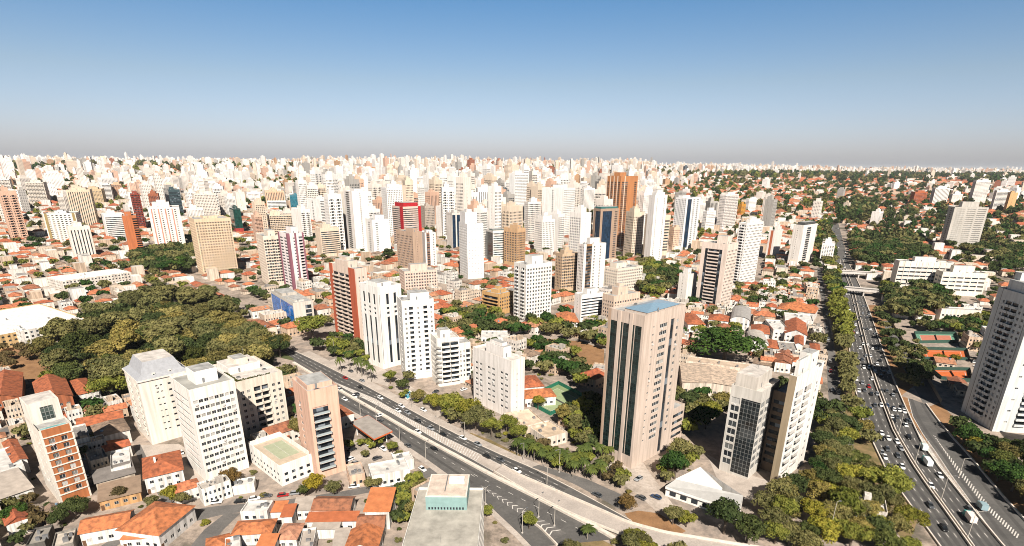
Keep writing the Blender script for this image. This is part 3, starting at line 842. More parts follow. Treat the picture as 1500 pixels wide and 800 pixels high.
# grey glass block with white frames
tower('office_block', 'glass office block with a dark curtain wall inside white frames, before the balcony tower', 1072, 1117, 1143, 575, 703, S('#c9c3ba'), cat='office block', det=True, fh=3.4, g=3.4, top=1.2, th=47,
      left=[W('w', .8), W('o', 3.8, dict(lo=.12, hi=.88)), W('w', .5), W('c', 8.2)], right=[W('w', .6), W('o', 2.6, dict(lo=.14, hi=.86)), W('w', .6), W('o', 2.6, dict(lo=.14, hi=.86)), W('w', 2.2, dict(m='b')), W('o', 1.2, dict(m='b')), W('w', 2.0, dict(m='b'))],  # right half in dark b: its shade painted into the wall colour
      c=curtain('dark_curtain_wall', (.012, .016, .018), (.17, .17, .16), 1.5, 1.7, .14), b=S('#4c4a47'), pent=[(.1, .25, .8, .7, 5.5, wall(S('#c9c0b5')), ROOFB)], deck=ROOFB)
# white balcony tower beside it
def stairtower(fx, fy, w, d, ph, col=None, nm='stair_tower'):
    def f(root, O, dR, dL, a, b, h, X):
        fm = FM(); p = O + dR * b * fx + dL * a * fy; m = wall(col) if col else X.mats['a']
        fm.box(0, w, 0, d, 0, ph, m); fm.box(w * .3, w * .3 + .8, -.02, .02, ph * .5, ph * .5 + 1.2, GLASS); fm.box(.2, w - .2, .2, d - .2, ph, ph + .06, ROOFG)
        fm.build(nm, root, (p.x, p.y, h - .9), math.atan2(dR.y, dR.x))
    return f
def rearblock(root, O, dR, dL, a, b, h, X):
    Y = ctx(S('#7d6a58'), fh=3.3, g=3, top=1.5); block(root, O + dL * (a + .02) + dR * 9, dR, dL, 8, b - 9.5, h - 11, Y, 'ribbon', 'ribbon', name='rear_wing')
tower('apartment_tower', 'narrow white apartment tower with two stacks of dark square balconies and a tan blank side', 1157, 1168, 1208, 552, 712, S('#e6e0d8'), det=True, fh=3.3, g=3.5, top=5, th=43, b=S('#a08e74'), amin=2.4, amax=2.8, bmax=30,
      left=[W('w', 1, dict(m='b'))], right=[W('w', .8), W('b', 2.7, dict(proud=.35, dp=1.5, back=.95)), W('w', .7), W('b', 2.7, dict(proud=.35, dp=1.5, back=.95)), W('w', 2.0), W('o', .7), W('w', 1.2)],
      extra=lambda *k: (stairtower(.45, .1, 7, 4.5, 7)(*k), rearblock(*k)))
# shaded tower at the right edge
def edge_tower():
    N, L = gnd(1453, 632), gnd(1407, 602); d = (L - N); a = d.length; d.normalize(); N.z = 0
    h = 66.0
    return N, h, Vector((d.y, -d.x, 0)), d, a, 26.0
tower('apartment_tower', 'tall grey apartment tower with its shaded side towards the motorway and a lit white front', 1459, 1501, 1590, 507, 632, S('#cdcecb'), det=True, fh=2.9, g=3.5, top=4.0, amax=40, bmax=30, fixed=edge_tower(),
      left=[W('w', 2.2), W('w', .25, dict(m='b')), W('w', 1.2), W('o', .8), W('w', .6), W('b', 2.6, dict(proud=1.2, dp=.3)), W('w', .4), W('b', 2.6, dict(proud=1.2, dp=.3)), W('w', .8), W('o', 1.0), W('w', 1.1), W('o', 1.0), W('w', .6), W('w', .25, dict(m='b')), W('w', 1.3)],
      right=[W('w', 2.5), W('o', 1.0, dict(lo=.5, hi=.78, skip=(1, 3, 5, 7, 9, 11, 13))), W('w', 2.2), W('b', 3.4, dict(proud=.8, dp=.9)), W('w', 1.2), W('o', 1.1), W('w', 1), W('b', 3.4, dict(proud=.8, dp=.9)), W('w', 2)],
      b=S('#77746e'), pent=[(.05, .1, .55, .75, 5.5), (.12, .7, .2, .16, 9)])
# lower left quarter
def mansard(root, O, dR, dL, a, b, h, X):
    fm = FM(); g = plain('slate_roof', (.33, .33, .34), .6, .12, .8); rot = math.atan2(dR.y, dR.x)
    fm.box(-.5, b + .5, -.5, a + .5, 0, .7, X.mats['a'], bottom=True)
    def ring(k0, z0, k1, z1, m):
        A = [(-.3 + k0, -.3 + k0), (b + .3 - k0, -.3 + k0), (b + .3 - k0, a + .3 - k0), (-.3 + k0, a + .3 - k0)]; B = [(-.3 + k1, -.3 + k1), (b + .3 - k1, -.3 + k1), (b + .3 - k1, a + .3 - k1), (-.3 + k1, a + .3 - k1)]
        for i in range(4):
            p, q, r_, s_ = A[i], A[(i + 1) % 4], B[(i + 1) % 4], B[i]; fm.quad((*p, z0), (*q, z0), (*r_, z1), (*s_, z1), m)
        return B
    ring(0, .71, 2.3, 2.4, g); B = ring(2.3, 2.4, 4.4, 7.4, g); fm.poly([(*p, 7.4) for p in B], ROOFB)
    fm.build('mansard_roof', root, (O.x, O.y, h), rot)
    for fx, fy in ((.3, .16), (.62, .16)):
        f2 = FM(); f2.box(0, 1.2, 0, 1.4, 0, 1.4, X.mats['a']); f2.box(.25, .95, -.04, .01, .3, 1.1, GLASS)
        p = O + dR * b * fx + dL * a * fy * .3; f2.build('dormer', root, (p.x, p.y, h + 1.0), rot)
tower('apartment_block', 'white apartment block under a stepped grey mansard roof beside the wooded park', 181, 202, 277, 561, 652, S('#e6dccf'), cat='apartment block', det=True, fh=3.0, g=4, top=1.8, th=46, kit=False, amax=26,
      left=[W('w', 1.5), W('b', 2.4, dict(proud=.6, dp=.7)), W('w', 3), W('b', 2.4, dict(proud=.6, dp=.7)), W('w', 1.5)], right=[W('w', 3.6), W('o', .55, dict(lo=.5, hi=.72)), W('w', .5), W('o', .55, dict(lo=.5, hi=.72)), W('w', 1.3), W('o', 1.7, dict(lo=.42, hi=.74)), W('w', .6), W('o', 1.7, dict(lo=.42, hi=.74)), W('w', 1.6)], extra=mansard)
tower('apartment_block', 'white block with close rows of windows and a white lift house on its grey roof', 248, 276, 343, 572, 707, S('#e8e1d8'), cat='apartment block', det=True, fh=2.95, g=3.2, top=1.2, th=47, amax=24,
      left=[W('w', .5), W('o', 6.2, dict(lo=.38, hi=.64, dp=.2)), W('w', 1.2)], right=rep([W('o', 1.6, dict(lo=.3, hi=.76)), W('w', .36)], 8, [W('w', .9)], [W('w', .6)]), pent=[(.28, .3, .5, .42, 5.2, wall(S('#f0ebe4')))], deck=plain('grey_roof', (.30, .29, .26), .9, .2, .3))
def roofgarden(root, O, dR, dL, a, b, h, X):
    fm = FM(); q = random.Random(5); lm = leafmat('roof_garden_leaves', (.035, .05, .012), (.11, .10, .03))
    for _ in range(420):
        x, y = q.uniform(.4, b * .75), q.choice((q.uniform(.4, 1.3), q.uniform(.4, a * .5)))
        if y > 1.3: x = q.uniform(.4, 1.4)
        z = q.uniform(.1, 1.3); v = Vector((q.gauss(0, 1), q.gauss(0, 1), q.gauss(0, 1))).normalized() * .4; w_ = v.orthogonal().normalized() * .35; c = Vector((x, y, z)); fm.quad(c - v, c + w_, c + v, c - w_, lm)
    fm.build('roof_garden', root, (O.x, O.y, h - .9), math.atan2(dR.y, dR.x))
tower('apartment_block', 'cream block with a roof garden, behind the white block with close window rows', 308, 346, 413, 560, 644, S('#ded2c2'), cat='apartment block', det=True, fh=3.0, g=3.0, top=1.4, th=46, amax=36, left='grid', deck=ROOFB,
      right=[W('w', .9), W('o', .9), W('w', .9), W('o', .9), W('w', 1.2), W('b', 2.1, dict(proud=.5, dp=1)), W('w', .3), W('b', 2.1, dict(proud=.5, dp=1)), W('w', 1.2), W('o', .9), W('w', .9), W('o', .9), W('w', 1)], pent=[(.1, .45, .7, .45, 3.2, wall(S('#eae3da')), ROOFB), (.3, .55, .3, .25, 5.6)], extra=roofgarden)
tower('apartment_tower', 'slim salmon pink tower with a central stack of white glazed balconies beside the avenue', 427, 450, 494, 574, 702, PINK4, det=True, fh=3.0, g=4, top=4.5, th=38, amax=18, bmax=22,
      left=[W('w', 1.6), W('o', .8), W('w', 3.2)], right=[W('w', .9), W('b', 4.4, dict(proud=1.3, dp=.3, pm='b', rail='glass', back=.8)), W('w', 3.2)], b=S('#cfc5ba'), pent=[(.1, .2, .85, .7, 2.0, wall(PINK4), ROOFG)])
def pool_terrace(root, O, dR, dL, a, b, h, X):
    rot = math.atan2(dR.y, dR.x); fm = FM(); p = O + dR * .6 + dL * .8
    fm.box(0, b - 1.4, 0, 3.0, 0, .3, plain('pool_edge', (.6, .5, .4), .7)); fm.box(.25, b - 1.7, .3, 2.6, .3, .34, plain('pool_water', (.16, .36, .36), .06, .05))
    fm.build('roof_pool', root, (p.x, p.y, h - .9), rot)
    fm = FM(); p = O + dL * a * .42
    fm.box(0, b * .98, 0, a * .5, 0, 8.2, wall(S('#ded6ca'))); fm.box(.3, b * .9, .3, a * .48, 8.2, 8.26, ROOFB); fm.box(b * .35, b * .75, -.05, .02, 1.0, 6.2, curtain('stair_glazing', (.05, .07, .06), (.3, .3, .28), 1.2, 1.5))
    fm.build('penthouse', root, (p.x, p.y, h - .9), rot)
tower('apartment_tower', 'white tower with an orange brick front and a small pool on its roof terrace', 31, 56, 95, 632, 741, S('#ddd3c6'), det=True, fh=2.9, g=4.2, top=1.0, th=50, amax=22, amin=14, bmin=9.5, bmax=20, kit=False,
      b=ORNG, bands=None, left=[W('w', 1.5), W('o', .9), W('w', 2), W('o', .9), W('w', 2), W('o', .9), W('w', 2), W('o', 1.0), W('w', 1.2)],
      right=[W('w', .6), W('w', 1.1, dict(m='b')), W('o', 1.5, dict(m='b', lo=.1, hi=.72)), W('w', 1.7, dict(m='b')), W('o', 1.5, dict(m='b', lo=.1, hi=.72)), W('w', 1.3, dict(m='b')), W('w', .5)], extra=lambda *k: (pool_terrace(*k), floorbands(*k)))
# across the avenue
tower('apartment_tower', 'twin tower with brick orange stripes and white balconies between, beside the blue glazed office', 479, 519, 537, 394, 503, S('#d9c3b2'), det=True, fh=2.9, g=4, top=3, th=44, b=BRICKO, amax=36, bmax=24,
      left=[W('p', 1.6, dict(m='b')), W('b', 2.6, dict(proud=.9, dp=.5)), W('w', .4), W('b', 2.6, dict(proud=.9, dp=.5)), W('w', .4), W('b', 2.2, dict(proud=.9, dp=.5)), W('p', 2.8, dict(m='b'))], right=[W('w', 2), W('o', .8), W('w', 1.6), W('o', .8), W('w', 2)], pent=[(.1, .3, .8, .5, 4.5), (.2, .4, .4, .25, 7)])
tower('office_tower', 'white tower with long black vertical window slots broken by a row of small windows', 526, 553, 587, 421, 541, S('#ece6df'), cat='tower', det=True, fh=3.2, g=5, top=3.2, th=45, amax=26,
      left=[W('w', 1.6), W('G', 1.1), W('w', 1.7), W('G', 1.1), W('w', 1.7), W('G', 1.1), W('w', 1.8)], right=[W('w', .3), W('g', .25), W('w', 2.6), W('G', 1.1), W('w', 2.0), W('G', 1.1), W('w', 2.2)], pent=[(.15, .2, .6, .6, 2.4)])
tower('apartment_tower', 'slender white tower with four columns of dark balconies, right of the black slotted tower', 581, 588, 635, 441, 557, S('#ece6de'), det=True, fh=2.85, g=4, top=3.5, th=22, amax=20, bmax=30,
      left=[W('w', 1.2), W('o', .8), W('w', 1.2)], right=[W('w', 1), W('o', .8), W('w', .9), W('b', 1.6, dict(proud=.25, dp=.8)), W('w', 1.6), W('o', .8), W('w', 1.6), W('b', 1.6, dict(proud=.25, dp=.8)), W('w', 1.2), W('o', .7), W('w', .7)], pent=[(.3, .2, .6, .6, 4.2)])
def curved_block():
    label = 'white block with rounded corner balconies and a lower wing, right of the slender white tower'
    N, h, dR, dL, a, b = solve(624, 640, 687, 497, 567, 24)
    a, b = 13, 20; X = ctx(S('#e4ddd3'), fh=2.9, g=3, top=1.4, det=True); ctr = N + dR * b / 2 + dL * a / 2
    root = empty('apartment_block', ctr, 0, label, 'apartment block'); O = Vector((N.x - ctr.x, N.y - ctr.y, 0)); fm = FM()
    b1 = 13.0; C = [O + dR * 2, O + dR * b1, O + dR * b1 + dL * a, O + dL * a, O + dL * 2]
    # the rounded corner
    arc = [O + (dR + dL) * 2.0 - dR * 2.0 * math.cos(t) - dL * 2.0 * math.sin(t) for t in [k * math.pi / 2 / 6 for k in range(7)]]
    pts = arc + C[1:4]
    n = len(pts)
    for k in range(n):
        p, q = pts[k], pts[(k + 1) % n]; d = (q - p); w = d.length
        if w < .05: continue
        d.normalize(); big = w > 6
        X.det = big and k in (6,)
        facade(fm, p, d, w, h, [W('w', .6), W('b', 4.2, dict(proud=1.1, dp=.4)), W('w', .3), W('b', 4.2, dict(proud=1.1, dp=.4)), W('w', .6)] if k == 6 else ([W('w', 1)] if not big else 'grid'), X)
    X.det = True; roof_top(fm, pts, h, X.mats['a'], ROOFB); fm.build('wall', root)
    for f in range(int((h - 4.4) / 2.9)):                # rounded balcony trays
        z = 3 + f * 2.9; f2 = FM(); out = [O + (dR + dL) * 2.0 + (p - O - (dR + dL) * 2.0) * 1.55 for p in arc]
        for p, q, p2, q2 in zip(arc, arc[1:], out, out[1:]):
            Z = lambda v, k: v + Vector((0, 0, k))
            f2.quad(Z(p2, z - .15), Z(q2, z - .15), Z(q2, z + 1), Z(p2, z + 1), X.mats['a']); f2.quad(Z(p2, z + .1), Z(q2, z + .1), Z(q, z + .1), Z(p, z + .1), X.mats['a'])
            f2.quad(Z(p, z + .4), Z(q, z + .4), Z(q, z + 2.3), Z(p, z + 2.3), X.mats['g']) if False else None
            f2.quad(Z(q2, z + 1), Z(p2, z + 1), Z(p2, z - .15), Z(q2, z - .15), X.mats['a'])
        f2.build('balcony', root)
    # lower wing
    Y = ctx(S('#e4ddd3'), fh=2.9, g=3, top=1.2, det=True)
    block(root, O + dR * (b1 + .02) + dL * 1.0, dR, dL, a - 2, b - b1, h - 4.2, Y, [W('w', .6), W('o', .8), W('w', 1), W('o', .8), W('w', .8), W('b', 2.2, dict(proud=.6, dp=.5)), W('w', .4)], 'blank')
    rooftop_kit(root, O + dR * 2 + dL * 3, dR, dL, a - 4, b1 - 3, h, X, 4, [(.1, .1, .6, .7, 4.5)])
    det_parts(root, X); det_parts(root, Y); mark([N, N + dR * b, N + dR * b + dL * a, N + dL * a], 2, 3)
curved_block()
tower('hotel_block', 'white block with paired arched windows in columns and a stepped rooftop, behind the roadside trees', 691, 749, 768, 529, 614, S('#e8dfd7'), cat='block', det=True, fh=3.0, g=3.5, top=4.6, th=42, amax=30,
      left=rep([W('w', .7), W('o', .8, dict(lo=.3, hi=.68)), W('w', .45), W('o', .8, dict(lo=.3, hi=.68)), W('w', .9)], 3), right=[W('w', 2.5), W('o', .35, dict(lo=.4, hi=.7)), W('w', 3.2)], pent=[(.15, .25, .6, .45, 5.5), (.25, .32, .4, .3, 7)], deck=ROOFB)
# the blue glazed office with a curved roof end
BLUEW = curtain('blue_glazing', (.008, .12, .46), (.05, .26, .52), 2.4, 1.8, .25)
tower('office_building', 'low blue glazed office building with a wide flat roof beside the wooded park', 367, 429, 458, 444, 476, S('#cfc6ba'), cat='office', fh=3.6, g=.6, top=.8, th=38, amax=62, bmax=34, c=BLUEW,
      left=[W('w', .5), W('c', 11), W('w', .4), W('c', 14), W('w', .6)], right=[W('w', 6), W('o', 3, dict(lo=.1, hi=.9)), W('w', 1)], pent=[(.1, .55, .8, .35, 2.2, wall(S('#bdb3a6')), ROOFG), (.2, .1, .5, .3, 1.2)])
# --- middle distance, each read off the photograph
def mid(*a, **k):
    k.setdefault('th', 45); return tower('apartment_tower', *a, **k)
OFF = dict(cat='office tower')
mid('white tower with balconies up its left corner, standing over the small park right of centre', 753, 771, 809, 388, 474, S('#ece5dc'), 'grid', 'balc', th=35)
mid('pale tan framed tower with a dark recessed balcony column, beyond the big stone tower', 1029, 1067, 1082, 358, 456, S('#e2cfc0'), 'grid', [W('w', 1.5), W('o', 1.2, dict(lo=0, hi=1)), W('b', 4.5, dict(proud=.5)), W('o', 1.2, dict(lo=0, hi=1)), W('w', 2)], th=45, top=5)
mid('tall white tower with dark balcony edges standing behind the tan framed tower', 1084, 1095, 1119, 327, 422, S('#eee8e1'), 'grid', 'balc', th=40)
mid('white tower with a brown window column and a roof cube, before the navy glass tower', 847, 856, 888, 358, 432, S('#ece3da'), [W('w', 1), W('o', 2.4, dict(m='b', lo=.1, hi=.9)), W('w', .8), W('o', .6), W('w', 2), W('o', .6), W('w', 2)], 'grid', th=30, b=S('#a07a55'), pent=[(.3, .2, .45, .5, 6)])
mid('beige tower directly left of the white tower with the brown window column', 814, 824, 848, 372, 428, S('#c9ad8f'), 'fins', 'grid', th=30)
mid('tan office block with a square grid of deep windows', 738, 758, 770, 335, 390, S('#c9a37c'), 'fins', [W('w', .8)] + rep([W('o', 1.6, dict(lo=.2, hi=.8)), W('w', 1.1)], 5), th=45, top=4, cat='office block')
mid('white block with slanting black window bands beside the tan grid office', 712, 722, 740, 338, 386, S('#e6dfd6'), 'ribbon', 'curt', th=25, pent=[(.05, .1, .9, .6, 2, wall(S('#5d6a66')))])
mid('broad white tower with faint windows and taller rear half, left of the black banded block', 672, 684, 708, 328, 409, S('#f2ece6'), [W('w', 1.2)] + rep([W('o', .6, dict(lo=.4, hi=.6)), W('w', 1.6)], 5), 'grid', th=25, pent=[(.05, .3, .7, .6, 12), (.2, .4, .3, .3, 15)])
mid('navy glass tower split by a white rib', 653, 662, 674, 312, 366, S('#d8cfc6'), [W('w', .3), W('g', 4, dict(g='gb')), W('w', 1.6), W('g', 4, dict(g='gb')), W('w', .3)], 'strips', th=30, gb=curtain('blue_strip_glazing', (.010, .028, .055), (.03, .05, .08), 1.5, 3.0, .1), **OFF)
mid('red and white banded tower with a solid red corner and crown', 574, 590, 616, 303, 366, S('#dcc3b4'), [W('o', 9, dict(lo=.35, hi=.8)), W('p', 1.6, dict(m='b'))], [W('o', 7, dict(lo=.35, hi=.8)), W('p', 2.6, dict(m='b'))], th=40, b=S('#b5131f'), pent=[(.1, .1, .8, .8, 6, wall(S('#b5131f')))], **OFF)
mid('brown brick tower standing in front of the red banded tower', 580, 604, 618, 340, 398, S('#b89c86'), 'blank', 'grid', th=45)
mid('slim white tower with a brown window column next to the brown brick tower', 616, 622, 638, 341, 394, S('#e9ded6'), [W('w', 1), W('o', 2, dict(m='b')), W('w', 2), W('o', .8), W('w', 1)], 'blank', th=25, b=S('#8d6a57'))
mid('long pink block lying below the brown brick tower', 578, 592, 640, 398, 432, S('#d9bfae'), 'grid', 'grid', th=25, amax=20, cat='apartment block')
mid('grey brown tower behind the slim white tower with the brown column', 616, 622, 636, 302, 340, S('#b5a596'), 'grid', 'grid', th=30)
mid('tall white tower with one column of dark balconies, left of the red banded tower', 503, 515, 538, 280, 370, S('#eee5dd'), [W('w', 4), W('o', .7), W('w', 4)], [W('w', 1), W('b', 2.4, dict(proud=.3)), W('w', 2)], th=35)
mid('white tower with a strip of small windows, before the tall white balcony column tower', 532, 545, 570, 322, 374, S('#f3eee8'), [W('w', 1), W('o', .8), W('w', 4)], [W('w', 2), W('o', 1.6), W('w', 2)], th=30)
mid('tall white tower with fine window columns between the plain white and the red towers', 558, 566, 589, 275, 352, S('#f1eae4'), 'grid', 'grid', th=30)
mid('white tower with purple vertical stripes and balconies down its corner', 407, 421, 444, 342, 428, S('#e9dcd8'), [W('p', .9, dict(m='b')), W('w', 2), W('o', .7), W('p', .9, dict(m='b')), W('w', 1.4), W('b', 2, dict(proud=.7)), W('p', .9, dict(m='b'))], [W('p', .8, dict(m='b')), W('o', 1.8), W('w', .8), W('o', 1.8), W('p', .8, dict(m='b'))], th=45, b=S('#8e5a66'))
mid('cream tower with three broad bays, left of the purple striped tower', 369, 385, 409, 346, 420, S('#e2d0bd'), 'fins', 'grid', th=35)
mid('beige block with a terraced roof behind the purple striped tower', 385, 392, 428, 315, 350, S('#d9c2aa'), 'fins', 'grid', th=25)
mid('dark green glass tower over a red base', 335, 341, 352, 306, 342, S('#25423c'), 'curt', 'curt', th=35, c=curtain('green_curtain', (.01, .045, .035), (.03, .1, .08), 3, 3), extra=lambda root, O, dR, dL, a, b, h, X: block(root, O - dR * .3 - dL * .3, dR, dL, a + .6, b + .6, 8, ctx(S('#a3342a'), fh=3.4, g=.5, top=.5), 'blank', 'blank', name='podium'), **OFF)
mid('wide beige tower with a fine grid of windows, right of the large trees', 262, 284, 337, 321, 405, S('#dbbf9f'), 'grid', 'grid', th=38, pent=[(.3, .3, .4, .4, 3)], bmax=50)
mid('white tower with an orange edge behind the wide beige tower', 275, 284, 316, 284, 326, S('#e3d6c8'), 'grid', 'grid', th=35)
mid('broad white tower with pink window strips and a stepped roof', 202, 216, 262, 304, 366, S('#ecdfd4'), rep([W('w', 1.4), W('g', .7, dict(g='gp')), W('w', .7), W('o', .8)], 4, (), [W('w', 2)]), 'grid', th=30, gp=wall(S('#c58a76')), pent=[(.15, .2, .55, .6, 7), (.3, .3, .3, .3, 10)], bmax=50)
mid('teal banded dark office behind the broad white tower', 240, 246, 263, 278, 320, S('#31464a'), 'ribbon', 'ribbon', th=30, pent=[(.1, .2, .4, .5, 6)], **OFF)
mid('orange brick tower with dark balconies on both corners', 168, 178, 199, 316, 373, S('#b5683c'), [W('w', 4, dict()), W('b', 1.8, dict(proud=.6))], [W('b', 2, dict(proud=.6)), W('w', 1.4)], th=32)
mid('dark red brick tower behind the orange brick tower', 186, 190, 204, 284, 338, S('#8a3a28'), 'fins', 'grid', th=32)
mid('white slab with two olive vertical stripes and a roof box', 50, 62, 110, 313, 358, S('#e9ded0'), [W('w', .6), W('p', 1.4, dict(m='b', proud=.2))] + rep([W('o', 1.1), W('w', 1)], 6) + [W('p', 1.4, dict(m='b', proud=.2)), W('w', .5)], [W('w', 1)], th=28, b=S('#9a8455'), bmax=46)
mid('beige tower with ribbed front behind the olive striped slab', 89, 96, 131, 278, 334, S('#d6bfa5'), 'strips', 'grid', th=30, g=4)
mid('tan slab with a dense grid of small windows, right of the ribbed beige tower', 120, 124, 148, 277, 308, S('#c2a884'), 'grid', 'grid', th=25)
mid('pale slab with dark window grooves at far left', 28, 36, 63, 267, 308, S('#d9cdbd'), 'fins', 'grid', th=28)
mid('white tower cut by the left edge of the view', -12, -4, 13, 262, 308, S('#e3d8cb'), 'fins', 'grid', th=35)
mid('white narrow tower with grey window bands, left of the salmon tower', 144, 148, 161, 270, 302, S('#e6ddd4'), 'ribbon', 'grid', th=30)
mid('salmon tower between pale towers on the left', 155, 160, 177, 270, 300, S('#d6a887'), 'fins', 'grid', th=30)
mid('white tower carrying a taller slab behind, in the left middle distance', 356, 362, 380, 282, 306, S('#f0e9e2'), 'grid', 'grid', th=30)
mid('peach block with vertical ribs and a brown left edge', 380, 388, 419, 280, 312, S('#d8b494'), 'strips', 'blank', th=25)
mid('white office with teal ribbon windows', 386, 391, 420, 294, 312, S('#dfe0dc'), 'ribbon', 'ribbon', th=20, g2=GLASSB, amax=24, cat='office block')
mid('teal glass office with a rounded top joined to the ribbon window office', 417, 424, 438, 286, 312, S('#2f6f80'), 'curt', 'curt', th=20, c=curtain('teal_curtain', (.02, .12, .16), (.10, .26, .3), 2.5, 3), cat='office block')
mid('large plain white office with a black slatted side', 443, 468, 480, 292, 330, S('#efe9e3'), 'ribbon', [W('w', 1.5), W('o', .4), W('w', 2)], th=48, cat='office block', amax=50)
mid('big white tower with windows on one edge, left of the orange brown tower', 790, 826, 843, 276, 350, S('#f2ece5'), 'grid', [W('w', 3), W('o', .4), W('w', 3)], th=48, amax=46)
mid('white stepped tower below the big white tower with the window grid edge', 783, 795, 813, 322, 372, S('#efe8e1'), 'grid', 'grid', th=35, pent=[(.1, .1, .7, .7, 6), (.3, .3, .3, .3, 10)])
mid('orange brown tower with pale window columns, tallest right of centre', 889, 910, 939, 258, 362, S('#b87a4b'), [W('w', .6), W('o', 1.4, dict(lo=.2, hi=.8)), W('w', .4, dict(m='b')), W('o', 1.4, dict(lo=.2, hi=.8)), W('w', .6), W('w', 3), W('o', 1.2, dict(lo=.2, hi=.8)), W('w', .5)], rep([W('w', .6, dict(m='b')), W('o', 1.3, dict(lo=.2, hi=.85)), W('w', .5)], 4), th=40, b=S('#e2cbb3'), top=6)
mid('navy glass tower with a teal crown and brown edges', 870, 880, 907, 306, 384, S('#a98d77'), [W('w', 1), W('g', 4, dict(g='gb')), W('w', 1.2), W('o', 1.2), W('w', .6)], [W('w', 1), W('g', 3, dict(g='gb'))], th=30, gb=curtain('blue_strip_glazing', (.010, .028, .055), (.03, .05, .08), 1.5, 3.0, .1), pent=[(.05, .05, .9, .9, 3, wall(S('#2c6a66')))], **OFF)
mid('tallest white tower of the centre, with a plain left flank', 746, 754, 774, 254, 328, S('#f3eee8'), 'grid', [W('w', 2)], th=40)
mid('white tower with a square grid front behind the tan grid office', 768, 774, 793, 296, 358, S('#ece2d8'), 'fins', 'grid', th=30)
mid('white tower with vertical ribs behind the navy glass tower with teal crown', 847, 856, 882, 276, 314, S('#f0e9e1'), 'strips', 'grid', th=35)
mid('white rounded top tower with a lower front half, right of the orange brown tower', 951, 960, 978, 286, 386, S('#f1e9e1'), [W('w', 1), W('o', .5), W('w', 3), W('o', .5), W('w', 1)], 'blank', th=30, pent=[(.15, .15, .7, .7, 4), (.3, .3, .4, .4, 7)])
mid('plain white tower touching the right side of the orange brown tower', 938, 944, 955, 282, 360, S('#efe7df'), 'grid', 'grid', th=35)
mid('white tower with a blue glass slot on its corner', 990, 1006, 1027, 290, 366, S('#ece8e4'), [W('w', .8), W('g', 2.2, dict(g='gb')), W('w', .8), W('o', 1), W('w', 1), W('o', 1), W('w', 1)], 'grid', th=40, gb=curtain('blue_strip_glazing', (.010, .028, .055), (.03, .05, .08), 1.5, 3.0, .1))
mid('peach block with a square window grid in front of the blue slotted tower', 982, 988, 1010, 333, 366, S('#dcb99f'), 'grid', 'grid', th=25, cat='apartment block')
mid('small white tower right of the blue slotted tower', 1030, 1036, 1049, 309, 340, S('#efe9e2'), 'grid', 'grid', th=30)
mid('broad white tower with two recessed bays', 1055, 1064, 1088, 285, 336, S('#eee3da'), 'fins', 'grid', th=35)
mid('small orange tower squeezed between two white towers', 1085, 1087, 1093, 299, 318, S('#c58a2f'), 'grid', 'grid', th=30, bmin=6)
mid('white block right of the small orange tower', 1094, 1098, 1109, 291, 314, S('#f2ece6'), 'grid', 'grid', th=30)
mid('narrow white tower with a brown brick spine and orange top', 1128, 1136, 1147, 338, 380, S('#eadfd6'), 'blank', [W('w', 1), W('w', 1.4, dict(m='b')), W('w', 1)], th=45, b=S('#b0603c'), bmin=7, amin=8)
mid('white office with a dark roof band above the trees, left of the motorway', 1163, 1178, 1198, 330, 388, S('#e9e0d6'), [W('w', 2), W('o', 2, dict(lo=.1, hi=.9)), W('w', 3)], 'blank', th=40, cat='office block', pent=[(.1, .1, .8, .7, 4, wall(S('#4b4a48')))])
mid('plain white block with a flat roof next to the tan framed tower', 998, 1008, 1022, 402, 448, S('#ece4da'), [W('w', 2)], 'blank', th=40, cat='apartment block')
mid('beige building with a wide flat roof behind the big stone tower', 883, 900, 938, 434, 480, S('#d6bda8'), 'grid', 'grid', th=35, amax=30)
mid('cream block with a stepped white roof behind the beige flat roofed building', 886, 905, 942, 394, 432, S('#e2d3c2'), 'grid', 'grid', th=35)
mid('white block with lined sides left of the big stone tower', 842, 852, 884, 432, 474, S('#efe9e2'), 'ribbon', 'blank', th=30, cat='office block', fh=2.4)
mid('ochre block with long open balcony floors beside the street trees', 706, 731, 752, 431, 462, S('#c99e68'), 'grid', [W('w', .6), W('b', 9, dict(proud=.9)), W('w', .8)], th=48, cat='apartment block')
mid('grey slab with a sheer plain face leaning over the right hand trees', 1390, 1399, 1449, 303, 366, S('#b9b2a8'), [W('w', .8)] + rep([W('o', 2.6, dict(lo=.4, hi=.6, dp=.1)), W('w', .6)], 3), [W('w', 1), W('o', .6), W('w', 1)], th=-10, pent=[(.25, .3, .5, .5, 8)], bmax=46)
mid('white tower rising behind the grey slab on the right', 1426, 1431, 1452, 264, 304, S('#e2dbd2'), 'grid', 'grid', th=-10)
mid('red brown block among trees on the right', 1335, 1341, 1363, 281, 304, S('#a85a34'), 'strips', 'grid', th=10)
mid('white tower with two window strips, left of the white cluster on the right', 1366, 1371, 1393, 275, 304, S('#e9e2d9'), 'strips', 'grid', th=0)
mid('low white tower between the grey slab and the two strip tower', 1392, 1396, 1411, 284, 304, S('#e4ddd5'), 'grid', 'grid', th=0)
mid('white tower with shelf like window bands near the right edge', 1457, 1461, 1483, 279, 313, S('#e5ddd3'), 'ribbon', 'grid', th=-5)
mid('tan tower at the right edge of the white cluster', 1477, 1481, 1492, 282, 316, S('#c79f6d'), 'blank', 'grid', th=-5)
mid('white slab standing alone on the plain right of the motorway', 1308, 1311, 1319, 267, 284, S('#ece6df'), 'blank', 'grid', th=20)
mid('long white institutional block with a tall gridded front', 1311, 1318, 1396, 382, 424, S('#e3d8cb'), rep([W('p', .5, dict(proud=.3)), W('o', 2.4, dict(lo=.5, hi=.86)), W('o', 2.4, dict(lo=.5, hi=.86))], 9), [W('w', 1)], th=-12, cat='institution', amax=22, bmax=70, fh=4.2, pent=[(.3, .2, .4, .5, 5, wall(S('#e9dfd3')))])
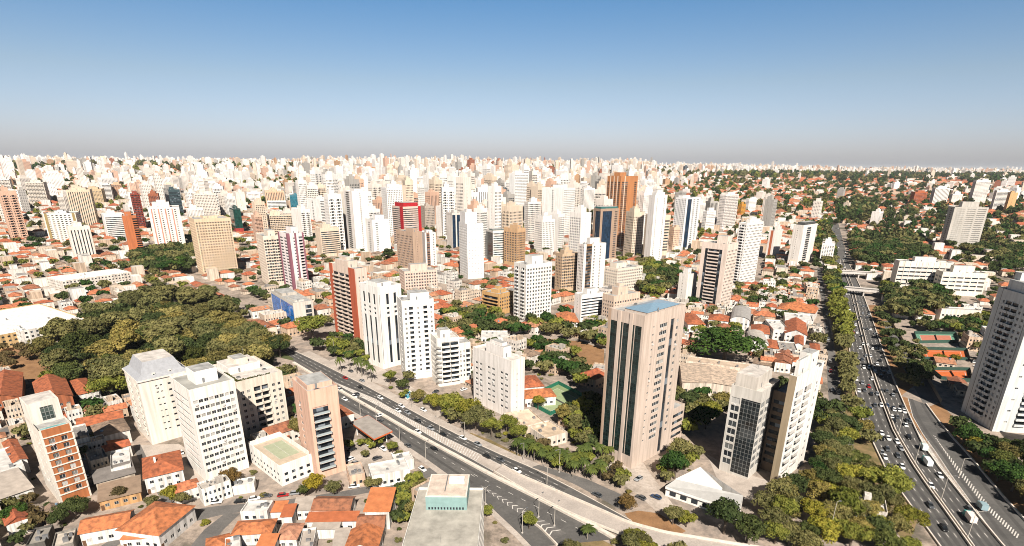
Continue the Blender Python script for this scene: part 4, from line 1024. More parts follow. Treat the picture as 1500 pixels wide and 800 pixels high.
mid('cream annex with three rows of long windows, right of the gridded institutional block', 1372, 1382, 1448, 398, 432, S('#e6dccb'), rep([W('w', .9), W('o', 4.5, dict(lo=.4, hi=.75))], 6, (), [W('w', 1)]), [W('w', .5), W('o', 1), W('w', .5), W('o', 1), W('w', .5)], th=-12, cat='institution', amax=24, bmax=70, fh=4)
mid('white two storey hall with a stepped roof among trees, under the institutional blocks', 1374, 1380, 1438, 452, 470, S('#e6d9c9'), 'grid', 'blank', th=-12, cat='hall', amax=30, bmax=60, kit=False)
# ------------------------------------------------------------------ low buildings read off the photograph
TILE = S('#bd7449'); TILE2 = S('#ab623f'); TILE3 = S('#9b664a'); FIBRO = S('#a89c90'); ZINC = S('#c4bfb8')
def roof_mesh(b, a, h, kind, tilem, wallm, over=.5, rise=None):
    """roof over a b x a plan, local origin at the near corner, x along b, y along a"""
    fm = FM(); o = over; rise = rise or min(a, b) * .24
    x0, x1, y0, y1 = -o, b + o, -o, a + o; z1 = h + rise
    def Q(*p):
        p = [Vector(v) for v in p]; e = (p[1] - p[0]); L = e.length; hh = (p[-1] - p[0]).length
        uv = ((0, 0), (L, 0), (L, hh), (0, hh)) if len(p) == 4 else None
        if len(p) == 4: fm.quad(*p, tilem, uv)
        else: fm.poly(p, tilem); fm.uv[-1] = ((0, 0), (L, 0), (L / 2, hh))
    if kind == 'hip':
        if b >= a:
            r0, r1 = (x0 + (y1 - y0) / 2, (y0 + y1) / 2), (x1 - (y1 - y0) / 2, (y0 + y1) / 2)
            Q((x0, y0, h), (x1, y0, h), (*r1, z1), (*r0, z1)); Q((x1, y1, h), (x0, y1, h), (*r0, z1), (*r1, z1)); Q((x1, y0, h), (x1, y1, h), (*r1, z1)); Q((x0, y1, h), (x0, y0, h), (*r0, z1))
        else:
            r0, r1 = ((x0 + x1) / 2, y0 + (x1 - x0) / 2), ((x0 + x1) / 2, y1 - (x1 - x0) / 2)
            Q((x1, y0, h), (x1, y1, h), (*r1, z1), (*r0, z1)); Q((x0, y1, h), (x0, y0, h), (*r0, z1), (*r1, z1)); Q((x0, y0, h), (x1, y0, h), (*r0, z1)); Q((x1, y1, h), (x0, y1, h), (*r1, z1))
    elif kind == 'gable':
        if b >= a:
            m = (y0 + y1) / 2; Q((x0, y0, h), (x1, y0, h), (x1, m, z1), (x0, m, z1)); Q((x1, y1, h), (x0, y1, h), (x0, m, z1), (x1, m, z1))
            fm.poly(((b, 0, h), (b, a, h), (b, a / 2, z1 - .12)), wallm); fm.poly(((0, a, h), (0, 0, h), (0, a / 2, z1 - .12)), wallm)
        else:
            m = (x0 + x1) / 2; Q((x1, y0, h), (x1, y1, h), (m, y1, z1), (m, y0, z1)); Q((x0, y1, h), (x0, y0, h), (m, y0, z1), (m, y1, z1))
            fm.poly(((0, 0, h), (b, 0, h), (b / 2, 0, z1 - .12)), wallm); fm.poly(((b, a, h), (0, a, h), (b / 2, a, z1 - .12)), wallm)
    elif kind == 'mono':
        Q((x0, y0, h), (x1, y0, h), (x1, y1, h + rise * .6), (x0, y1, h + rise * .6)); fm.poly(((0, a, h), (0, 0, h), (0, a, h + rise * .6 - .1)), wallm); fm.poly(((b, 0, h), (b, a, h), (b, a, h + rise * .6 - .1)), wallm); fm.quad((b, a, h), (0, a, h), (0, a, h + rise * .6 - .1), (b, a, h + rise * .6 - .1), wallm)
    elif kind == 'arch':
        n = 8
        for k in range(n):
            t0, t1 = math.pi * k / n, math.pi * (k + 1) / n; f = lambda t: (x0 + (x1 - x0) * (1 - math.cos(t)) / 2, h + rise * 1.1 * math.sin(t))
            (xa, za), (xb, zb) = f(t0), f(t1); Q((xa, y1, za), (xa, y0, za), (xb, y0, zb), (xb, y1, zb)); fm.poly(((xa, y0 + o, h), (xb, y0 + o, h), (xb, y0 + o, zb), (xa, y0 + o, za)), wallm)
    return fm
def wall_mesh(b, a, h, wallm, win=True, flat=False, deck=None, q=None, par=.7):
    fm = FM(); X = ctx(None, fh=2.9, g=.4, top=.3); X.mats['a'] = wallm
    O = Vector((0, 0, 0)); e, f = Vector((1, 0, 0)), Vector((0, 1, 0))
    def pat(w): return rep([('w', 1.3), ('o', 1.2, dict(lo=.28, hi=.72, dp=.12))], max(1, round(w / 3.2)), (), [('w', 1.3)]) if win else [('w', 1)]
    hh = h + (par if flat else 0)
    facade(fm, O, e, b, hh, pat(b), X); facade(fm, O + e * b, f, a, hh, pat(a), X); facade(fm, O + e * b + f * a, -e, b, hh, pat(b), X); facade(fm, O + f * a, -f, a, hh, pat(a), X)
    if flat: roof_top(fm, [O, O + e * b, O + e * b + f * a, O + f * a], hh, wallm, deck or ROOFG, par)
    return fm
def det_windows(root, b, a, h, wallm):
    """wall with the windows and doors as parts"""
    fm = FM(); X = ctx(None, fh=2.9, g=.4, top=.3, det=True); X.mats['a'] = wallm
    O = Vector((0, 0, 0)); e, f = Vector((1, 0, 0)), Vector((0, 1, 0))
    def pat(w): return rep([('w', 1.3), ('o', 1.2, dict(lo=.28, hi=.72, dp=.12))], max(1, round(w / 3.2)), (), [('w', 1.3)])
    facade(fm, O, e, b, h, pat(b), X); facade(fm, O + e * b, f, a, h, pat(a), X); X.det = False
    facade(fm, O + e * b + f * a, -e, b, h, pat(b), X); facade(fm, O + f * a, -f, a, h, pat(a), X)
    fm.build('wall', root)
    for (p, d, w, hh) in X.panes[:24]:
        o = mobj('window', pane_mesh(), root, p, math.atan2(d.y, d.x)); o.scale = (w, 1, hh)
    f2 = FM(); f2.box(-.5, .5, -.06, -.01, 0, 2.1, plain('wood_door', (.12, .06, .03), .6)); f2.build('door', root, (.65, 0, .02))
def px_house(label, L, N, Rr, h, kind, roofc, wallc=WHITE, name='house', cat='house', group=None, win=True, chim=False, deck=None, over=.5, rise=None):
    n, l, r_ = gnd(*N, h), gnd(*L, h), gnd(*Rr, h); n.z = l.z = r_.z = 0
    vR, vL = r_ - n, l - n; a, b = vL.length, vR.length
    if vL.cross(vR).z > 0: pass
    ang = (math.atan2(vR.y, vR.x) * b + (math.atan2(vL.y, vL.x) - math.pi / 2) * a) / (a + b)
    root = empty(name, n, ang, label, cat, group); wm = wall(wallc, .2)
    if kind == 'flat':
        f = wall_mesh(b, a, h, wm, win, True, deck or plain('flat_roof', roofc, .9, .25, .35)); f.build('wall', root)
        q = random.Random(int(N[0] * 7 + N[1])); g = FM()
        for _ in range(3):
            x, y = q.uniform(.1, .8) * b, q.uniform(.1, .8) * a; g.box(x, x + q.uniform(.7, 1.6), y, y + q.uniform(.7, 1.4), h, h + q.uniform(.6, 1.4), METAL)
        g.build('air_handler', root)
    else:
        if win and a * b > 40: det_windows(root, b, a, h, wm)
        else: wall_mesh(b, a, h, wm, False).build('wall', root)
        tm = rooftile(roofc) if kind in ('hip', 'gable') else plain('sheet_roof', roofc, .6, .2, .4)
        f = roof_mesh(b, a, h, kind, tm, wm, over, rise); ro = f.build('roof', root)
        if chim:
            f = FM(); f.box(b * .3, b * .3 + .8, a * .4, a * .4 + .8, h, h + min(a, b) * .24 + 1, wm); f.build('chimney', ro)
    c, s = Vector((math.cos(ang), math.sin(ang), 0)), Vector((-math.sin(ang), math.cos(ang), 0))
    mark([n, n + c * b, n + c * b + s * a, n + s * a], 2, 1.5)
    return root, n, c, s, a, b
H = px_house
H('white two storey house with an orange hip roof, below the block with close window rows', (199, 674), (211, 701), (267, 692), 7, 'hip', TILE2, chim=True)
H('long house with a smooth orange roof at the bottom, left of the corner house', (124, 760), (116, 782), (186, 771), 5, 'gable', TILE)
H('big house with a bright orange roof above a white wall at the street corner', (184, 768), (232, 784), (271, 741), 6, 'hip', TILE)
H('small house with an orange extension roof on the end of the bright orange corner house', (181, 772), (178, 790), (214, 796), 4, 'mono', TILE)
H('house with a wide orange hip roof behind a garden tree at the street corner', (350, 764), (339, 784), (396, 780), 4.5, 'hip', TILE)
H('small house with a plain orange roof next to white garage walls by the street', (394, 738), (392, 750), (413, 752), 5, 'mono', TILE)
H('narrow house with two stepped orange roofs beside the plain orange roof', (419, 741), (412, 757), (427, 756), 5.5, 'mono', TILE2)
H('house with an orange roof cut by the bottom edge, left of a white flat roof', (312, 788), (303, 808), (334, 796), 4, 'hip', TILE)
H('white flat roofed house cut by the bottom edge between two orange roofs', (335, 790), (330, 808), (352, 800), 4, 'flat', ZINC)
H('house with a mottled two part orange roof and small garden palms behind', (466, 728), (457, 747), (511, 748), 4.5, 'gable', TILE3)
H('tall house with the largest plain orange roof near the green hedge', (543, 719), (534, 749), (569, 750), 7.5, 'mono', TILE)
H('long low house with a narrow orange roof strip behind the grey sheds', (452, 753), (449, 764), (521, 764), 4.5, 'mono', TILE2)
H('house with a brown orange roof under the largest orange roof', (528, 754), (523, 774), (561, 773), 5, 'gable', TILE3)
H('house with a ridged orange roof at the bottom edge beside the grey flat building', (515, 776), (505, 806), (551, 806), 6, 'gable', TILE)
H('grey fibre cement shed roof between orange roofs near the bottom edge', (459, 764), (457, 775), (494, 776), 4, 'mono', FIBRO, win=False, name='shed', cat='shed')
H('pale flat roofed house at the bottom edge left of the grey shed', (443, 777), (437, 808), (458, 806), 4, 'flat', FIBRO)
H('pale grey sloping roof beside the ridged orange roof', (494, 777), (489, 800), (508, 798), 4.5, 'mono', FIBRO, win=False, name='shed', cat='shed')
H('white house with a flat white terrace at the street corner', (360, 736), (352, 752), (390, 753), 6.5, 'flat', ZINC)
H('light grey house roof with a white wall, right of the stepped orange roofs', (436, 732), (430, 748), (456, 746), 4, 'mono', FIBRO)
H('pink roofed low house at the bottom edge between pale roofs', (413, 768), (405, 790), (432, 792), 4, 'hip', S('#c08a6e'))
H('orange roofed house at the bottom edge below the garden tree house', (383, 786), (377, 800), (400, 800), 5, 'mono', TILE)
H('brick school building with a pleated orange roof at far left, nearest the dry field', (48, 560), (57, 590), (106, 580), 8, 'gable', TILE2, S('#a8623f'))
H('brick building with an orange roof cut by the left edge', (-30, 556), (-24, 592), (28, 586), 7, 'gable', TILE2, S('#a8623f'))
H('small pavilion with a pyramid orange roof at the edge of the park', (107, 558), (116, 578), (141, 569), 5, 'hip', TILE2)
H('house with a bright red orange roof left of the orange brick tower', (6, 648), (20, 678), (39, 672), 6, 'gable', TILE2)
H('low range with an orange roof behind the shaded yard of the orange brick tower', (112, 615), (114, 628), (180, 616), 6, 'gable', TILE2)
H('grey sloping shed roof in front of the shaded yard', (137, 694), (140, 708), (197, 692), 6, 'mono', S('#77706a'), S('#c9b8a4'))
H('white house with small red roof patches beside the shaded yard', (160, 664), (163, 690), (192, 684), 7, 'flat', ZINC)
H('low brown roofed house with a planted terrace in front of the grey shed', (143, 716), (145, 735), (205, 722), 4, 'mono', S('#8a7562'), S('#c79a6a'))
H('white house at the left edge under the red roofed house', (-30, 668), (-20, 700), (36, 684), 6, 'flat', ZINC)
H('white garage with a long grey roof at the lower left edge', (-20, 706), (-12, 735), (44, 712), 5, 'mono', FIBRO)
H('grey car port roof at the bottom left corner', (52, 776), (38, 802), (66, 796), 3.5, 'flat', S('#8d867c'), S('#5c5852'), win=False, name='shed', cat='shed')
H('pale car port roof beside the grey one at the bottom left', (86, 782), (76, 806), (108, 796), 3.5, 'flat', S('#b5aa9c'), S('#8b857c'), win=False, name='shed', cat='shed')
H('long white school block with a flat white roof beside the dry field at far left', (-40, 462), (-30, 498), (104, 464), 9, 'flat', S('#e6ded4'), S('#c9a877'), name='school_block', cat='school')
H('white gatehouse block in front of the long white school block', (30, 477), (31, 486), (62, 478), 12, 'flat', S('#efe8df'), S('#efe8df'), name='gatehouse', cat='gatehouse')
H('white two storey building with a flat roof above the park, left', (86, 405), (89, 413), (184, 398), 9, 'flat', S('#eadfd3'), S('#eadfd3'), name='office_building', cat='office')
# right of the big stone tower
H('white modern house with a flat roof below the forecourt canopy', (538, 682), (545, 700), (601, 690), 5, 'flat', ZINC, S('#efe9e0'))
H('white flat annex beside the modern house, next to the green hedge', (575, 668), (580, 680), (606, 674), 4, 'flat', ZINC, S('#efe9e0'), win=False)
H('low beige house under the pink tower beside the modern white house', (510, 682), (512, 700), (534, 694), 4.5, 'flat', FIBRO, S('#d9b9a0'))
H('white garage building with a flat roof between the roof court and the street', (335, 706), (336, 716), (372, 712), 3.2, 'flat', ZINC, S('#efe9e0'), win=False, name='garage', cat='garage')
H('beige warehouse with a broad flat pitched roof behind the glass office block', (1003, 531), (1000, 560), (1088, 566), 9, 'gable', S('#c9b49f'), S('#d9c9b8'), name='warehouse', cat='warehouse', rise=1.5)
H('long low annex with a thin beige roof along the back of the warehouse', (1016, 524), (1005, 530), (1100, 540), 10, 'flat', S('#b7a28c'), S('#d9c9b8'), name='warehouse', cat='warehouse')
H('orange roofed house leftmost in the row under the tan framed tower', (1009, 461), (1008, 475), (1026, 472), 6, 'hip', TILE2)
H('house with a flat orange roof at the foot of the tan framed tower', (1040, 461), (1038, 468), (1067, 471), 6, 'hip', TILE2)
H('grey barrel vaulted shed next to the great dark tree', (1077, 453), (1070, 469), (1098, 471), 7, 'arch', S('#9a958f'), name='shed', cat='shed')
H('house with a deep orange roof right of the great dark tree', (1104, 476), (1101, 487), (1127, 489), 6, 'hip', TILE2)
H('grey vaulted hall touching the right side of the great dark tree', (1098, 488), (1100, 504), (1125, 505), 7, 'arch', S('#b0a79c'), name='shed', cat='shed')
H('long orange roofed house, farthest of the terrace beside the local road', (1141, 444), (1138, 452), (1193, 460), 7, 'hip', TILE)
H('white flat roofed house below the long orange roof beside the local road', (1153, 459), (1150, 468), (1191, 471), 8, 'flat', ZINC)
H('large house with a broad brown orange roof beside the local road', (1157, 470), (1150, 488), (1181, 490), 7, 'gable', TILE2)
H('small house with an orange roof directly below the broad brown orange roof', (1167, 492), (1164, 504), (1176, 505), 6, 'gable', TILE2)
H('small brick house with an orange roof left of the grey flat roof', (1124, 498), (1122, 509), (1140, 510), 6, 'hip', TILE2)
H('grey flat roofed house between small orange roofs', (1144, 501), (1142, 512), (1167, 513), 6, 'flat', S('#938b82'))
H('tiny orange roofed house beside the local road', (1189, 503), (1188, 514), (1201, 515), 5, 'hip', TILE2)
H('white flat house right of the great dark tree row', (1134, 470), (1133, 484), (1150, 482), 7, 'flat', ZINC)
H('two orange roofs of a house beside the tennis court, first behind the fence', (768, 572), (769, 584), (812, 578), 5, 'hip', TILE)
H('small orange roofed house behind the white arched window block', (766, 552), (768, 568), (792, 562), 5, 'hip', TILE2)
H('white low building with flat roof among trees behind the arched window block', (716, 486), (704, 496), (742, 493), 6, 'flat', ZINC)
H('orange roofed house beside the white block with lined sides', (822, 459), (820, 472), (846, 470), 7, 'hip', TILE)
H('flat roofed pavilion with cream walls beside the palms', (738, 607), (760, 630), (800, 622), 5, 'flat', S('#c9b39c'), S('#dac7b3'), name='pavilion', cat='pavilion')
H('cream walled garage with a sloping terrace, right of the flat pavilion', (780, 624), (800, 644), (826, 632), 4.5, 'flat', S('#b9a48c'), S('#e2d4c4'), name='garage', cat='garage')
# grey flat building with a teal penthouse at the bottom edge
def teal_building():
    h = 22; n, l, r_ = gnd(588, 806, h), gnd(612, 719, h), gnd(700, 806, h)
    root = empty('office_building', (n.x, n.y, 0), 0, 'grey flat roofed building with a teal rooftop house at the bottom edge', 'office building')
    b, a = r_.x - n.x, l.y - n.y + 1; y0 = -14.0
    fm = wall_mesh(b, a + 14, h, wall(S('#e2ddd4')), True, True, plain('stained_roof', (.36, .33, .28), .9, .3, .25)); fm.build('wall', root, (0, y0, 0))
    t = plain('teal_paint', S('#7f9b97'), .7, .12, .5); pk = plain('pink_roof', S('#c4b2a2'), .9, .22, .5)
    e1, e2, e3 = gnd(624, 747, h), gnd(684, 747, h), gnd(684, 722, h + 6)
    w = e2.x - e1.x; fm = FM(); d = a * .42; fm.box(0, w, 0, d, 0, 5.2, t)
    for k in range(12):
        x = w * (.06 + .075 * k); fm.box(x, x + .5, -.03, .01, .9, 1.7, GLASS)
    fm.box(.0, w, .0, d, 5.2, 5.5, wall(S('#dcd3c7'))); fm.box(.4, w - .4, .4, d - .4, 5.5, 5.54, pk)
    p = fm.build('penthouse', root, (e1.x - n.x, e1.y - n.y, h - .7))
    fm = FM(); fm.box(w * .52, w * .9, d * .55, d * .72, 5.54, 7.0, wall(S('#ece6dd'))); fm.build('water_tank', p)
    fm = FM(); fm.tube((w * .45, d * .2, 5.5), (w * .45, d * .95, 5.6), .18, .18, METAL, 6); fm.build('duct', p)
    mark([(n.x, n.y - 14), (n.x + b, n.y - 14), (n.x + b, n.y + a), (n.x, n.y + a)], 2, 2)
    fm = FM(); fm.tube((b * .5, a * .1, 0), (b * .5, a * .1, 3.2), .06, .03, METAL, 5); fm.build('aerial', root, (0, 0, h - .7))
teal_building()
# filling station canopy
def canopy():
    h = 5.5; n, l, r_ = gnd(548, 645, h), gnd(513, 620, h), gnd(575, 633, h)
    root = empty('canopy', (n.x, n.y, 0), 0, 'grey flat canopy with an orange edge over a forecourt beside the avenue', 'canopy')
    o = Vector((n.x, n.y, 0)); P = [Vector((0, 0, h)), Vector((r_.x, r_.y, h)) - o, Vector((r_.x + l.x - n.x, r_.y + l.y - n.y, h)) - o, Vector((l.x, l.y, h)) - o]
    fm = FM(); fm.poly([p + Vector((0, 0, .5)) for p in P], plain('canopy_roof', S('#9a9188'), .8, .2, .3)); fm.poly([p for p in P[::-1]], METAL); fm.build('roof', root)
    fm = FM()
    for p, q in zip(P, P[1:] + P[:1]): fm.quad(p - Vector((0, 0, .1)), q - Vector((0, 0, .1)), q + Vector((0, 0, .62)), p + Vector((0, 0, .62)), plain('orange_fascia', S('#c9653a'), .5, .1))
    fm.build('fascia', root)
    c = sum(P, Vector()) / 4
    for p in P:
        f2 = FM(); q = c + (p - c) * .7; f2.tube((0, 0, 0), (0, 0, h), .25, .25, wall(WHITE), 8); f2.build('column', root, (q.x, q.y, 0))
    mark([v + o for v in P], 2, 2)
canopy()
# walled roof court beside the pink tower
def roof_court():
    h = 7; n, l, r_ = gnd(410, 690, h), gnd(363, 655, h), gnd(452, 674, h)
    vR, vL = r_ - n, l - n; ang = math.atan2(vR.y, vR.x) * .5 + (math.atan2(vL.y, vL.x) - math.pi / 2) * .5; a, b = vL.length, vR.length + 2
    root = empty('sports_building', (n.x, n.y, 0), ang, 'white walled building with a small green sports court on its roof', 'building')
    wm = wall(S('#ece6de')); f = wall_mesh(b, a, h, wm, True, True, plain('court_edge', S('#b5a48f'), .9, .15, .5), par=2.2); f.build('wall', root)
    f = FM(); f.poly(((b * .3, a * .3, h + .03), (b * .92, a * .3, h + .03), (b * .92, a * .85, h + .03), (b * .3, a * .85, h + .03)), plain('court_green', S('#9b9f84'), .9, .1, .5))
    for x in (.31, .61, .91): f.poly(((b * x - .06, a * .31, h + .04), (b * x + .06, a * .31, h + .04), (b * x + .06, a * .84, h + .04), (b * x - .06, a * .84, h + .04)), PAINT)
    f.build('court', root); c, s = Vector((math.cos(ang), math.sin(ang), 0)), Vector((-math.sin(ang), math.cos(ang), 0)); mark([n, n + c * b, n + c * b + s * a, n + s * a], 2, 2)
roof_court()
# folded white roof in front of the glass office block
def folded():
    h = 4.6; A, B_ = gnd(976, 711, h), gnd(1083, 747, h); C, D = gnd(1089, 726, h + 2.6), gnd(990, 702, h + 2.6)
    T, U = gnd(1026, 684, h + 3.4), gnd(1058, 716, h + 2.7)
    o = Vector((A.x, A.y, 0)); root = empty('restaurant', o, 0, 'white low building with a folded grey and white roof before the glass office block', 'building'); A, B_, C, D, T, U = [v - o for v in (A, B_, C, D, T, U)]
    fm = FM(); wt, gr = plain('white_roof', S('#e6e1da'), .7, .08, .4), plain('grey_roof_sheet', S('#a3a09b'), .6, .12, .4); wm = wall(S('#ece5dc')); Z = lambda v, z=0.0: Vector((v.x, v.y, z))
    ov = (B_ - A).normalized(); nn = Vector((ov.y, -ov.x, 0)) * .8
    fm.quad(A + nn, B_ + nn, C, D, gr); fm.build('lower_roof', root)
    fm = FM(); up = Vector((0, 0, .25)); fm.poly((D + up, U + up, T), wt); fm.poly((Z(U, U.z - 1.5), U + up, D + up, Z(D, D.z - 1.5)), wt); fm.build('upper_roof', root)
    fm = FM(); fm.quad(A + nn - Vector((0, 0, 1.1)), B_ + nn - Vector((0, 0, 1.1)), B_ + nn - Vector((0, 0, .02)), A + nn - Vector((0, 0, .02)), wt); fm.build('fascia', root)
    fm = FM()
    for p, q in ((A, B_), (B_, C), (C, T), (T, D), (D, A)): fm.quad(Z(p), Z(q), q - Vector((0, 0, .1)), p - Vector((0, 0, .1)), wm)
    fm.build('wall', root)
    for t in range(6):
        p, q = A.lerp(B_, .06 + t * .155), A.lerp(B_, .06 + t * .155 + .09); k = nn * .06; fm = FM(); fm.quad(Z(p, .8) + k, Z(q, .8) + k, Z(q, 2.6) + k, Z(p, 2.6) + k, GLASS); fm.build('window', root)
    mark([v + o for v in (A, B_, C, T, D)], 2, 2)
folded()
# tennis courts
def court(label, pts, surf, edge, fence, name='tennis_court'):
    W_ = [gnd(x, y, .04) for x, y in pts]; ar = sum(W_[i].x * W_[(i + 1) % 4].y - W_[(i + 1) % 4].x * W_[i].y for i in range(4))
    if ar < 0: W_ = W_[::-1]
    o = sum(W_, Vector()) / 4; o.z = 0; root = empty(name, o, 0, label, 'tennis court'); P = [w - o for w in W_]
    f = FM(); f.poly(P, plain('court_edge_' + name, edge, .9, .12, .4)); f.build('apron', root)
    I = [p * .72 + Vector((0, 0, .02)) for p in P]; f = FM(); f.poly(I, plain('court_surface', surf, .9, .14, .4)); f.build('court', root)
    f = FM()
    for i in range(4):
        a, b = I[i], I[(i + 1) % 4]; d = (b - a).normalized(); n = Vector((-d.y, d.x, 0)) * .12; u = Vector((0, 0, .012)); f.poly((a - n + u, b - n + u, b + n + u, a + n + u), PAINT)
    f.build('lines', root)
    f = FM(); a, b = (P[0] + P[1]) * .4, (P[2] + P[3]) * .4; d = (b - a); f.quad(a, b, b + Vector((0, 0, 1)), a + Vector((0, 0, 1)), plain('net', (.1, .1, .1), .8)) ; f.build('net', root)
    f = FM(); fm_ = plain('green_fence', fence, .8, .15, .5)
    for i in range(4):
        a, b = P[i], P[(i + 1) % 4]; wallstrip(f, [a * .99, b * .99], .08, 2.2, fm_)
    f.build('fence', root); mark(W_, 4)
court('green tennis court with a dark green fence left of the big stone tower', [(767, 588), (818, 563), (858, 584), (806, 609)], S('#8d9a72'), S('#7d8a62'), S('#1f6a52'))
court('red and green tennis court, topmost of the courts beside the service road', [(1338, 489), (1400, 490), (1404, 502), (1343, 503)], S('#b5705a'), S('#5f8a72'), S('#2c4a3e'))
court('orange clay tennis court in the middle of the courts beside the service road', [(1346, 512), (1416, 514), (1420, 528), (1350, 527)], S('#c2622e'), S('#b9602f'), S('#28463c'))
court('orange clay tennis court nearest the shaded tower', [(1362, 542), (1420, 543), (1424, 560), (1378, 556)], S('#c2622e'), S('#b9602f'), S('#28463c'))
# pools
def pool(label, pts):
    W_ = [gnd(x, y, .2) for x, y in pts]; o = sum(W_, Vector()) / 4; o.z = 0; root = empty('swimming_pool', o, 0, label, 'swimming pool'); P = [w - o for w in W_]
    if sum(P[i].x * P[(i + 1) % 4].y - P[(i + 1) % 4].x * P[i].y for i in range(4)) < 0: P = P[::-1]
    f = FM(); f.poly([p * 1.35 - Vector((0, 0, .1)) for p in P], wall(S('#d8cfc4'))); f.build('pool_edge', root)
    f = FM(); f.poly(P, plain('pool_water', S('#4f9fb5'), .06, .05, .5)); f.build('water', root)
pool('small blue pool behind the tennis court fence beside the big stone tower', [(838, 602), (848, 596), (858, 600), (848, 607)])
pool('pale blue pool on the forecourt under the slender white tower', [(590, 578), (600, 573), (606, 578), (597, 584)])
# overpasses
def overpass(label, A, B, w, z=6.0):
    a, b = hit(*A), hit(*B); a.z = b.z = 0; d = (b - a); L = d.length; ang = math.atan2(d.y, d.x)
    root = empty('overpass', (a.x, a.y, terrain(a.x, a.y)), ang, label, 'bridge')
    f = FM(); f.box(0, L, 0, w, z - 1.2, z, CONC, bottom=True); f.box(0, L, .35, w - .35, z, z + .02, ASPHL); f.build('deck', root)
    for y in (0, w - .3):
        f = FM(); f.box(0, L, y, y + .3, z + .021, z + 1.0, CONC); f.build('parapet', root)
    for x in (.04, .5, .95):
        f = FM(); f.box(0, 1.2, .8, w - .8, 0, z - 1.21, CONC); f.build('pier', root, (L * x, 0, 0))
overpass('far concrete overpass crossing the motorway, upper of the two', (1218, 406), (1296, 410), 12)
overpass('near concrete overpass crossing the motorway, lower of the two', (1226, 431), (1302, 438), 12)
# barriers
BARR = plain('barrier_concrete', S('#cfc3b5'), .8, .15, .7)
def barrier(label, px, w=.35, h=.95, z=0.0, name='barrier', m=None, world=None):
    P = world or [gnd(x, y) for x, y in px]; o = P[0].copy(); o.z = 0; f = FM(); wallstrip(f, [p - o + Vector((0, 0, z)) for p in P], w, h, m or BARR)
    return tag(f.build(name, None, o), label, 'barrier')
def smooth(px, n=30): return [(p.x, p.y) for p in lerp_poly(px, n)]
barrier('white concrete barrier between the middle and lower carriageways of the avenue', smooth(AV_BAR, 30), 1.6, .9)
barrier('low kerb wall along the far pavement of the avenue', smooth(AV_OUT, 30), .3, .18, name='kerb')
barrier('left concrete barrier of the motorway median', smooth([(p[0] - 2.2, p[1]) for p in MW_M[2:]], 40), .4, .9)
barrier('right concrete barrier of the motorway median', smooth([(p[0] + 2.2, p[1]) for p in MW_M[2:]], 40), .4, .9)
barrier('pale concrete barrier on the right edge of the motorway', smooth(MW_R[3:], 40), .5, .8)
barrier('low pale wall along the left edge of the motorway', smooth(MW_L[4:], 40), .5, .7)
barrier('pale barrier on the outer edge of the motorway ramp', smooth(RAMP_R, 24), .5, .8)
barrier('parapet on the far edge of the concrete deck', None, .4, .9, 0, world=[w[0].copy() for w in DECKW])
barrier('parapet on the near edge of the concrete deck', None, .4, .9, 0, world=[w[1].copy() for w in DECKW])
barrier('tan retaining wall along the service road beside the tennis courts', smooth(SIDE_R, 12), .4, 2.2, name='wall_strip', m=wall(S('#a39078')))
barrier('white wall along the edge of the chevron island', smooth([(768, 757), (792, 775), (816, 800)], 8), .5, .9)
# ------------------------------------------------------------------ trees
NPR = np.random.RandomState(5)
def leaf_cloud(rx, rz, zc, nb, nq, ql, seed, flat=.0, br=.42):
    """quads of leaves spread over many clumps; returns (n,4,3)"""
    r_ = np.random.RandomState(seed); C = []
    while len(C) < nb:
        d = r_.normal(size=3); d /= np.linalg.norm(d); 
        if d[2] < -.35: continue
        s = r_.uniform(.35, .82) if r_.rand() < .8 else r_.uniform(0, .4)
        C.append((d[0] * rx * s, d[1] * rx * s, zc + d[2] * rz * s, rx * br * r_.uniform(.6, 1.15)))
    C = np.array(C); k = r_.randint(0, nb, nq); d = r_.normal(size=(nq, 3)); d[:, 2] = d[:, 2] * .9 + .25; d /= np.linalg.norm(d, axis=1, keepdims=True)
    rad = C[k, 3] * r_.uniform(.62, 1.06, nq); p = C[k, :3] + d * rad[:, None] * np.array([1, 1, .72])
    n = d + r_.normal(size=(nq, 3)) * .55; n /= np.linalg.norm(n, axis=1, keepdims=True)
    a = np.cross(n, r_.normal(size=(nq, 3))); a /= np.linalg.norm(a, axis=1, keepdims=True); b = np.cross(n, a)
    s = (ql * r_.uniform(.6, 1.35, nq))[:, None]; a = a * s; b = b * s * r_.uniform(.5, .9, nq)[:, None]
    return np.stack([p - a, p - b * .9 + a * .1, p + a, p + b], 1), C
def quads_mesh(name, Q, mat):
    n = len(Q); me = bpy.data.meshes.new(name); me.vertices.add(n * 4); me.vertices.foreach_set('co', Q.reshape(-1).astype(np.float32))
    me.loops.add(n * 4); me.loops.foreach_set('vertex_index', np.arange(n * 4, dtype=np.int32)); me.polygons.add(n)
    me.polygons.foreach_set('loop_start', np.arange(0, n * 4, 4, dtype=np.int32)); me.polygons.foreach_set('loop_total', np.full(n, 4, dtype=np.int32))
    me.materials.append(mat); me.update(calc_edges=True); return me
BARK = plain('bark', (.10, .075, .055), .9, .3, 2)
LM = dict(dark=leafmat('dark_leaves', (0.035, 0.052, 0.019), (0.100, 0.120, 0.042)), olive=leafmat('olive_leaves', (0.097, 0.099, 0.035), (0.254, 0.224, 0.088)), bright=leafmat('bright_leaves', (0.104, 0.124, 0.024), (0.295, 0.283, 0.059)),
          yellow=leafmat('yellow_leaves', (0.153, 0.142, 0.021), (0.354, 0.295, 0.047)), brown=leafmat('dry_leaves', (0.083, 0.065, 0.029), (0.201, 0.142, 0.065)), deep=leafmat('deep_green_leaves', (0.024, 0.057, 0.018), (0.066, 0.118, 0.028)))
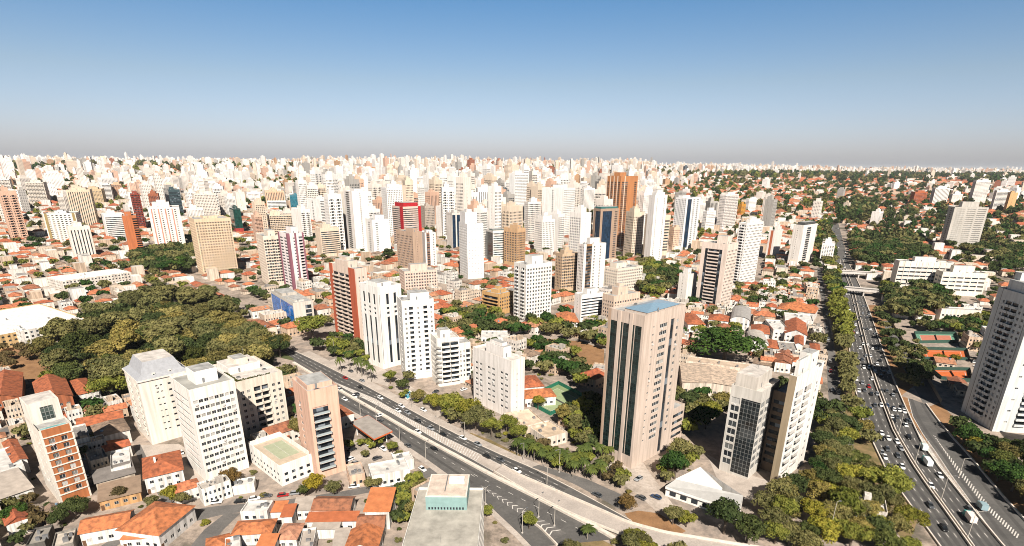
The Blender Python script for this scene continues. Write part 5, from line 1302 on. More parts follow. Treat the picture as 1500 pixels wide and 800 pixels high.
def trunk_mesh(h, r, C, seed):
    fm = FM(); q = random.Random(seed); fm.tube((0, 0, -.3), (0, 0, h * .55), r, r * .75, BARK, 7); top = Vector((0, 0, h * .5))
    for k in range(min(6, len(C))):
        c = Vector(C[k * (len(C) // 6 or 1) % len(C)][:3]); m_ = top.lerp(c, .5) + Vector((0, 0, .4)); fm.tube(top, m_, r * .5, r * .3, BARK, 5); fm.tube(m_, c, r * .3, r * .1, BARK, 5)
    return fm.mesh('trunk')
PROTO = {}
SHAPES = dict(round=(5, 3.6, 6.2, 22, .42), wide=(6.5, 2.6, 6.4, 26, .34), tall=(3.6, 5.0, 7.2, 22, .42), dense=(5.4, 4.2, 6.0, 34, .36))
def tree_proto(kind, shape, lod, var):
    key = (kind, shape, lod, var)
    if key not in PROTO:
        rx, rz, zc, nb, br = SHAPES[shape]; nq, ql = {0: (5200, .34), 1: (1900, .56), 2: (420, 1.05)}[lod]; sd = hash((shape, var)) % 1000 if False else (sum(map(ord, shape)) * 7 + var * 31) % 9973
        Q, C = leaf_cloud(rx, rz, zc, nb, nq, ql, sd, 0, br); PROTO[key] = (quads_mesh('crown', Q, LM[kind]), trunk_mesh(zc, .38, C, sd) if lod < 2 else None, Q)
    return PROTO[key]
TREES = []      # (x, y, scale, kind, shape, label, group, tint)
def add_tree(x, y, s, kind, shape, label, group, tint=1.0, pri=1.0):
    TREES.append((x, y, s, kind, shape, label, group, tint, pri))
def px_tree(px, py, rad, kind, shape, label, group=None, tint=1.0):
    p = hit(px, py); add_tree(p.x, p.y, rad / SHAPES[shape][0], kind, shape, label, group, tint, 50)
def wood(poly, sp, kinds, rad, label, group, clear=0, prob=1.0, reserve=True, jit=.42, okocc=(3, 4)):
    """trees about sp metres apart within a pixel polygon"""
    W_ = [hit(*p) for p in poly]; x0, x1 = min(p.x for p in W_), max(p.x for p in W_); y0, y1 = min(p.y for p in W_), max(p.y for p in W_); P = [(p.x, p.y) for p in W_]; y = y0; row = 0
    while y < y1:
        x = x0 + (row % 2) * sp / 2
        while x < x1:
            a, b = x + RNG.uniform(-jit, jit) * sp, y + RNG.uniform(-jit, jit) * sp
            if RNG.random() < prob and inpoly(a, b, P) and free(a, b, 1.5, okocc):
                k, sh, nm = RNG.choice(kinds); add_tree(a, b, RNG.uniform(*rad) / SHAPES[sh][0], k, sh, label.replace('*', nm), group, RNG.uniform(.7, 1.35))
            x += sp
        y += sp * .87; row += 1
KP = [('olive', 'wide', 'olive spreading'), ('olive', 'round', 'olive rounded'), ('dark', 'wide', 'dark spreading'), ('olive', 'tall', 'olive tall'), ('olive', 'dense', 'olive bushy'), ('dark', 'dense', 'dark bushy')]
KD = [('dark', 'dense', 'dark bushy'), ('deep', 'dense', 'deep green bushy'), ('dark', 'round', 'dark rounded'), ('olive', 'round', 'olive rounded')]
KM = [('olive', 'round', 'olive rounded'), ('dark', 'round', 'dark rounded'), ('bright', 'round', 'light green rounded'), ('olive', 'dense', 'olive bushy'), ('deep', 'round', 'deep green rounded')]
wood(PARK, 13.5, KP, (7.5, 11.5), '* tree in the wooded park at the left', 'trees of the wooded park')
wood([(975, 812), (985, 797), (1020, 792), (1065, 788), (1105, 762), (1160, 716), (1200, 690), (1240, 700), (1290, 712), (1320, 760), (1345, 800), (1350, 825), (970, 825)], 7.6, [('olive', 'round', 'olive rounded'), ('bright', 'round', 'yellow green rounded'), ('olive', 'dense', 'olive bushy'), ('dark', 'dense', 'dark bushy'), ('bright', 'wide', 'yellow green spreading')], (4.4, 6.4), '* tree in the grove at the lower right corner', 'trees of the lower right grove')
wood([(840, 800), (860, 785), (900, 783), (940, 800), (990, 815), (1000, 840), (830, 840)], 5.5, [('olive', 'round', 'olive rounded'), ('bright', 'round', 'light green rounded')], (3.0, 4.2), '* tree below the near edge of the concrete deck', 'trees below the deck')
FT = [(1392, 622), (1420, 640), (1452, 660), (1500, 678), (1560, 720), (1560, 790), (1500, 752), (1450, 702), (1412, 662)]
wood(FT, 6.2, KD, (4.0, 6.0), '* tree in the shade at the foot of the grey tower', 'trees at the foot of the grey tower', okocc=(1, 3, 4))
mark([gnd(*p) for p in FT], 4)
wood([(1300, 440), (1345, 425), (1385, 432), (1385, 455), (1350, 475), (1310, 470)], 12, KD, (6, 9), '* tree between the motorway and the white hall', 'trees right of the overpasses')
wood([(1285, 425), (1310, 428), (1318, 450), (1295, 448)], 10, KM, (5, 7), '* tree at the right end of the near overpass', 'trees at the overpass end')
wood([(1244, 352), (1300, 350), (1350, 352), (1345, 385), (1300, 395), (1250, 392)], 14, KD, (7, 10), '* tree in the dark wood right of the far motorway', 'trees right of the far motorway')
wood([(1226, 300), (1280, 300), (1280, 326), (1228, 328)], 18, KD, (9, 13), '* tree in the dark clump beside the far motorway', 'trees of the far dark clump')
wood([(1180, 330), (1212, 330), (1226, 395), (1195, 398)], 13, KD + KM, (5, 8), '* tree left of the far motorway', 'trees left of the far motorway')
wood([(1212, 395), (1224, 395), (1236, 430), (1218, 445), (1208, 420)], 10, KM, (5, 7), '* tree on the verge by the overpasses', 'verge trees by the overpasses')
wood([(1214, 448), (1236, 440), (1246, 506), (1222, 512)], 6.5, [('olive', 'round', 'olive rounded'), ('bright', 'tall', 'yellow green tall')], (4, 6), '* tree on the verge between the local road and the motorway', 'verge trees of the motorway', okocc=(3,))
wood([(1218, 510), (1247, 508), (1263, 605), (1282, 652), (1245, 660), (1228, 590)], 6.4, [('olive', 'round', 'olive rounded'), ('bright', 'round', 'yellow green rounded'), ('olive', 'wide', 'olive spreading')], (4.5, 6.5), '* tree on the verge beside the near motorway', 'verge trees of the near motorway', okocc=(3,))
wood([(1195, 600), (1222, 600), (1262, 690), (1230, 700), (1195, 690)], 8, KM, (4, 6), '* tree along the local road under the balcony tower', 'trees along the local road', okocc=(3, 1))
wood([(1170, 300), (1385, 330), (1500, 340), (1500, 400), (1450, 400), (1450, 372), (1390, 372), (1385, 350)], 17, KD, (6, 9), '* tree among houses right of the motorway', 'trees on the right plain', prob=.55)
wood([(1400, 372), (1500, 372), (1500, 400), (1452, 405), (1450, 385)], 13, KD, (6, 9), '* tree behind the cream annex on the right', 'trees behind the annex')
wood([(932, 388), (990, 392), (985, 425), (955, 440), (936, 430)], 11, KM, (5, 7.5), '* tree between the cream block and the tan framed tower', 'trees left of the tan framed tower')
wood([(760, 468), (830, 466), (880, 472), (884, 515), (840, 500), (790, 492)], 10, KM, (4.5, 6.5), '* tree around the small dirt field', 'trees round the dirt field')
wood([(780, 510), (830, 512), (860, 540), (872, 560), (840, 568), (800, 550)], 9, KM, (4, 6), '* tree between the dirt field and the tennis court', 'trees below the dirt field')
wood([(650, 470), (700, 460), (760, 478), (750, 505), (700, 505), (655, 490)], 11, KM, (4.5, 6.5), '* tree behind the rounded balcony block', 'trees behind the rounded block')
wood([(1000, 600), (1040, 570), (1060, 580), (1055, 620), (1035, 640), (1005, 640)], 9, KM, (4.5, 6), '* tree between the stone tower and the glass office block', 'trees between the two towers')
wood([(436, 520), (490, 505), (520, 512), (480, 530)], 9, KM, (4, 5.5), '* tree beside the top of the avenue', 'trees at the top of the avenue')
wood([(640, 585), (690, 600), (700, 612), (675, 632), (625, 600)], 10, [('bright', 'wide', 'light green spreading'), ('olive', 'wide', 'olive spreading')], (6, 8), '* tree shading the pavement before the arched window block', 'roadside trees before the arched window block')
wood([(565, 552), (600, 560), (625, 590), (600, 590)], 7, KM, (3, 4), '* tree on the forecourt under the slender white tower', 'trees on the forecourt')
wood([(595, 690), (632, 672), (640, 690), (610, 725), (596, 760), (575, 800), (570, 760)], 5, [('bright', 'round', 'light green rounded'), ('dark', 'round', 'dark rounded')], (2.6, 3.6), '* tree of the hedge left of the teal roofed building', 'hedge trees left of the teal building')
wood([(900, 690), (960, 700), (985, 740), (930, 738), (890, 715)], 8, [('brown', 'round', 'reddish dry'), ('olive', 'round', 'olive rounded')], (3, 4.5), '* tree beside the slip road', 'trees beside the slip road')
wood([(835, 615), (880, 600), (880, 650), (850, 640)], 7, [('olive', 'tall', 'golden tall'), ('bright', 'round', 'light green rounded')], (3, 4.5), '* tree at the left foot of the stone tower', 'trees at the left foot of the stone tower')
wood([(930, 690), (980, 690), (1030, 665), (1040, 672), (985, 712), (945, 720)], 6, [('bright', 'round', 'yellow green rounded'), ('olive', 'round', 'olive rounded')], (2.4, 3.6), '* tree along the drive of the stone tower', 'trees along the drive')
wood([(240, 372), (320, 372), (330, 400), (250, 405), (190, 400), (200, 380)], 12, KD, (7, 10), '* tree in the clump under the wide beige tower', 'trees under the wide beige tower')
wood([(0, 510), (60, 515), (80, 535), (0, 545)], 10, [('brown', 'wide', 'leafless brown')], (4, 6), '* tree on the dry field at the left edge', 'trees on the dry field')
wood([(470, 500), (520, 495), (545, 520), (560, 536), (520, 535), (488, 520)], 6.5, KM, (2.6, 4.0), '* tree in the gardens left of the black slotted tower', 'garden trees left of the black slotted tower', okocc=(1, 3))
wood([(560, 574), (600, 592), (640, 612), (690, 636), (740, 658), (748, 650), (700, 622), (640, 596), (600, 572)], 6.5, [('olive', 'round', 'olive rounded'), ('bright', 'round', 'light green rounded')], (1.6, 2.8), '* small tree on the far pavement of the avenue', 'small pavement trees of the avenue', okocc=(1,), prob=.55)
wood([(745, 650), (800, 655), (850, 668), (900, 690), (940, 715), (960, 745), (900, 725), (850, 700), (780, 678)], 7, [('olive', 'round', 'olive rounded'), ('bright', 'round', 'light green rounded'), ('brown', 'round', 'reddish dry')], (2.0, 3.4), '* garden tree between the avenue and the big stone tower', 'garden trees before the big stone tower', okocc=(1, 3), prob=.7)
wood([(820, 600), (878, 585), (882, 660), (860, 668), (820, 645)], 6, [('olive', 'tall', 'golden tall'), ('bright', 'round', 'light green rounded'), ('dark', 'round', 'dark rounded')], (2.6, 4.2), '* tree at the left foot of the stone tower', 'trees at the left foot of the stone tower', okocc=(1, 3))
wood([(1278, 445), (1300, 445), (1330, 520), (1352, 570), (1330, 578), (1300, 515)], 7.5, [('olive', 'wide', 'olive spreading'), ('dark', 'round', 'dark rounded')], (4, 6), '* tree on the brown strip right of the motorway', 'trees on the brown strip', okocc=(1, 3), prob=.6)
wood([(1326, 470), (1345, 478), (1440, 480), (1436, 540), (1424, 500), (1345, 486)], 8, KD + KM, (3.2, 5), '* tree among the courts beside the service road', 'trees among the courts', okocc=(3,), prob=.8)
wood([(1326, 500), (1338, 500), (1372, 560), (1362, 568)], 6, KD, (2.4, 3.6), '* tree on the service road wall beside the courts', 'trees on the service road wall', okocc=(1, 3, 4), prob=.8)
wood([(1385, 470), (1450, 470), (1440, 520), (1400, 505)], 9, KM, (4, 6), '* tree under the white hall behind the courts', 'trees behind the courts', okocc=(3,), prob=.7)
wood([(0, 742), (60, 735), (80, 770), (60, 800), (0, 800)], 6.5, [('olive', 'round', 'olive rounded'), ('dark', 'round', 'dark rounded'), ('brown', 'round', 'pale dry')], (2.4, 3.6), '* tree among car ports at the bottom left corner', 'trees at the bottom left corner', prob=.7)
wood([(505, 640), (560, 652), (600, 672), (560, 690), (510, 670)], 7, [('olive', 'round', 'olive rounded'), ('bright', 'round', 'light green rounded')], (1.8, 2.8), '* shrub like tree around the forecourt canopy', 'small trees round the canopy', okocc=(1, 3), prob=.6)
wood([(640, 480), (700, 470), (740, 500), (770, 545), (690, 515), (650, 500)], 8, KM, (3.5, 5), '* tree between the rounded block and the arched window block', 'trees between the two blocks', okocc=(3,))
for a in [(1060, 531, 22, 'deep', 'dense', 'great dark green tree with a very broad crown behind the warehouse', None, 1.1), (459, 500, 10.5, 'bright', 'round', 'yellow green tree beside the orange striped twin tower', None, 1.15), (339, 716, 4.2, 'brown', 'dense', 'brown leaved tree at the corner of the ribbon windowed block', None), (463, 722, 4.2, 'yellow', 'dense', 'pale yellow flowering tree on the street under the pink tower', None), (489, 724, 3.6, 'olive', 'dense', 'olive tree right of the pale yellow flowering tree', None),
          (447, 729, 2.8, 'dark', 'round', 'dark green tree left of the pale yellow flowering tree', None), (548, 716, 3.6, 'olive', 'wide', 'low olive tree by the street above the largest orange roof', None), (112, 760, 5.5, 'dark', 'wide', 'dark tree at the foot of the orange brick balcony tower', None), (92, 772, 4, 'dark', 'wide', 'smaller dark tree left of the bottom orange roof', None), (252, 738, 3.6, 'bright', 'round', 'light green tree before the white house with the orange hip roof', None),
          (268, 742, 3.2, 'olive', 'round', 'olive tree at the street corner before the orange hip roofed house', None), (164, 590, 8.5, 'bright', 'round', 'large light green tree left of the mansard block', None), (150, 575, 6.5, 'bright', 'dense', 'light green tree at the corner of the park', None), (575, 664, 3.4, 'bright', 'round', 'round green tree beside the forecourt canopy', None), (760, 648, 5, 'bright', 'wide', 'spreading green tree left of the palms', None), (697, 630, 9, 'olive', 'wide', 'broad olive tree on the pavement nearest the avenue', None),
          (664, 610, 9.5, 'bright', 'wide', 'broad light green tree left of the broad olive tree', None), (788, 600, 4, 'bright', 'round', 'green tree in the corner of the green tennis court', None), (915, 748, 3.8, 'brown', 'wide', 'leafless brown tree above the end of the avenue', None), (1005, 772, 3.6, 'bright', 'round', 'green tree on the orange earth by the deck', None), (985, 768, 4, 'olive', 'round', 'olive tree on the orange earth by the deck', None), (1060, 782, 6, 'dark', 'round', 'dark rounded tree at the bottom below the folded roof', None), (713, 757, 2.4, 'bright', 'round', 'small green tree beside the teal roofed building', None), (775, 775, 2.8, 'bright', 'round', 'small green tree inside the chevron island fork', None),
          (638, 602, 5.5, 'bright', 'wide', 'light green tree at the left end of the roadside trees', None), (612, 590, 4.2, 'olive', 'round', 'olive tree by the pale pool under the slender white tower', None), (572, 562, 4, 'bright', 'round', 'light green tree before the foot of the black slotted tower', None), (590, 572, 3.4, 'dark', 'round', 'dark tree between the black slotted tower and the pool', None), (720, 640, 4.5, 'bright', 'round', 'light green tree right of the broad olive pavement tree', None), (742, 634, 5, 'bright', 'wide', 'light green tree in front of the flat cream pavilion', None), (375, 775, 2.2, 'dark', 'round', 'garden tree in front of the wide orange hip roof', None), (225, 745, 3, 'olive', 'round', 'olive tree on the pavement beside the planted terrace house', None), (180, 735, 3, 'brown', 'round', 'dry tree on the planted terrace', None), (840, 545, 4.5, 'brown', 'round', 'mauve leaved tree below the dirt field', None, 1.3), (1375, 530, 4, 'yellow', 'wide', 'yellow tree between the two clay courts', None, .9), (1400, 532, 4, 'yellow', 'wide', 'second yellow tree between the clay courts, nearer the shaded tower', None, .8), (1425, 662, 3.5, 'yellow', 'round', 'yellow shrub like tree on the orange earth beside the ramp', None, .8),
          (570, 385, 9, 'dark', 'tall', 'dark tree standing among the towers left of the brown brick tower', None), (455, 362, 11, 'deep', 'wide', 'deep green clump tree right of the purple striped tower', None), (470, 368, 8, 'dark', 'wide', 'dark tree right of the deep green clump tree', None), (245, 405, 9, 'deep', 'tall', 'tall dark tree at the top of the park', None), (265, 402, 10, 'deep', 'tall', 'tallest dark tree at the top of the park', None)]:
    px_tree(*a)
gt = gnd(1060, 531)
mark([(gt.x + 19 * math.cos(k * .785), gt.y + 17 * math.sin(k * .785)) for k in range(8)], 4)
def palm_meshes():
    fm = FM(); fm.tube((0, 0, -.2), (.15, 0, 7), .2, .13, plain('palm_bark', (.22, .19, .15), .9, .2, 3), 7); tr = fm.mesh('trunk'); fm = FM(); q = random.Random(3); lm = LM['dark']
    for k in range(22):
        a = k * 2.399; d = Vector((math.cos(a), math.sin(a), 0)); e = q.uniform(-.1, .9); L = q.uniform(2.2, 3.0); pts = [Vector((.15, 0, 7)) + d * (L * t) + Vector((0, 0, L * (e * t - 1.05 * t * t))) for t in (0, .25, .5, .75, 1)]; s = Vector((-d.y, d.x, 0))
        for i in range(4):
            w0, w1 = (.1, .42, .46, .34, .05)[i], (.1, .42, .46, .34, .05)[i + 1]; dr = Vector((0, 0, -.22))
            fm.quad(pts[i], pts[i + 1], pts[i + 1] + s * w1 + dr, pts[i] + s * w0 + dr, lm); fm.quad(pts[i + 1], pts[i], pts[i] - s * w0 + dr, pts[i + 1] - s * w1 + dr, lm)
    return tr, fm.mesh('fronds')
PT, PF = palm_meshes()
def palm(px, py, h, label, group, k=0):
    p = gnd(px, py); s = h / 7; r_ = empty('palm_tree', p, RNG.uniform(0, 6), label, 'palm', group); r_.scale = (1.0, 1.0, s)
    mobj('trunk', PT, r_); o = mobj('fronds', PF, r_, (0, 0, 0), 0, (1.3, 1.3, 1.0)); o.scale = (1.15, 1.15, 1.0)
for i in range(17):
    t = i / 16; palm(757 + 100 * t + RNG.uniform(-2, 2), 668 + 30 * t - 6 * (i % 2) * 1.2, RNG.uniform(6, 8), 'palm in the double row between the avenue and the stone tower', 'palms in the double row')
for i in range(8): palm(838 + RNG.uniform(0, 70), 672 + RNG.uniform(0, 40), RNG.uniform(5, 7.5), 'palm in the gardens in front of the stone tower', 'palms in front of the stone tower')
for x, y, h in ((512, 542, 11), (523, 548, 10), (530, 552, 12), (538, 556, 11), (544, 560, 10)): palm(x, y, h, 'tall palm before the black slotted tower', 'tall palms before the black slotted tower')
palm(500, 545, 9, 'palm left of the tall group before the black slotted tower', None)
palm(860, 790, 5, 'lone palm at the near edge of the concrete deck', None)
# ------------------------------------------------------------------ the rest of the city: towers, houses and trees filling the ground between
TW_COLS = [(S('#efe8e0'), 'white', 34), (S('#e6dacd'), 'off white', 20), (S('#dcc7b0'), 'cream', 14), (S('#d3ab92'), 'pinkish', 8), (S('#b98f68'), 'tan', 6), (S('#a9a39b'), 'grey', 7), (S('#9c5a3c'), 'brick brown', 4), (S('#46525a'), 'dark glazed', 4)]
from mathutils import noise as mnoise
TW_PROTO = []
def make_tower_protos():
    specs = [('grid', 'grid', 18, 16, 'with a grid of small windows'), ('balc', 'grid', 20, 15, 'with balconies up its front'), ('fins', 'blank', 16, 16, 'with dark recessed bays'), ('strips', 'grid', 22, 14, 'with vertical window strips'),
             ('ribbon', 'blank', 24, 16, 'with ribbon windows'), ('blank', 'grid', 15, 17, 'with a nearly plain front'), ('cols', 'fins', 19, 18, 'with projecting piers'), ('grid', 'balc', 28, 14, 'of broad slab shape'), ('fins', 'grid', 13, 15, 'of slender shape')]
    for i, (rt, lf, b, a, nm) in enumerate(specs):
        X = ctx(None, fh=3.0, g=4, top=3.0); h = (54, 60, 57, 48, 42, 63, 54, 48, 66)[i]
        O = Vector((-b / 2, -a / 2, 0)); e, f = Vector((1, 0, 0)), Vector((0, 1, 0)); fm = FM(); C = [O, O + e * b, O + e * b + f * a, O + f * a]
        facade(fm, C[0], e, b, h, rt, X); facade(fm, C[3], -f, a, h, lf, X); facade(fm, C[1], f, a, h, lf, X); facade(fm, C[2], -e, b, h, 'blank', X); roof_top(fm, C, h, X.mats['a'], ROOFB if i % 2 else ROOFG)
        q = random.Random(i); p = FM(); w, d, ph = b * q.uniform(.35, .6), a * q.uniform(.4, .6), q.uniform(4, 7); x0, y0 = -b / 2 + q.uniform(.15, .35) * b, -a / 2 + q.uniform(.2, .35) * a
        p.box(x0, x0 + w, y0, y0 + d, 0, ph, X.mats['a']); p.box(x0 + .3, x0 + w - .3, y0 + .3, y0 + d - .3, ph, ph + .06, ROOFG); p.box(x0 + w * .2, x0 + w * .6, y0 + d * .2, y0 + d * .7, ph + .061, ph + q.uniform(1.5, 3), X.mats['a'])
        TW_PROTO.append((fm.mesh('wall'), p.mesh('penthouse'), h, b, a, nm))
make_tower_protos()
def wcol():
    t = RNG.uniform(0, sum(c[2] for c in TW_COLS))
    for c in TW_COLS:
        t -= c[2]
        if t <= 0: return c
    return TW_COLS[0]
def tower_prob(px, py):
    if py > 396 or py < 238: return 0
    if px < 480: return .62 if py < 300 else (.48 if py < 334 else .06)
    if px < 960: return .95 if py < 345 else (.75 if py < 380 else .12)
    if px < 1040 and py < 275: return .95 - .9 * min(1, (px - 960) / 80) * (py > 258)
    if px < 1060: return (.7 if py < 258 else .05) if py < 300 else .14
    if px < 1210: return .9 if py < 256 else (.02 if py < 310 else .07)
    if px < 1330: return .9 if py < 255 else .015
    return .95 if py < 258 else (.34 if 272 < py < 296 else .03)
FARC, CAND = [], []
def frame_pts(step, th, d0, d1):
    c, s = math.cos(R(th)), math.sin(R(th)); n = int(d1 / step) + 1
    for i in range(-n, n + 1):
        for j in range(-n, n + 1):
            u, v = (i + .5) * step, (j + .5) * step; x, y = c * u - s * v, s * u + c * v
            if y < 60 or abs(x) > y * 1.02 + 80: continue
            d = math.hypot(x, y)
            if d0 <= d < d1: yield x, y, d
for st, d0, d1, rt in ((35, 420, 1500, 0), (52, 1500, 3200, 0), (80, 3200, 8500, 0), (70, 3600, 9000, 1)):
    for x, y, d in frame_pts(st, 45, d0, d1):
        x += RNG.uniform(-.3, .3) * st; y += RNG.uniform(-.3, .3) * st; z = terrain(x, y); px, py, zz = proj((x, y, z))
        if rt and px < 985: continue
        cl = 1.0 if d < 900 else 1.25 if px > 985 and py < 260 else min(1.25, max(.12, .72 + 1.5 * mnoise.noise(Vector((x / 260, y / 260, 3.1)))))
        if not -70 < px < 1570 or RNG.random() > tower_prob(px, py) * cl: continue
        if d < 1400 and not free(x, y, 13): continue
        CAND.append((d, x, y, z, px, py, rt))
CAND.sort()
NTW, LIM = 0, 300 - len(TOWERS)
ZN = [(250, 'at the far left'), (500, 'left of centre'), (800, 'in the centre'), (1050, 'right of centre'), (1330, 'towards the right'), (9999, 'at the far right')]
for d, x, y, z, px, py, rt_ in CAND:
    k = RNG.randrange(len(TW_PROTO)); wm, pm, h, b, a, nm = TW_PROTO[k]; sz = (RNG.uniform(.9, 1.6) if 440 < px < 960 else RNG.uniform(.65, 1.2)) * (1.0 if px < 960 else .8); hh = h * sz
    if d > 1500: hh *= RNG.uniform(.6, 1.0) * (1.25 if rt_ else 1.0) * (1 + .45 * mnoise.noise(Vector((x / 420, y / 420, 9.7))))
    top = proj((x, y, z + hh))[1]; hw = 13 * FOC / max(1, proj((x, y, z))[2])
    bad = False
    for X0, Y0, X1, Y1, D in TOWERS:
        if D > d - 15:
            ox, oy = min(X1, px + hw) - max(X0, px - hw), min(Y1, py) - max(Y0, top)
            if ox > 0 and oy > 0 and ox * oy > .26 * (X1 - X0) * (Y1 - Y0): bad = True; break
    if bad: continue
    if d < 1500: mark([(x - 12, y - 12), (x + 12, y - 12), (x + 12, y + 12), (x - 12, y + 12)], 2)
    rgb, cn, _ = wcol()
    if cn in ('tan', 'brick brown', 'dark glazed') and RNG.random() < (.75 if d > 1100 else (.88 if px > 500 else 1.1)): rgb, cn, _ = TW_COLS[RNG.randrange(3)]
    th = R(45 + RNG.choice((0, 0, 0, 90, -25, 20)) + RNG.uniform(-6, 6))
    if NTW < LIM:
        NTW += 1; zn = next(t for lim, t in ZN if px < lim); rw = 'front rows' if d < 800 else ('middle rows' if d < 1250 else 'rear rows')
        r_ = empty('apartment_tower', (x, y, z), th, f'{cn} tower {nm}, {rw} {zn}', 'apartment tower', 'towers of the dense skyline'); sx, sy = RNG.uniform(.85, 1.2), RNG.uniform(.85, 1.2)
        o = mobj('wall', wm, r_, (0, 0, 0), 0, rgb); o.scale = (sx, sy, sz)
        o = mobj('penthouse', pm, r_, (0, 0, hh - .9 * sz), 0, rgb); o.scale = (sx, sy, 1)
    else: FARC.append((x, y, z, hh, b * RNG.choice((.6, .8, 1, 1.3, 1.7)), a * RNG.uniform(.7, 1.2), th, rgb, d))
def far_wall(rgb):
    """painted facade with rows of windows laid out in metres"""
    key = ('far', rgb)
    if key in MATS: return MATS[key]
    m, nt, b = _base('far_facade'); uv = nt.nodes.new('ShaderNodeUVMap'); br = nt.nodes.new('ShaderNodeTexBrick'); br.offset = 0
    br.inputs['Scale'].default_value = 1; br.inputs['Brick Width'].default_value = 3.2; br.inputs['Row Height'].default_value = 3.0; br.inputs['Mortar Size'].default_value = .78; br.inputs['Mortar Smooth'].default_value = .0
    br.inputs['Color1'].default_value = (.05, .05, .055, 1); br.inputs['Color2'].default_value = (.16, .15, .14, 1); br.inputs['Mortar'].default_value = (*rgb, 1)
    nt.links.new(uv.outputs[0], br.inputs['Vector']); nt.links.new(br.outputs['Color'], b.inputs['Base Color']); b.inputs['Roughness'].default_value = .8; MATS[key] = m
    return m
fm = FM()
for x, y, z, hh, b, a, th, rgb, d in FARC:
    m = far_wall(rgb); fm.box(-b / 2, b / 2, -a / 2, a / 2, z - 2, z + hh, m, th, (x, y)); w = b * RNG.uniform(.3, .6); q = a * RNG.uniform(.3, .6); fm.box(-w / 2, w / 2, -q / 2, q / 2, z + hh + .01, z + hh + RNG.uniform(3, 7), wall(rgb), th, (x, y))
tag(fm.build('far_towers'), 'mass of small pale towers filling the far skyline', 'towers', kind='stuff')
# --- houses, flat buildings and trees between
HC = [(S('#c07550'), 'orange'), (S('#ae6040'), 'deep orange'), (S('#a0664a'), 'brown orange'), (S('#bb8463'), 'pale orange'), (S('#8f7a68'), 'brown grey')]
FC = [(S('#d8d0c6'), 'white'), (S('#b9b0a5'), 'pale grey'), (S('#96908a'), 'grey'), (S('#c7b29b'), 'beige')]
WC = [S('#e6ddd2'), S('#d8c6b2'), S('#e9e4dc'), S('#cdb39a')]
HP, FP = [], []
wm0 = wall(None, .2); tm0 = rooftile(None); shm = objcol('sheet_roofing', .7, .3, .3, .35)
for b, a, h, k in ((10, 12, 3.4, 'hip'), (9, 14, 6.2, 'gable'), (13, 10, 6.0, 'hip'), (8, 11, 3.2, 'gable'), (12, 16, 6.4, 'hip'), (10, 9, 3.4, 'mono')):
    f = wall_mesh(b, a, h, wm0, True); r_ = roof_mesh(b, a, h, k, tm0, wm0)
    for g in (f, r_): g.v = [(x - b / 2, y - a / 2, z) for x, y, z in g.v]
    HP.append((f.mesh('wall'), r_.mesh('roof'), b, a, h, k))
for b, a, h in ((14, 12, 6.5), (18, 12, 9.5), (12, 20, 6.5), (24, 16, 8), (16, 14, 12.5)):
    f = wall_mesh(b, a, h, wm0, True); f2 = FM(); f2.poly(((.4, .4, h + .02), (b - .4, .4, h + .02), (b - .4, a - .4, h + .02), (.4, a - .4, h + .02)), shm); up = .75
    for k in range(4): f2.box(b * (.15 + .2 * k), b * (.15 + .2 * k) + .9, a * (.3 + .1 * (k % 3)), a * (.3 + .1 * (k % 3)) + .8, h + .03, h + 1.0, METAL)
    f2.box(b * .55, b * .85, a * .55, a * .8, h + .03, h + 2.6, wm0)
    for q in range(4): f.box(*((0, b, 0, .25), (0, b, a - .25, a), (0, .25, .251, a - .251), (b - .25, b, .251, a - .251))[q], h - .01, h + up, wm0)
    for g in (f, f2): g.v = [(x - b / 2, y - a / 2, z) for x, y, z in g.v]
    FP.append((f.mesh('wall'), f2.mesh('roof'), b, a, h))
def tank_mesh():
    if 'tank' not in PANE_ME:
        q = FM(); q.tube((0, 0, -.8), (0, 0, 1.3), .75, .62, plain('blue_grey_tank', (.16, .24, .32), .5, .15), 10); PANE_ME['tank'] = q.mesh('water_tank')
    return PANE_ME['tank']
LOW = []
def zone(px, py, d):
    """shares of house, flat building, tree, nothing"""
    if px > 960 and py < 256: return (.24, .66, .06, .04)
    if px > 1225 or (px > 960 and py < 318): return ((.56, .1, .32, .02) if py < 300 else (.48, .1, .40, .02)) if py < 400 else (.25, .1, .45, .2)
    if px > 840 and py > 575 and px < 1345: return (0, 0, .6, .4)
    if 130 < px < 470 and 490 < py < 570: return (0, 0, .3, .7)
    if px < 480 and py > 520: return (.42, .34, .2, .04)
    if py > 640: return (.1, .1, .2, .6)
    if py < 340: return (.36, .36, .24, .04)
    return (.46, .22, .27, .05)
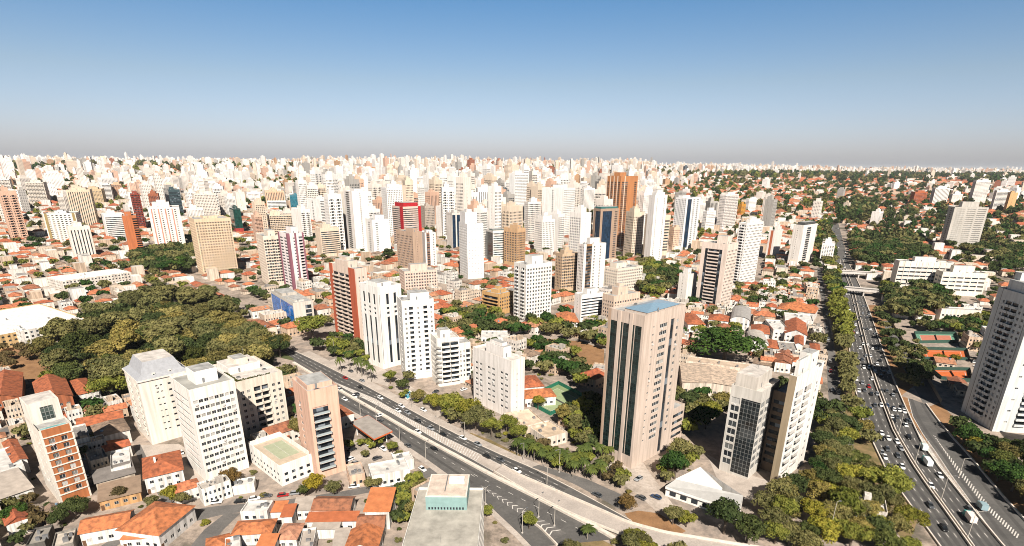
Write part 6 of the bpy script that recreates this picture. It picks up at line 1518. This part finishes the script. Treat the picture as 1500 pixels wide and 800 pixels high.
def fill(step, th, d0, d1, pb, ps, box=None, small=1.0):
    c, s = math.cos(R(th)), math.sin(R(th))
    for x, y, d in frame_pts(step, th, d0, d1):
        u, v = c * x + s * y, -s * x + c * y
        if pb and ((u % pb) < ps or (v % (pb * .72)) < ps): continue
        j_ = .14 if step < 15 else .48; x += RNG.uniform(-j_, j_) * step; y += RNG.uniform(-j_, j_) * step; z = terrain(x, y); px, py, zz = proj((x, y, z))
        if not -60 < px < 1560 or py > 830 or py < 240: continue
        if (x > .18 * y) != (th != 45): continue
        if box and not (box[0] < px < box[2] and box[1] < py < box[3]): continue
        if d < 1350 and not free(x, y, step * (.6 if py < 520 else .46)): continue
        ph, pf, pt, _ = zone(px, py, d); t = RNG.random(); rot = R(th + RNG.choice((0, 90, 180, 270)) + RNG.uniform(-4, 4))
        if t < ph + pf: LOW.append((d, x, y, z, rot, 'h' if t < ph else 'f', step / 13.5 if small == 1 else small, px, py))
        elif t < ph + pf + pt:
            k, sh, nm = RNG.choice(KM if px < 1225 else KD + KM[:2]); zn = next(t for lim, t in ((300, 'in the left quarter'), (620, 'among the towers left of centre'), (960, 'among the towers of the centre'), (1210, 'in the quarter right of the big stone tower'), (9999, 'among houses right of the motorway')) if px < lim)
            add_tree(x, y, RNG.uniform(.75, 1.25) * (step / 15 if step > 15 else .95), k, sh, f'{nm} tree between buildings {zn}', 'trees between the buildings', RNG.uniform(.75, 1.15))
for th in (45, 66):
    fill(13.5, th, 110, 900, 88, 10); fill(17, th, 900, 1500, 0, 0); fill(26, th, 1500, 3400, 0, 0); fill(48, th, 3400, 6500, 0, 0)
fill(9.2, 45, 100, 420, 0, 0, (-40, 545, 640, 830), .66); fill(8, 66, 300, 700, 0, 0, (1000, 420, 1215, 540), .66)
LOW.sort(); nh = nf = 0; fm = FM()
HL_ = 300 - 60
for d, x, y, z, rot, k, sc, px, py in LOW:
    zn = next(t for lim, t in ((250, 'in the left quarter'), (560, 'left of the avenue'), (960, 'in the centre'), (1215, 'right of the big stone tower'), (9999, 'right of the motorway')) if px < lim); dw = 'near' if py > 450 else ('middle' if py > 370 else 'far')
    wc = RNG.choice(WC)
    if k == 'h':
        nh += 1; rc, rn = RNG.choices(HC, (5, 4, 3, 2, 2))[0]; wm, rm, b, a, h, kind = RNG.choice(HP)
        if nh <= HL_:
            r_ = empty('house', (x, y, z), rot, f'house with {rn} {dict(hip="hipped", gable="gabled", mono="sloping").get(kind)} roof {zn}, {dw} rows', 'house', 'houses between the towers'); mobj('wall', wm, r_, (0, 0, 0), 0, wc); mobj('roof', rm, r_, (0, 0, 0), 0, rc)
            if sc < .9: r_.scale = (sc, sc, .85)
            if d < 620 and nh % 3 == 0: mobj('water_tank', tank_mesh(), r_, (b * .3, a * .32, h + .4))
            continue
    else:
        nf += 1; rc, rn = RNG.choice(FC); wm, rm, b, a, h = RNG.choice(FP if sc >= .9 else (FP[0], FP[2]))
        if nf <= 200:
            r_ = empty('low_building', (x, y, z), rot, f'flat roofed low building with {rn} roof {zn}, {dw} rows', 'low building', 'flat roofed buildings between the towers'); s_ = .72 if sc >= .9 else .5; o = mobj('wall', wm, r_, (0, 0, 0), 0, wc); o.scale = (s_, s_, 1); o = mobj('roof', rm, r_, (0, 0, 0), 0, rc); o.scale = (s_, s_, 1)
            continue
    b *= sc * RNG.uniform(.8, 1.05); a *= sc * RNG.uniform(.75, 1.0); h *= (1 + (sc - 1) * .3)
    if k == 'f': b *= .72; a *= .72
    fm.box(-b / 2, b / 2, -a / 2, a / 2, z - 1, z + h, wall(wc, .2), rot, (x, y))
    if k == 'h':
        c, s = math.cos(rot), math.sin(rot); T = lambda X_, Y_, Z_: (x + X_ * c - Y_ * s, y + X_ * s + Y_ * c, z + Z_); e = .5; hb, ha, rr = b / 2 + e, a / 2 + e, h + min(a, b) * .25; m = rooftile(rc); q = ha * .55
        fm.quad(T(-hb, -ha, h), T(hb, -ha, h), T(hb - q, 0, rr), T(-hb + q, 0, rr), m, ((0, 0), (b, 0), (b, a / 2), (0, a / 2))); fm.quad(T(hb, ha, h), T(-hb, ha, h), T(-hb + q, 0, rr), T(hb - q, 0, rr), m, ((0, 0), (b, 0), (b, a / 2), (0, a / 2)))
        fm.poly((T(hb, -ha, h), T(hb, ha, h), T(hb - q, 0, rr)), m); fm.poly((T(-hb, ha, h), T(-hb, -ha, h), T(-hb + q, 0, rr)), m)
    else: fm.box(-b / 2 + .3, b / 2 - .3, -a / 2 + .3, a / 2 - .3, z + h, z + h + .05, plain('low_roof', rc, .85, .3, .2), rot, (x, y))
tag(fm.build('distant_houses'), 'mass of small orange and white roofs farther out between the towers', 'houses', kind='stuff')
# --- shrubs in the yards and along the kerbs of the near streets
NSH = 0
for _ in range(2600):
    px, py = RNG.uniform(0, 1010), RNG.uniform(520, 800); p = gnd(px, py)
    if NSH >= 150 or not free(p.x, p.y, 1.2): continue
    NSH += 1; k = RNG.choice(('olive', 'bright', 'dark', 'olive')); zn = 'in the lower left quarter' if px < 430 else ('near the avenue' if px < 760 else 'in the gardens near the big stone tower')
    r_ = empty('shrub', p, RNG.uniform(0, 6), f'small {dict(olive="olive", bright="light green", dark="dark green")[k]} shrub on open ground {zn}', 'shrub', 'small shrubs between the near buildings'); s_ = RNG.uniform(.16, .34)
    o = mobj('foliage', tree_proto(k, 'round', 1, RNG.randrange(3))[0], r_, (0, 0, -2.6 * s_)); o.scale = (s_, s_, s_ * .8); mark([(p.x - 2, p.y - 2), (p.x + 2, p.y - 2), (p.x + 2, p.y + 2), (p.x - 2, p.y + 2)], 3)
# --- trees: the three hundred that show largest one by one, the rest as one mass
def tshow(t):
    z = terrain(t[0], t[1]); px, py, zz = proj((t[0], t[1], z + 5))
    if not (-30 < px < 1530 and py < 860): return 0
    return t[2] * 5 / zz * (1 if t[8] < 10 else 50)
TREES.sort(key=lambda t: -tshow(t)); NT, ntree = 300 - 32, 0; rest = {}
for x, y, s, kind, shape, label, group, tint, pri in TREES:
    z = terrain(x, y); px, py, zz = proj((x, y, z + 5)); vis = tshow((x, y, s, 0, 0, 0, 0, 0, pri)) > 0
    if ntree < NT and vis:
        ntree += 1; ppm = FOC / zz * s; lod = 0 if ppm > 2.2 else 1; cm, tmm, _ = tree_proto(kind, shape, lod, RNG.randrange(3)); r_ = empty('tree', (x, y, z), RNG.uniform(0, 6.28), label, 'tree', group); s_ = s * RNG.uniform(.92, 1.08); r_.scale = (s_, s_, s_ * (RNG.uniform(.85, 1.1) if s < 2.5 else .62))
        mobj('trunk', tmm, r_); mobj('crown', cm, r_, (0, 0, 0), 0, (tint, tint, tint))
    elif zz > 0: rest.setdefault((kind, 2 if zz < 900 else 3), []).append((x, y, z, s, shape))
PROTO3 = {}
me_parts = []
for (kind, lod), L in rest.items():
    out = []
    for x, y, z, s, shape in L:
        if lod == 3:
            if shape not in PROTO3: rx, rz, zc, nb, br = SHAPES[shape]; PROTO3[shape] = leaf_cloud(rx, rz, zc, 14, 110, 2.0, 77, 0, br)[0]
            Q = PROTO3[shape]
        else: Q = tree_proto(kind, shape, 2, 0)[2]
        a = RNG.uniform(0, 6.28); c, sn = math.cos(a), math.sin(a); M = np.array([[c, -sn, 0], [sn, c, 0], [0, 0, 1]]) * s; out.append(Q @ M.T + np.array([x, y, z - .8 * s]))
    me_parts.append((np.concatenate(out), LM[kind]))
allq = np.concatenate([q for q, _ in me_parts]); me = quads_mesh('distant_trees', allq, me_parts[0][1]); mi = []
for i, (q, m) in enumerate(me_parts):
    if i: me.materials.append(m)
    mi.append(np.full(len(q), i, dtype=np.int32))
me.polygons.foreach_set('material_index', np.concatenate(mi)); me.update()
tag(mobj('distant_trees', me), 'mass of dark tree crowns farther out among houses and towers', 'trees', kind='stuff')
print('COUNTS towers', len(TOWERS), NTW, 'far', len(FARC), 'houses', nh, 'flats', nf, 'trees', len(TREES), 'leaf quads', len(allq))
# ------------------------------------------------------------------ vehicles
CARC = [(S('#e8e6e2'), 'white', 8), (S('#1b1b1d'), 'black', 5), (S('#8d8f91'), 'silver', 6), (S('#4a4c4f'), 'dark grey', 4), (S('#9c1c1c'), 'red', 1), (S('#2a3f5c'), 'blue', 1)]
def car_meshes():
    paint = objcol('car_paint', .28, .6); gl = plain('car_glass', (.015, .018, .02), .08, .05); rub = plain('tyre_rubber', (.018, .018, .018), .85, .1); rim = plain('wheel_rim', (.4, .4, .4), .35, .1, 3, .8)
    fm = FM()
    def loft(sec, m, caps=True):
        for A, B in zip(sec, sec[1:]):
            n = len(A)
            for k in range(n): fm.quad(A[k], B[k], B[(k + 1) % n], A[(k + 1) % n], m)
        if caps: fm.poly(sec[0], m); fm.poly(sec[-1][::-1], m)
    def ring(x, w, z0, z1, r_=.1): return [(x, -w, z0 + r_), (x, -w + r_, z0), (x, w - r_, z0), (x, w, z0 + r_), (x, w, z1 - r_), (x, w - r_ * 1.6, z1), (x, -w + r_ * 1.6, z1), (x, -w, z1 - r_)]
    loft([ring(x, w, .28, z) for x, w, z in ((-2.12, .72, .78), (-1.95, .83, .93), (-1.0, .87, .95), (.7, .87, .93), (1.5, .85, .84), (2.0, .78, .74), (2.15, .62, .62))], paint)
    fm.quad((-1.35, -.62, 1.43), (.25, -.62, 1.45), (.25, .62, 1.45), (-1.35, .62, 1.43), paint)
    body = fm.mesh('body'); fm = FM()
    lo = [(-1.95, -.74, .92), (1.05, -.76, .9), (1.05, .76, .9), (-1.95, .74, .92)]; hi = [(-1.36, -.62, 1.425), (.26, -.62, 1.445), (.26, .62, 1.445), (-1.36, .62, 1.425)]
    for k in range(4): fm.quad(lo[k], lo[(k + 1) % 4], hi[(k + 1) % 4], hi[k], gl)
    cab = fm.mesh('window'); fm = FM()
    fm.tube((0, -.1, .0), (0, .1, 0), .32, .32, rub, 12); fm.tube((0, -.11, 0), (0, -.101, 0), .2, .2, rim, 10); fm.tube((0, .101, 0), (0, .11, 0), .2, .2, rim, 10)
    wh = fm.mesh('wheel'); fm = FM(); hl = plain('lamp_lens', (.7, .7, .66), .15, .05)
    fm.box(-.03, .03, -.17, .17, -.07, .07, hl); return body, cab, wh, fm.mesh('headlight')
CB, CC_, CW, CHL = car_meshes()
def ccol(): return RNG.choices(CARC, [c[2] for c in CARC])[0]
NCAR = 0; PARKED = [(p_[0], p_[1]) for p_ in ((506, 555), (557, 584), (588, 596))]
def car(p, rz, label, group, rgb, det=True):
    global NCAR; NCAR += 1
    r_ = empty('car', p, rz, label, 'car', group); mobj('body', CB, r_, (0, 0, 0), 0, rgb); mobj('window', CC_, r_)
    if det:
        for x in (-1.3, 1.3):
            for y in (-.78, .78): mobj('wheel', CW, r_, (x, y, .32))
        for y in (-.55, .55): mobj('headlight', CHL, r_, (2.1, y, .6))
def lane_cars(A, B, t, ts, rev, where, group, dz=.05, det=True, jit=.03):
    PA, PB = lerp_poly(A, 100), lerp_poly(B, 100)
    for q in ts:
        i = min(98, max(1, int(q * 100))); f = lambda k: hit((1 - t) * PA[k].x + t * PB[k].x, (1 - t) * PA[k].y + t * PB[k].y)
        a, b, p = f(i - 1), f(i + 1), f(i); d = (b - a); rz = math.atan2(d.y, d.x) + (math.pi if rev else 0); rgb, cn, _ = ccol(); p.z += dz + (.6 if p.y > 800 else 0)
        car(p, rz + RNG.uniform(-.02, .02), f'{cn} car {where}', group, rgb, det)
def at_car(px, py, A, cn, rgb, label, rev=False, group=None):
    """a car at a pixel, heading along the world direction between two pixels"""
    a, b = gnd(*A[0]), gnd(*A[1]); d = b - a; p = gnd(px, py); p.z = .04; car(p, math.atan2(d.y, d.x) + (math.pi if rev else 0), label, group, rgb)
C_ = {n: c for c, n, _ in CARC}
AVD = ((473, 534), (600, 600)); AVE = ((680, 641), (800, 700)); STD = ((310, 750), (420, 737))
for px, py, d, cn, lb in ((506, 555, AVD, 'red', 'red car in the far carriageway of the avenue'), (528, 569, AVD, 'black', 'black car behind the red car on the avenue'), (557, 584, AVD, 'white', 'white car on the avenue in front of the slender white tower'), (588, 596, AVD, 'white', 'white car on the avenue below the rounded balcony block'), (583, 603, AVD, 'white', 'white car in the inner lane beside the hatched median'), (597, 606, AVD, 'silver', 'silver car in the inner lane of the avenue'),
        (612, 618, AVD, 'black', 'black car on the avenue, left of the lamp before the broad olive tree'), (631, 629, AVE, 'silver', 'silver car under the broad olive tree on the avenue'), (649, 638, AVE, 'black', 'black car in the inner lane before the hatching widens'), (678, 643, AVE, 'white', 'white car at the kerb under the roadside lamp'), (700, 652, AVE, 'silver', 'silver car at the kerb beside the palms'), (713, 670, AVE, 'black', 'black car in the inner lane of the avenue near the deck'),
        (733, 675, AVE, 'dark grey', 'dark grey car on the avenue beside the start of the deck'), (757, 691, AVE, 'white', 'white car beside the concrete deck'), (505, 586, AVD, 'white', 'white car in the lower carriageway beside the pink tower'), (636, 659, AVE, 'black', 'black car in the lower carriageway near the teal roofed building'), (612, 634, AVE, 'white', 'white car in the middle carriageway'), (498, 572, AVD, 'white', 'white car at the top of the middle carriageway'), (519, 582, AVD, 'white', 'second white car from the top of the middle carriageway'),
        (317, 737, STD, 'white', 'white car parked leftmost on the street below the ribbon windowed block'), (352, 736, STD, 'black', 'black car in the street row of parked cars'), (373, 732, STD, 'white', 'white car parked between the black and the grey one'), (390, 728, STD, 'dark grey', 'dark grey car parked right of the white one in the street row'), (415, 727, STD, 'red', 'red car parked in the street row'), (433, 724, STD, 'silver', 'silver car parked at the right end of the street row'),
        (519, 714, STD, 'white', 'white car on the street below the forecourt'), (556, 655, AVD, 'black', 'black car on the forecourt under the canopy'), (538, 652, AVD, 'white', 'white car on the forecourt beside the shrubs'), (57, 786, STD, 'silver', 'silver car under the trees at the bottom left'), (45, 778, STD, 'white', 'white car under the trees at the bottom left'), (127, 600, STD, 'white', 'white car on the upper left street'), (110, 603, STD, 'silver', 'silver car on the upper left street'),
        (225, 640, ((205, 640), (216, 690)), 'dark grey', 'dark grey car in the yard left of the mansard block')):
    at_car(px, py, d, cn, C_[cn], lb)
for k in range(46):                                          # cars left standing in the yards and forecourts
    for _ in range(40):
        px, py = RNG.choice(((RNG.uniform(490, 690), RNG.uniform(530, 620)), (RNG.uniform(0, 430), RNG.uniform(600, 790)), (RNG.uniform(500, 620), RNG.uniform(640, 700)), (RNG.uniform(860, 990), RNG.uniform(640, 740)), (RNG.uniform(1390, 1450), RNG.uniform(470, 540))))
        p = gnd(px, py)
        if occ(p.x, p.y) in (0, 1) and free(p.x, p.y, 2.2, (1,)) and not any(abs(px - a) + abs(py - b) < 9 for a, b in PARKED): break
    else: continue
    PARKED.append((px, py)); mark([(p.x - 2.5, p.y - 2.5), (p.x + 2.5, p.y - 2.5), (p.x + 2.5, p.y + 2.5), (p.x - 2.5, p.y + 2.5)], 4); rgb, cn, _ = ccol(); zn = 'a yard of the lower left quarter' if px < 430 else ('the forecourts along the avenue' if px < 860 else ('the drive of the big stone tower' if px < 1200 else 'the lots behind the courts')); p.z = .13
    car(p, R(RNG.choice((45, 135, -45, 225)) + RNG.uniform(-4, 4)), f'{cn} car standing in {zn}', 'cars standing in yards and forecourts', rgb)
MWD = ((1264, 618), (1301, 696)); MWE = ((1338, 681), (1414, 790))
for px, py, cn, lb in ((1291, 636, 'white', 'white car in the left carriageway of the motorway by the brown verge'), (1296, 671, 'white', 'white car at the left edge of the motorway above the row of three'), (1309, 695, 'silver', 'leftmost of three cars abreast on the motorway'), (1314, 690, 'white', 'middle one of three cars abreast on the motorway'), (1321, 685, 'white', 'rightmost of three cars abreast on the motorway'), (1331, 642, 'black', 'black car in the right carriageway level with the brown verge'), (1309, 600, 'black', 'black car just out of the tower shadow'), (1329, 618, 'dark grey', 'dark grey car in the right carriageway above the hatching'), (1309, 618, 'black', 'black car in the inner lane of the right carriageway'), (1324, 604, 'white', 'white van like car beside the start of the hatching'),
        (1363, 713, 'white', 'white car in the inner lane with its shadow beside the median'), (1382, 775, 'black', 'black car at the bottom of the left carriageway'), (1362, 742, 'dark grey', 'dark grey car half under the grove at the bottom'), (1376, 698, 'white', 'white car beside the pale barrier of the motorway'), (1353, 656, 'silver', 'silver car at the narrow start of the barrier hatching'), (1420, 748, 'dark grey', 'dark grey car in front of the lower truck')):
    at_car(px, py, MWD if px < 1340 else MWE, cn, C_[cn], lb)
def span(n, a, b): return sorted(RNG.uniform(a, b) for _ in range(n))
def spaced(n, a, b): return [a + (b - a) * (k + RNG.uniform(.15, .85)) / n for k in range(n)]
for t in (.13, .38, .62, .87):
    lane_cars(MW_L, MW_M, t, spaced(16, .06, .56), False, 'in the left carriageway of the motorway, dense traffic near the overpasses', 'cars in the left carriageway traffic', det=False)
    lane_cars(MW_M, MW_R, t, spaced(14, .06, .60), True, 'in the right carriageway of the motorway, dense traffic towards the overpasses', 'cars in the right carriageway traffic', det=False)
    lane_cars(MW_L, MW_M, t, spaced(2, .60, .70), False, 'in the near left carriageway of the motorway', 'cars in the near left carriageway')
lane_cars(SIDE_L, SIDE_R, .5, spaced(6, .05, .9), False, 'on the service road beside the tennis courts', 'cars on the service road')
lane_cars(LOCAL_L, LOCAL_R, .3, spaced(10, .1, .98), False, 'on the local road left of the motorway', 'cars on the local road')
lane_cars(LOCAL_L, LOCAL_R, .75, spaced(7, .1, .98), True, 'in the right lane of the local road left of the motorway', 'cars in the right lane of the local road')
def truck(px, py, d, label, boxc, cabc, L=7.0):
    a, b = gnd(*d[0]), gnd(*d[1]); v = b - a; p = gnd(px, py); p.z = .04; r_ = empty('truck', p, math.atan2(v.y, v.x) + math.pi, label, 'truck'); rub = plain('tyre_rubber', (.018, .018, .018), .85, .1)
    f = FM(); f.box(-L / 2, L / 2 - 1.9, -1.05, 1.05, .9, 3.0, plain('truck_box', boxc, .5, .08, .6), bottom=True); f.build('cargo_box', r_)
    f = FM(); cm = plain('truck_cab', cabc, .35, .08, 1); f.box(L / 2 - 1.8, L / 2, -1.1, 1.1, .5, 1.5, cm, bottom=True); x0, x1 = L / 2 - 1.8, L / 2
    f.quad((x1, -1.1, 1.5), (x1, 1.1, 1.5), (x1 - .45, 1.0, 2.5), (x1 - .45, -1.0, 2.5), plain('car_glass', (.015, .018, .02), .08, .05)); f.quad((x0, -1.1, 1.5), (x1, -1.1, 1.5), (x1 - .45, -1.0, 2.5), (x0, -1.0, 2.5), cm); f.quad((x1, 1.1, 1.5), (x0, 1.1, 1.5), (x0, 1.0, 2.5), (x1 - .45, 1.0, 2.5), cm); f.quad((x0, -1, 2.5), (x1 - .45, -1, 2.5), (x1 - .45, 1, 2.5), (x0, 1, 2.5), cm); f.build('cab', r_)
    f = FM(); f.box(-L / 2, L / 2 - .3, -.5, .5, .45, .89, METAL); f.build('chassis', r_)
    for x in (-L / 2 + 1.2, L / 2 - 1.0):
        for y in (-.98, .98): o = mobj('wheel', CW, r_, (x, y, .46)); o.scale = (1.45, 1.6, 1.45)
truck(1357, 680, MWE, 'white box truck with a teal tail in the right carriageway, upper of the two', S('#dfe4e0'), S('#3d8f8a'))
truck(1419, 762, MWE, 'white box truck at the bottom of the motorway, lower of the two', S('#ead8cc'), S('#3d8f8a'), 6.5)
truck(1437, 746, ((1404, 690), (1470, 770)), 'small blue grey truck on the motorway ramp', S('#8aa0a6'), S('#6d858c'), 4.6)
truck(1352, 659, MWD, 'small teal truck beside the start of the hatching', S('#cfd8d4'), S('#2f7f7a'), 5)
# ------------------------------------------------------------------ lamps and poles
LP = plain('lamp_post', S('#b5aca0'), .5, .1, 1)
def lamp_meshes(h, arm):
    f = FM(); f.tube((0, 0, 0), (0, 0, h), .13, .08, LP, 7); f.box(-.25, .25, -.25, .25, 0, .3, CONC); a = f.mesh('post'); f = FM()
    if arm: f.tube((0, 0, h - .15), (arm, 0, h + .35), .06, .05, LP, 5)
    b = f.mesh('arm') if arm else None; f = FM(); f.box(arm - .1, arm + .8, -.18, .18, h + .25, h + .42, METAL, bottom=True); return a, b, f.mesh('lamp_head')
LM1, LM2 = lamp_meshes(9, 1.6), lamp_meshes(11, 2.2)
def lamp(px, py, label, group=None, ms=None, rz=0.0):
    ms = ms or LM1; r_ = empty('street_lamp', gnd(px, py), rz, label, 'street lamp', group)
    for m in ms:
        if m: mobj(m.name.split('.')[0], m, r_)
for i, (x, y, t) in enumerate(((528, 607, 'upper'), (552, 621, 'second'), (586, 649, 'third'), (624, 676, 'fourth'))): lamp(x, y, f'{t} tall street lamp counted down the near side of the avenue', 'street lamps on the near side of the avenue', LM1, 1.0)
lamp(711, 746, 'street lamp in front of the chevron island', None, LM1, .8); lamp(765, 781, 'street lamp beside the fork of the chevron island', None, LM1, .8); lamp(789, 757, 'street lamp on the lower carriageway below the deck, first of the pair', None, LM1, .8); lamp(812, 770, 'street lamp on the lower carriageway below the deck, second of the pair', None, LM1, .8)
lamp(801, 714, 'street lamp between the deck and the slip road', None, LM1, 2.5); lamp(767, 676, 'street lamp at the start of the slip road', None, LM1, 4); lamp(819, 692, 'tall lamp at the palms by the slip road', None, LM2, 4); lamp(681, 644, 'street lamp under the broad olive tree', None, LM1, 4); lamp(644, 634, 'street lamp in the median of the avenue', None, LM1, 4); lamp(603, 600, 'slim lamp on the pavement by the rounded balcony block', None, LM1, 4)
for x, y, t in ((1316, 635, 'uppermost'), (1340, 679, 'second'), (1378, 734, 'third'), (1417, 789, 'lowest')): lamp(x, y, f'{t} lamp on the motorway median', 'lamps on the motorway median', LM2, -.2)
lamp(1404, 700, 'lamp between the lanes of the motorway ramp', None, LM1, -.3); lamp(1213, 790, 'tall twin mast standing in the grove at the bottom', None, lamp_meshes(15, .6), 0); lamp(490, 520, 'lamp at the top of the avenue beside the yellow green tree', None, LM2, 3)
# ------------------------------------------------------------------ haze
HAZE_D = 2.8e-5
if HAZE_D:
    me = bpy.data.meshes.new('haze'); X0, X1, Y0, Y1, Z0, Z1 = -46000, 46000, -46000, 46000, -1.2, 235
    me.from_pydata([(X0, Y0, Z0), (X1, Y0, Z0), (X1, Y1, Z0), (X0, Y1, Z0), (X0, Y0, Z1), (X1, Y0, Z1), (X1, Y1, Z1), (X0, Y1, Z1)], [], [(0, 3, 2, 1), (4, 5, 6, 7), (0, 1, 5, 4), (1, 2, 6, 5), (2, 3, 7, 6), (3, 0, 4, 7)])
    m = bpy.data.materials.new('haze'); m.use_nodes = True; nt = m.node_tree
    for n in list(nt.nodes): nt.nodes.remove(n)
    v = nt.nodes.new('ShaderNodeVolumePrincipled'); v.inputs['Density'].default_value = HAZE_D; v.inputs['Color'].default_value = (.85, .87, .9, 1); v.inputs['Anisotropy'].default_value = 0.0
    o = nt.nodes.new('ShaderNodeOutputMaterial'); nt.links.new(v.outputs[0], o.inputs['Volume']); me.materials.append(m); tag(mobj('haze', me), kind='stuff')
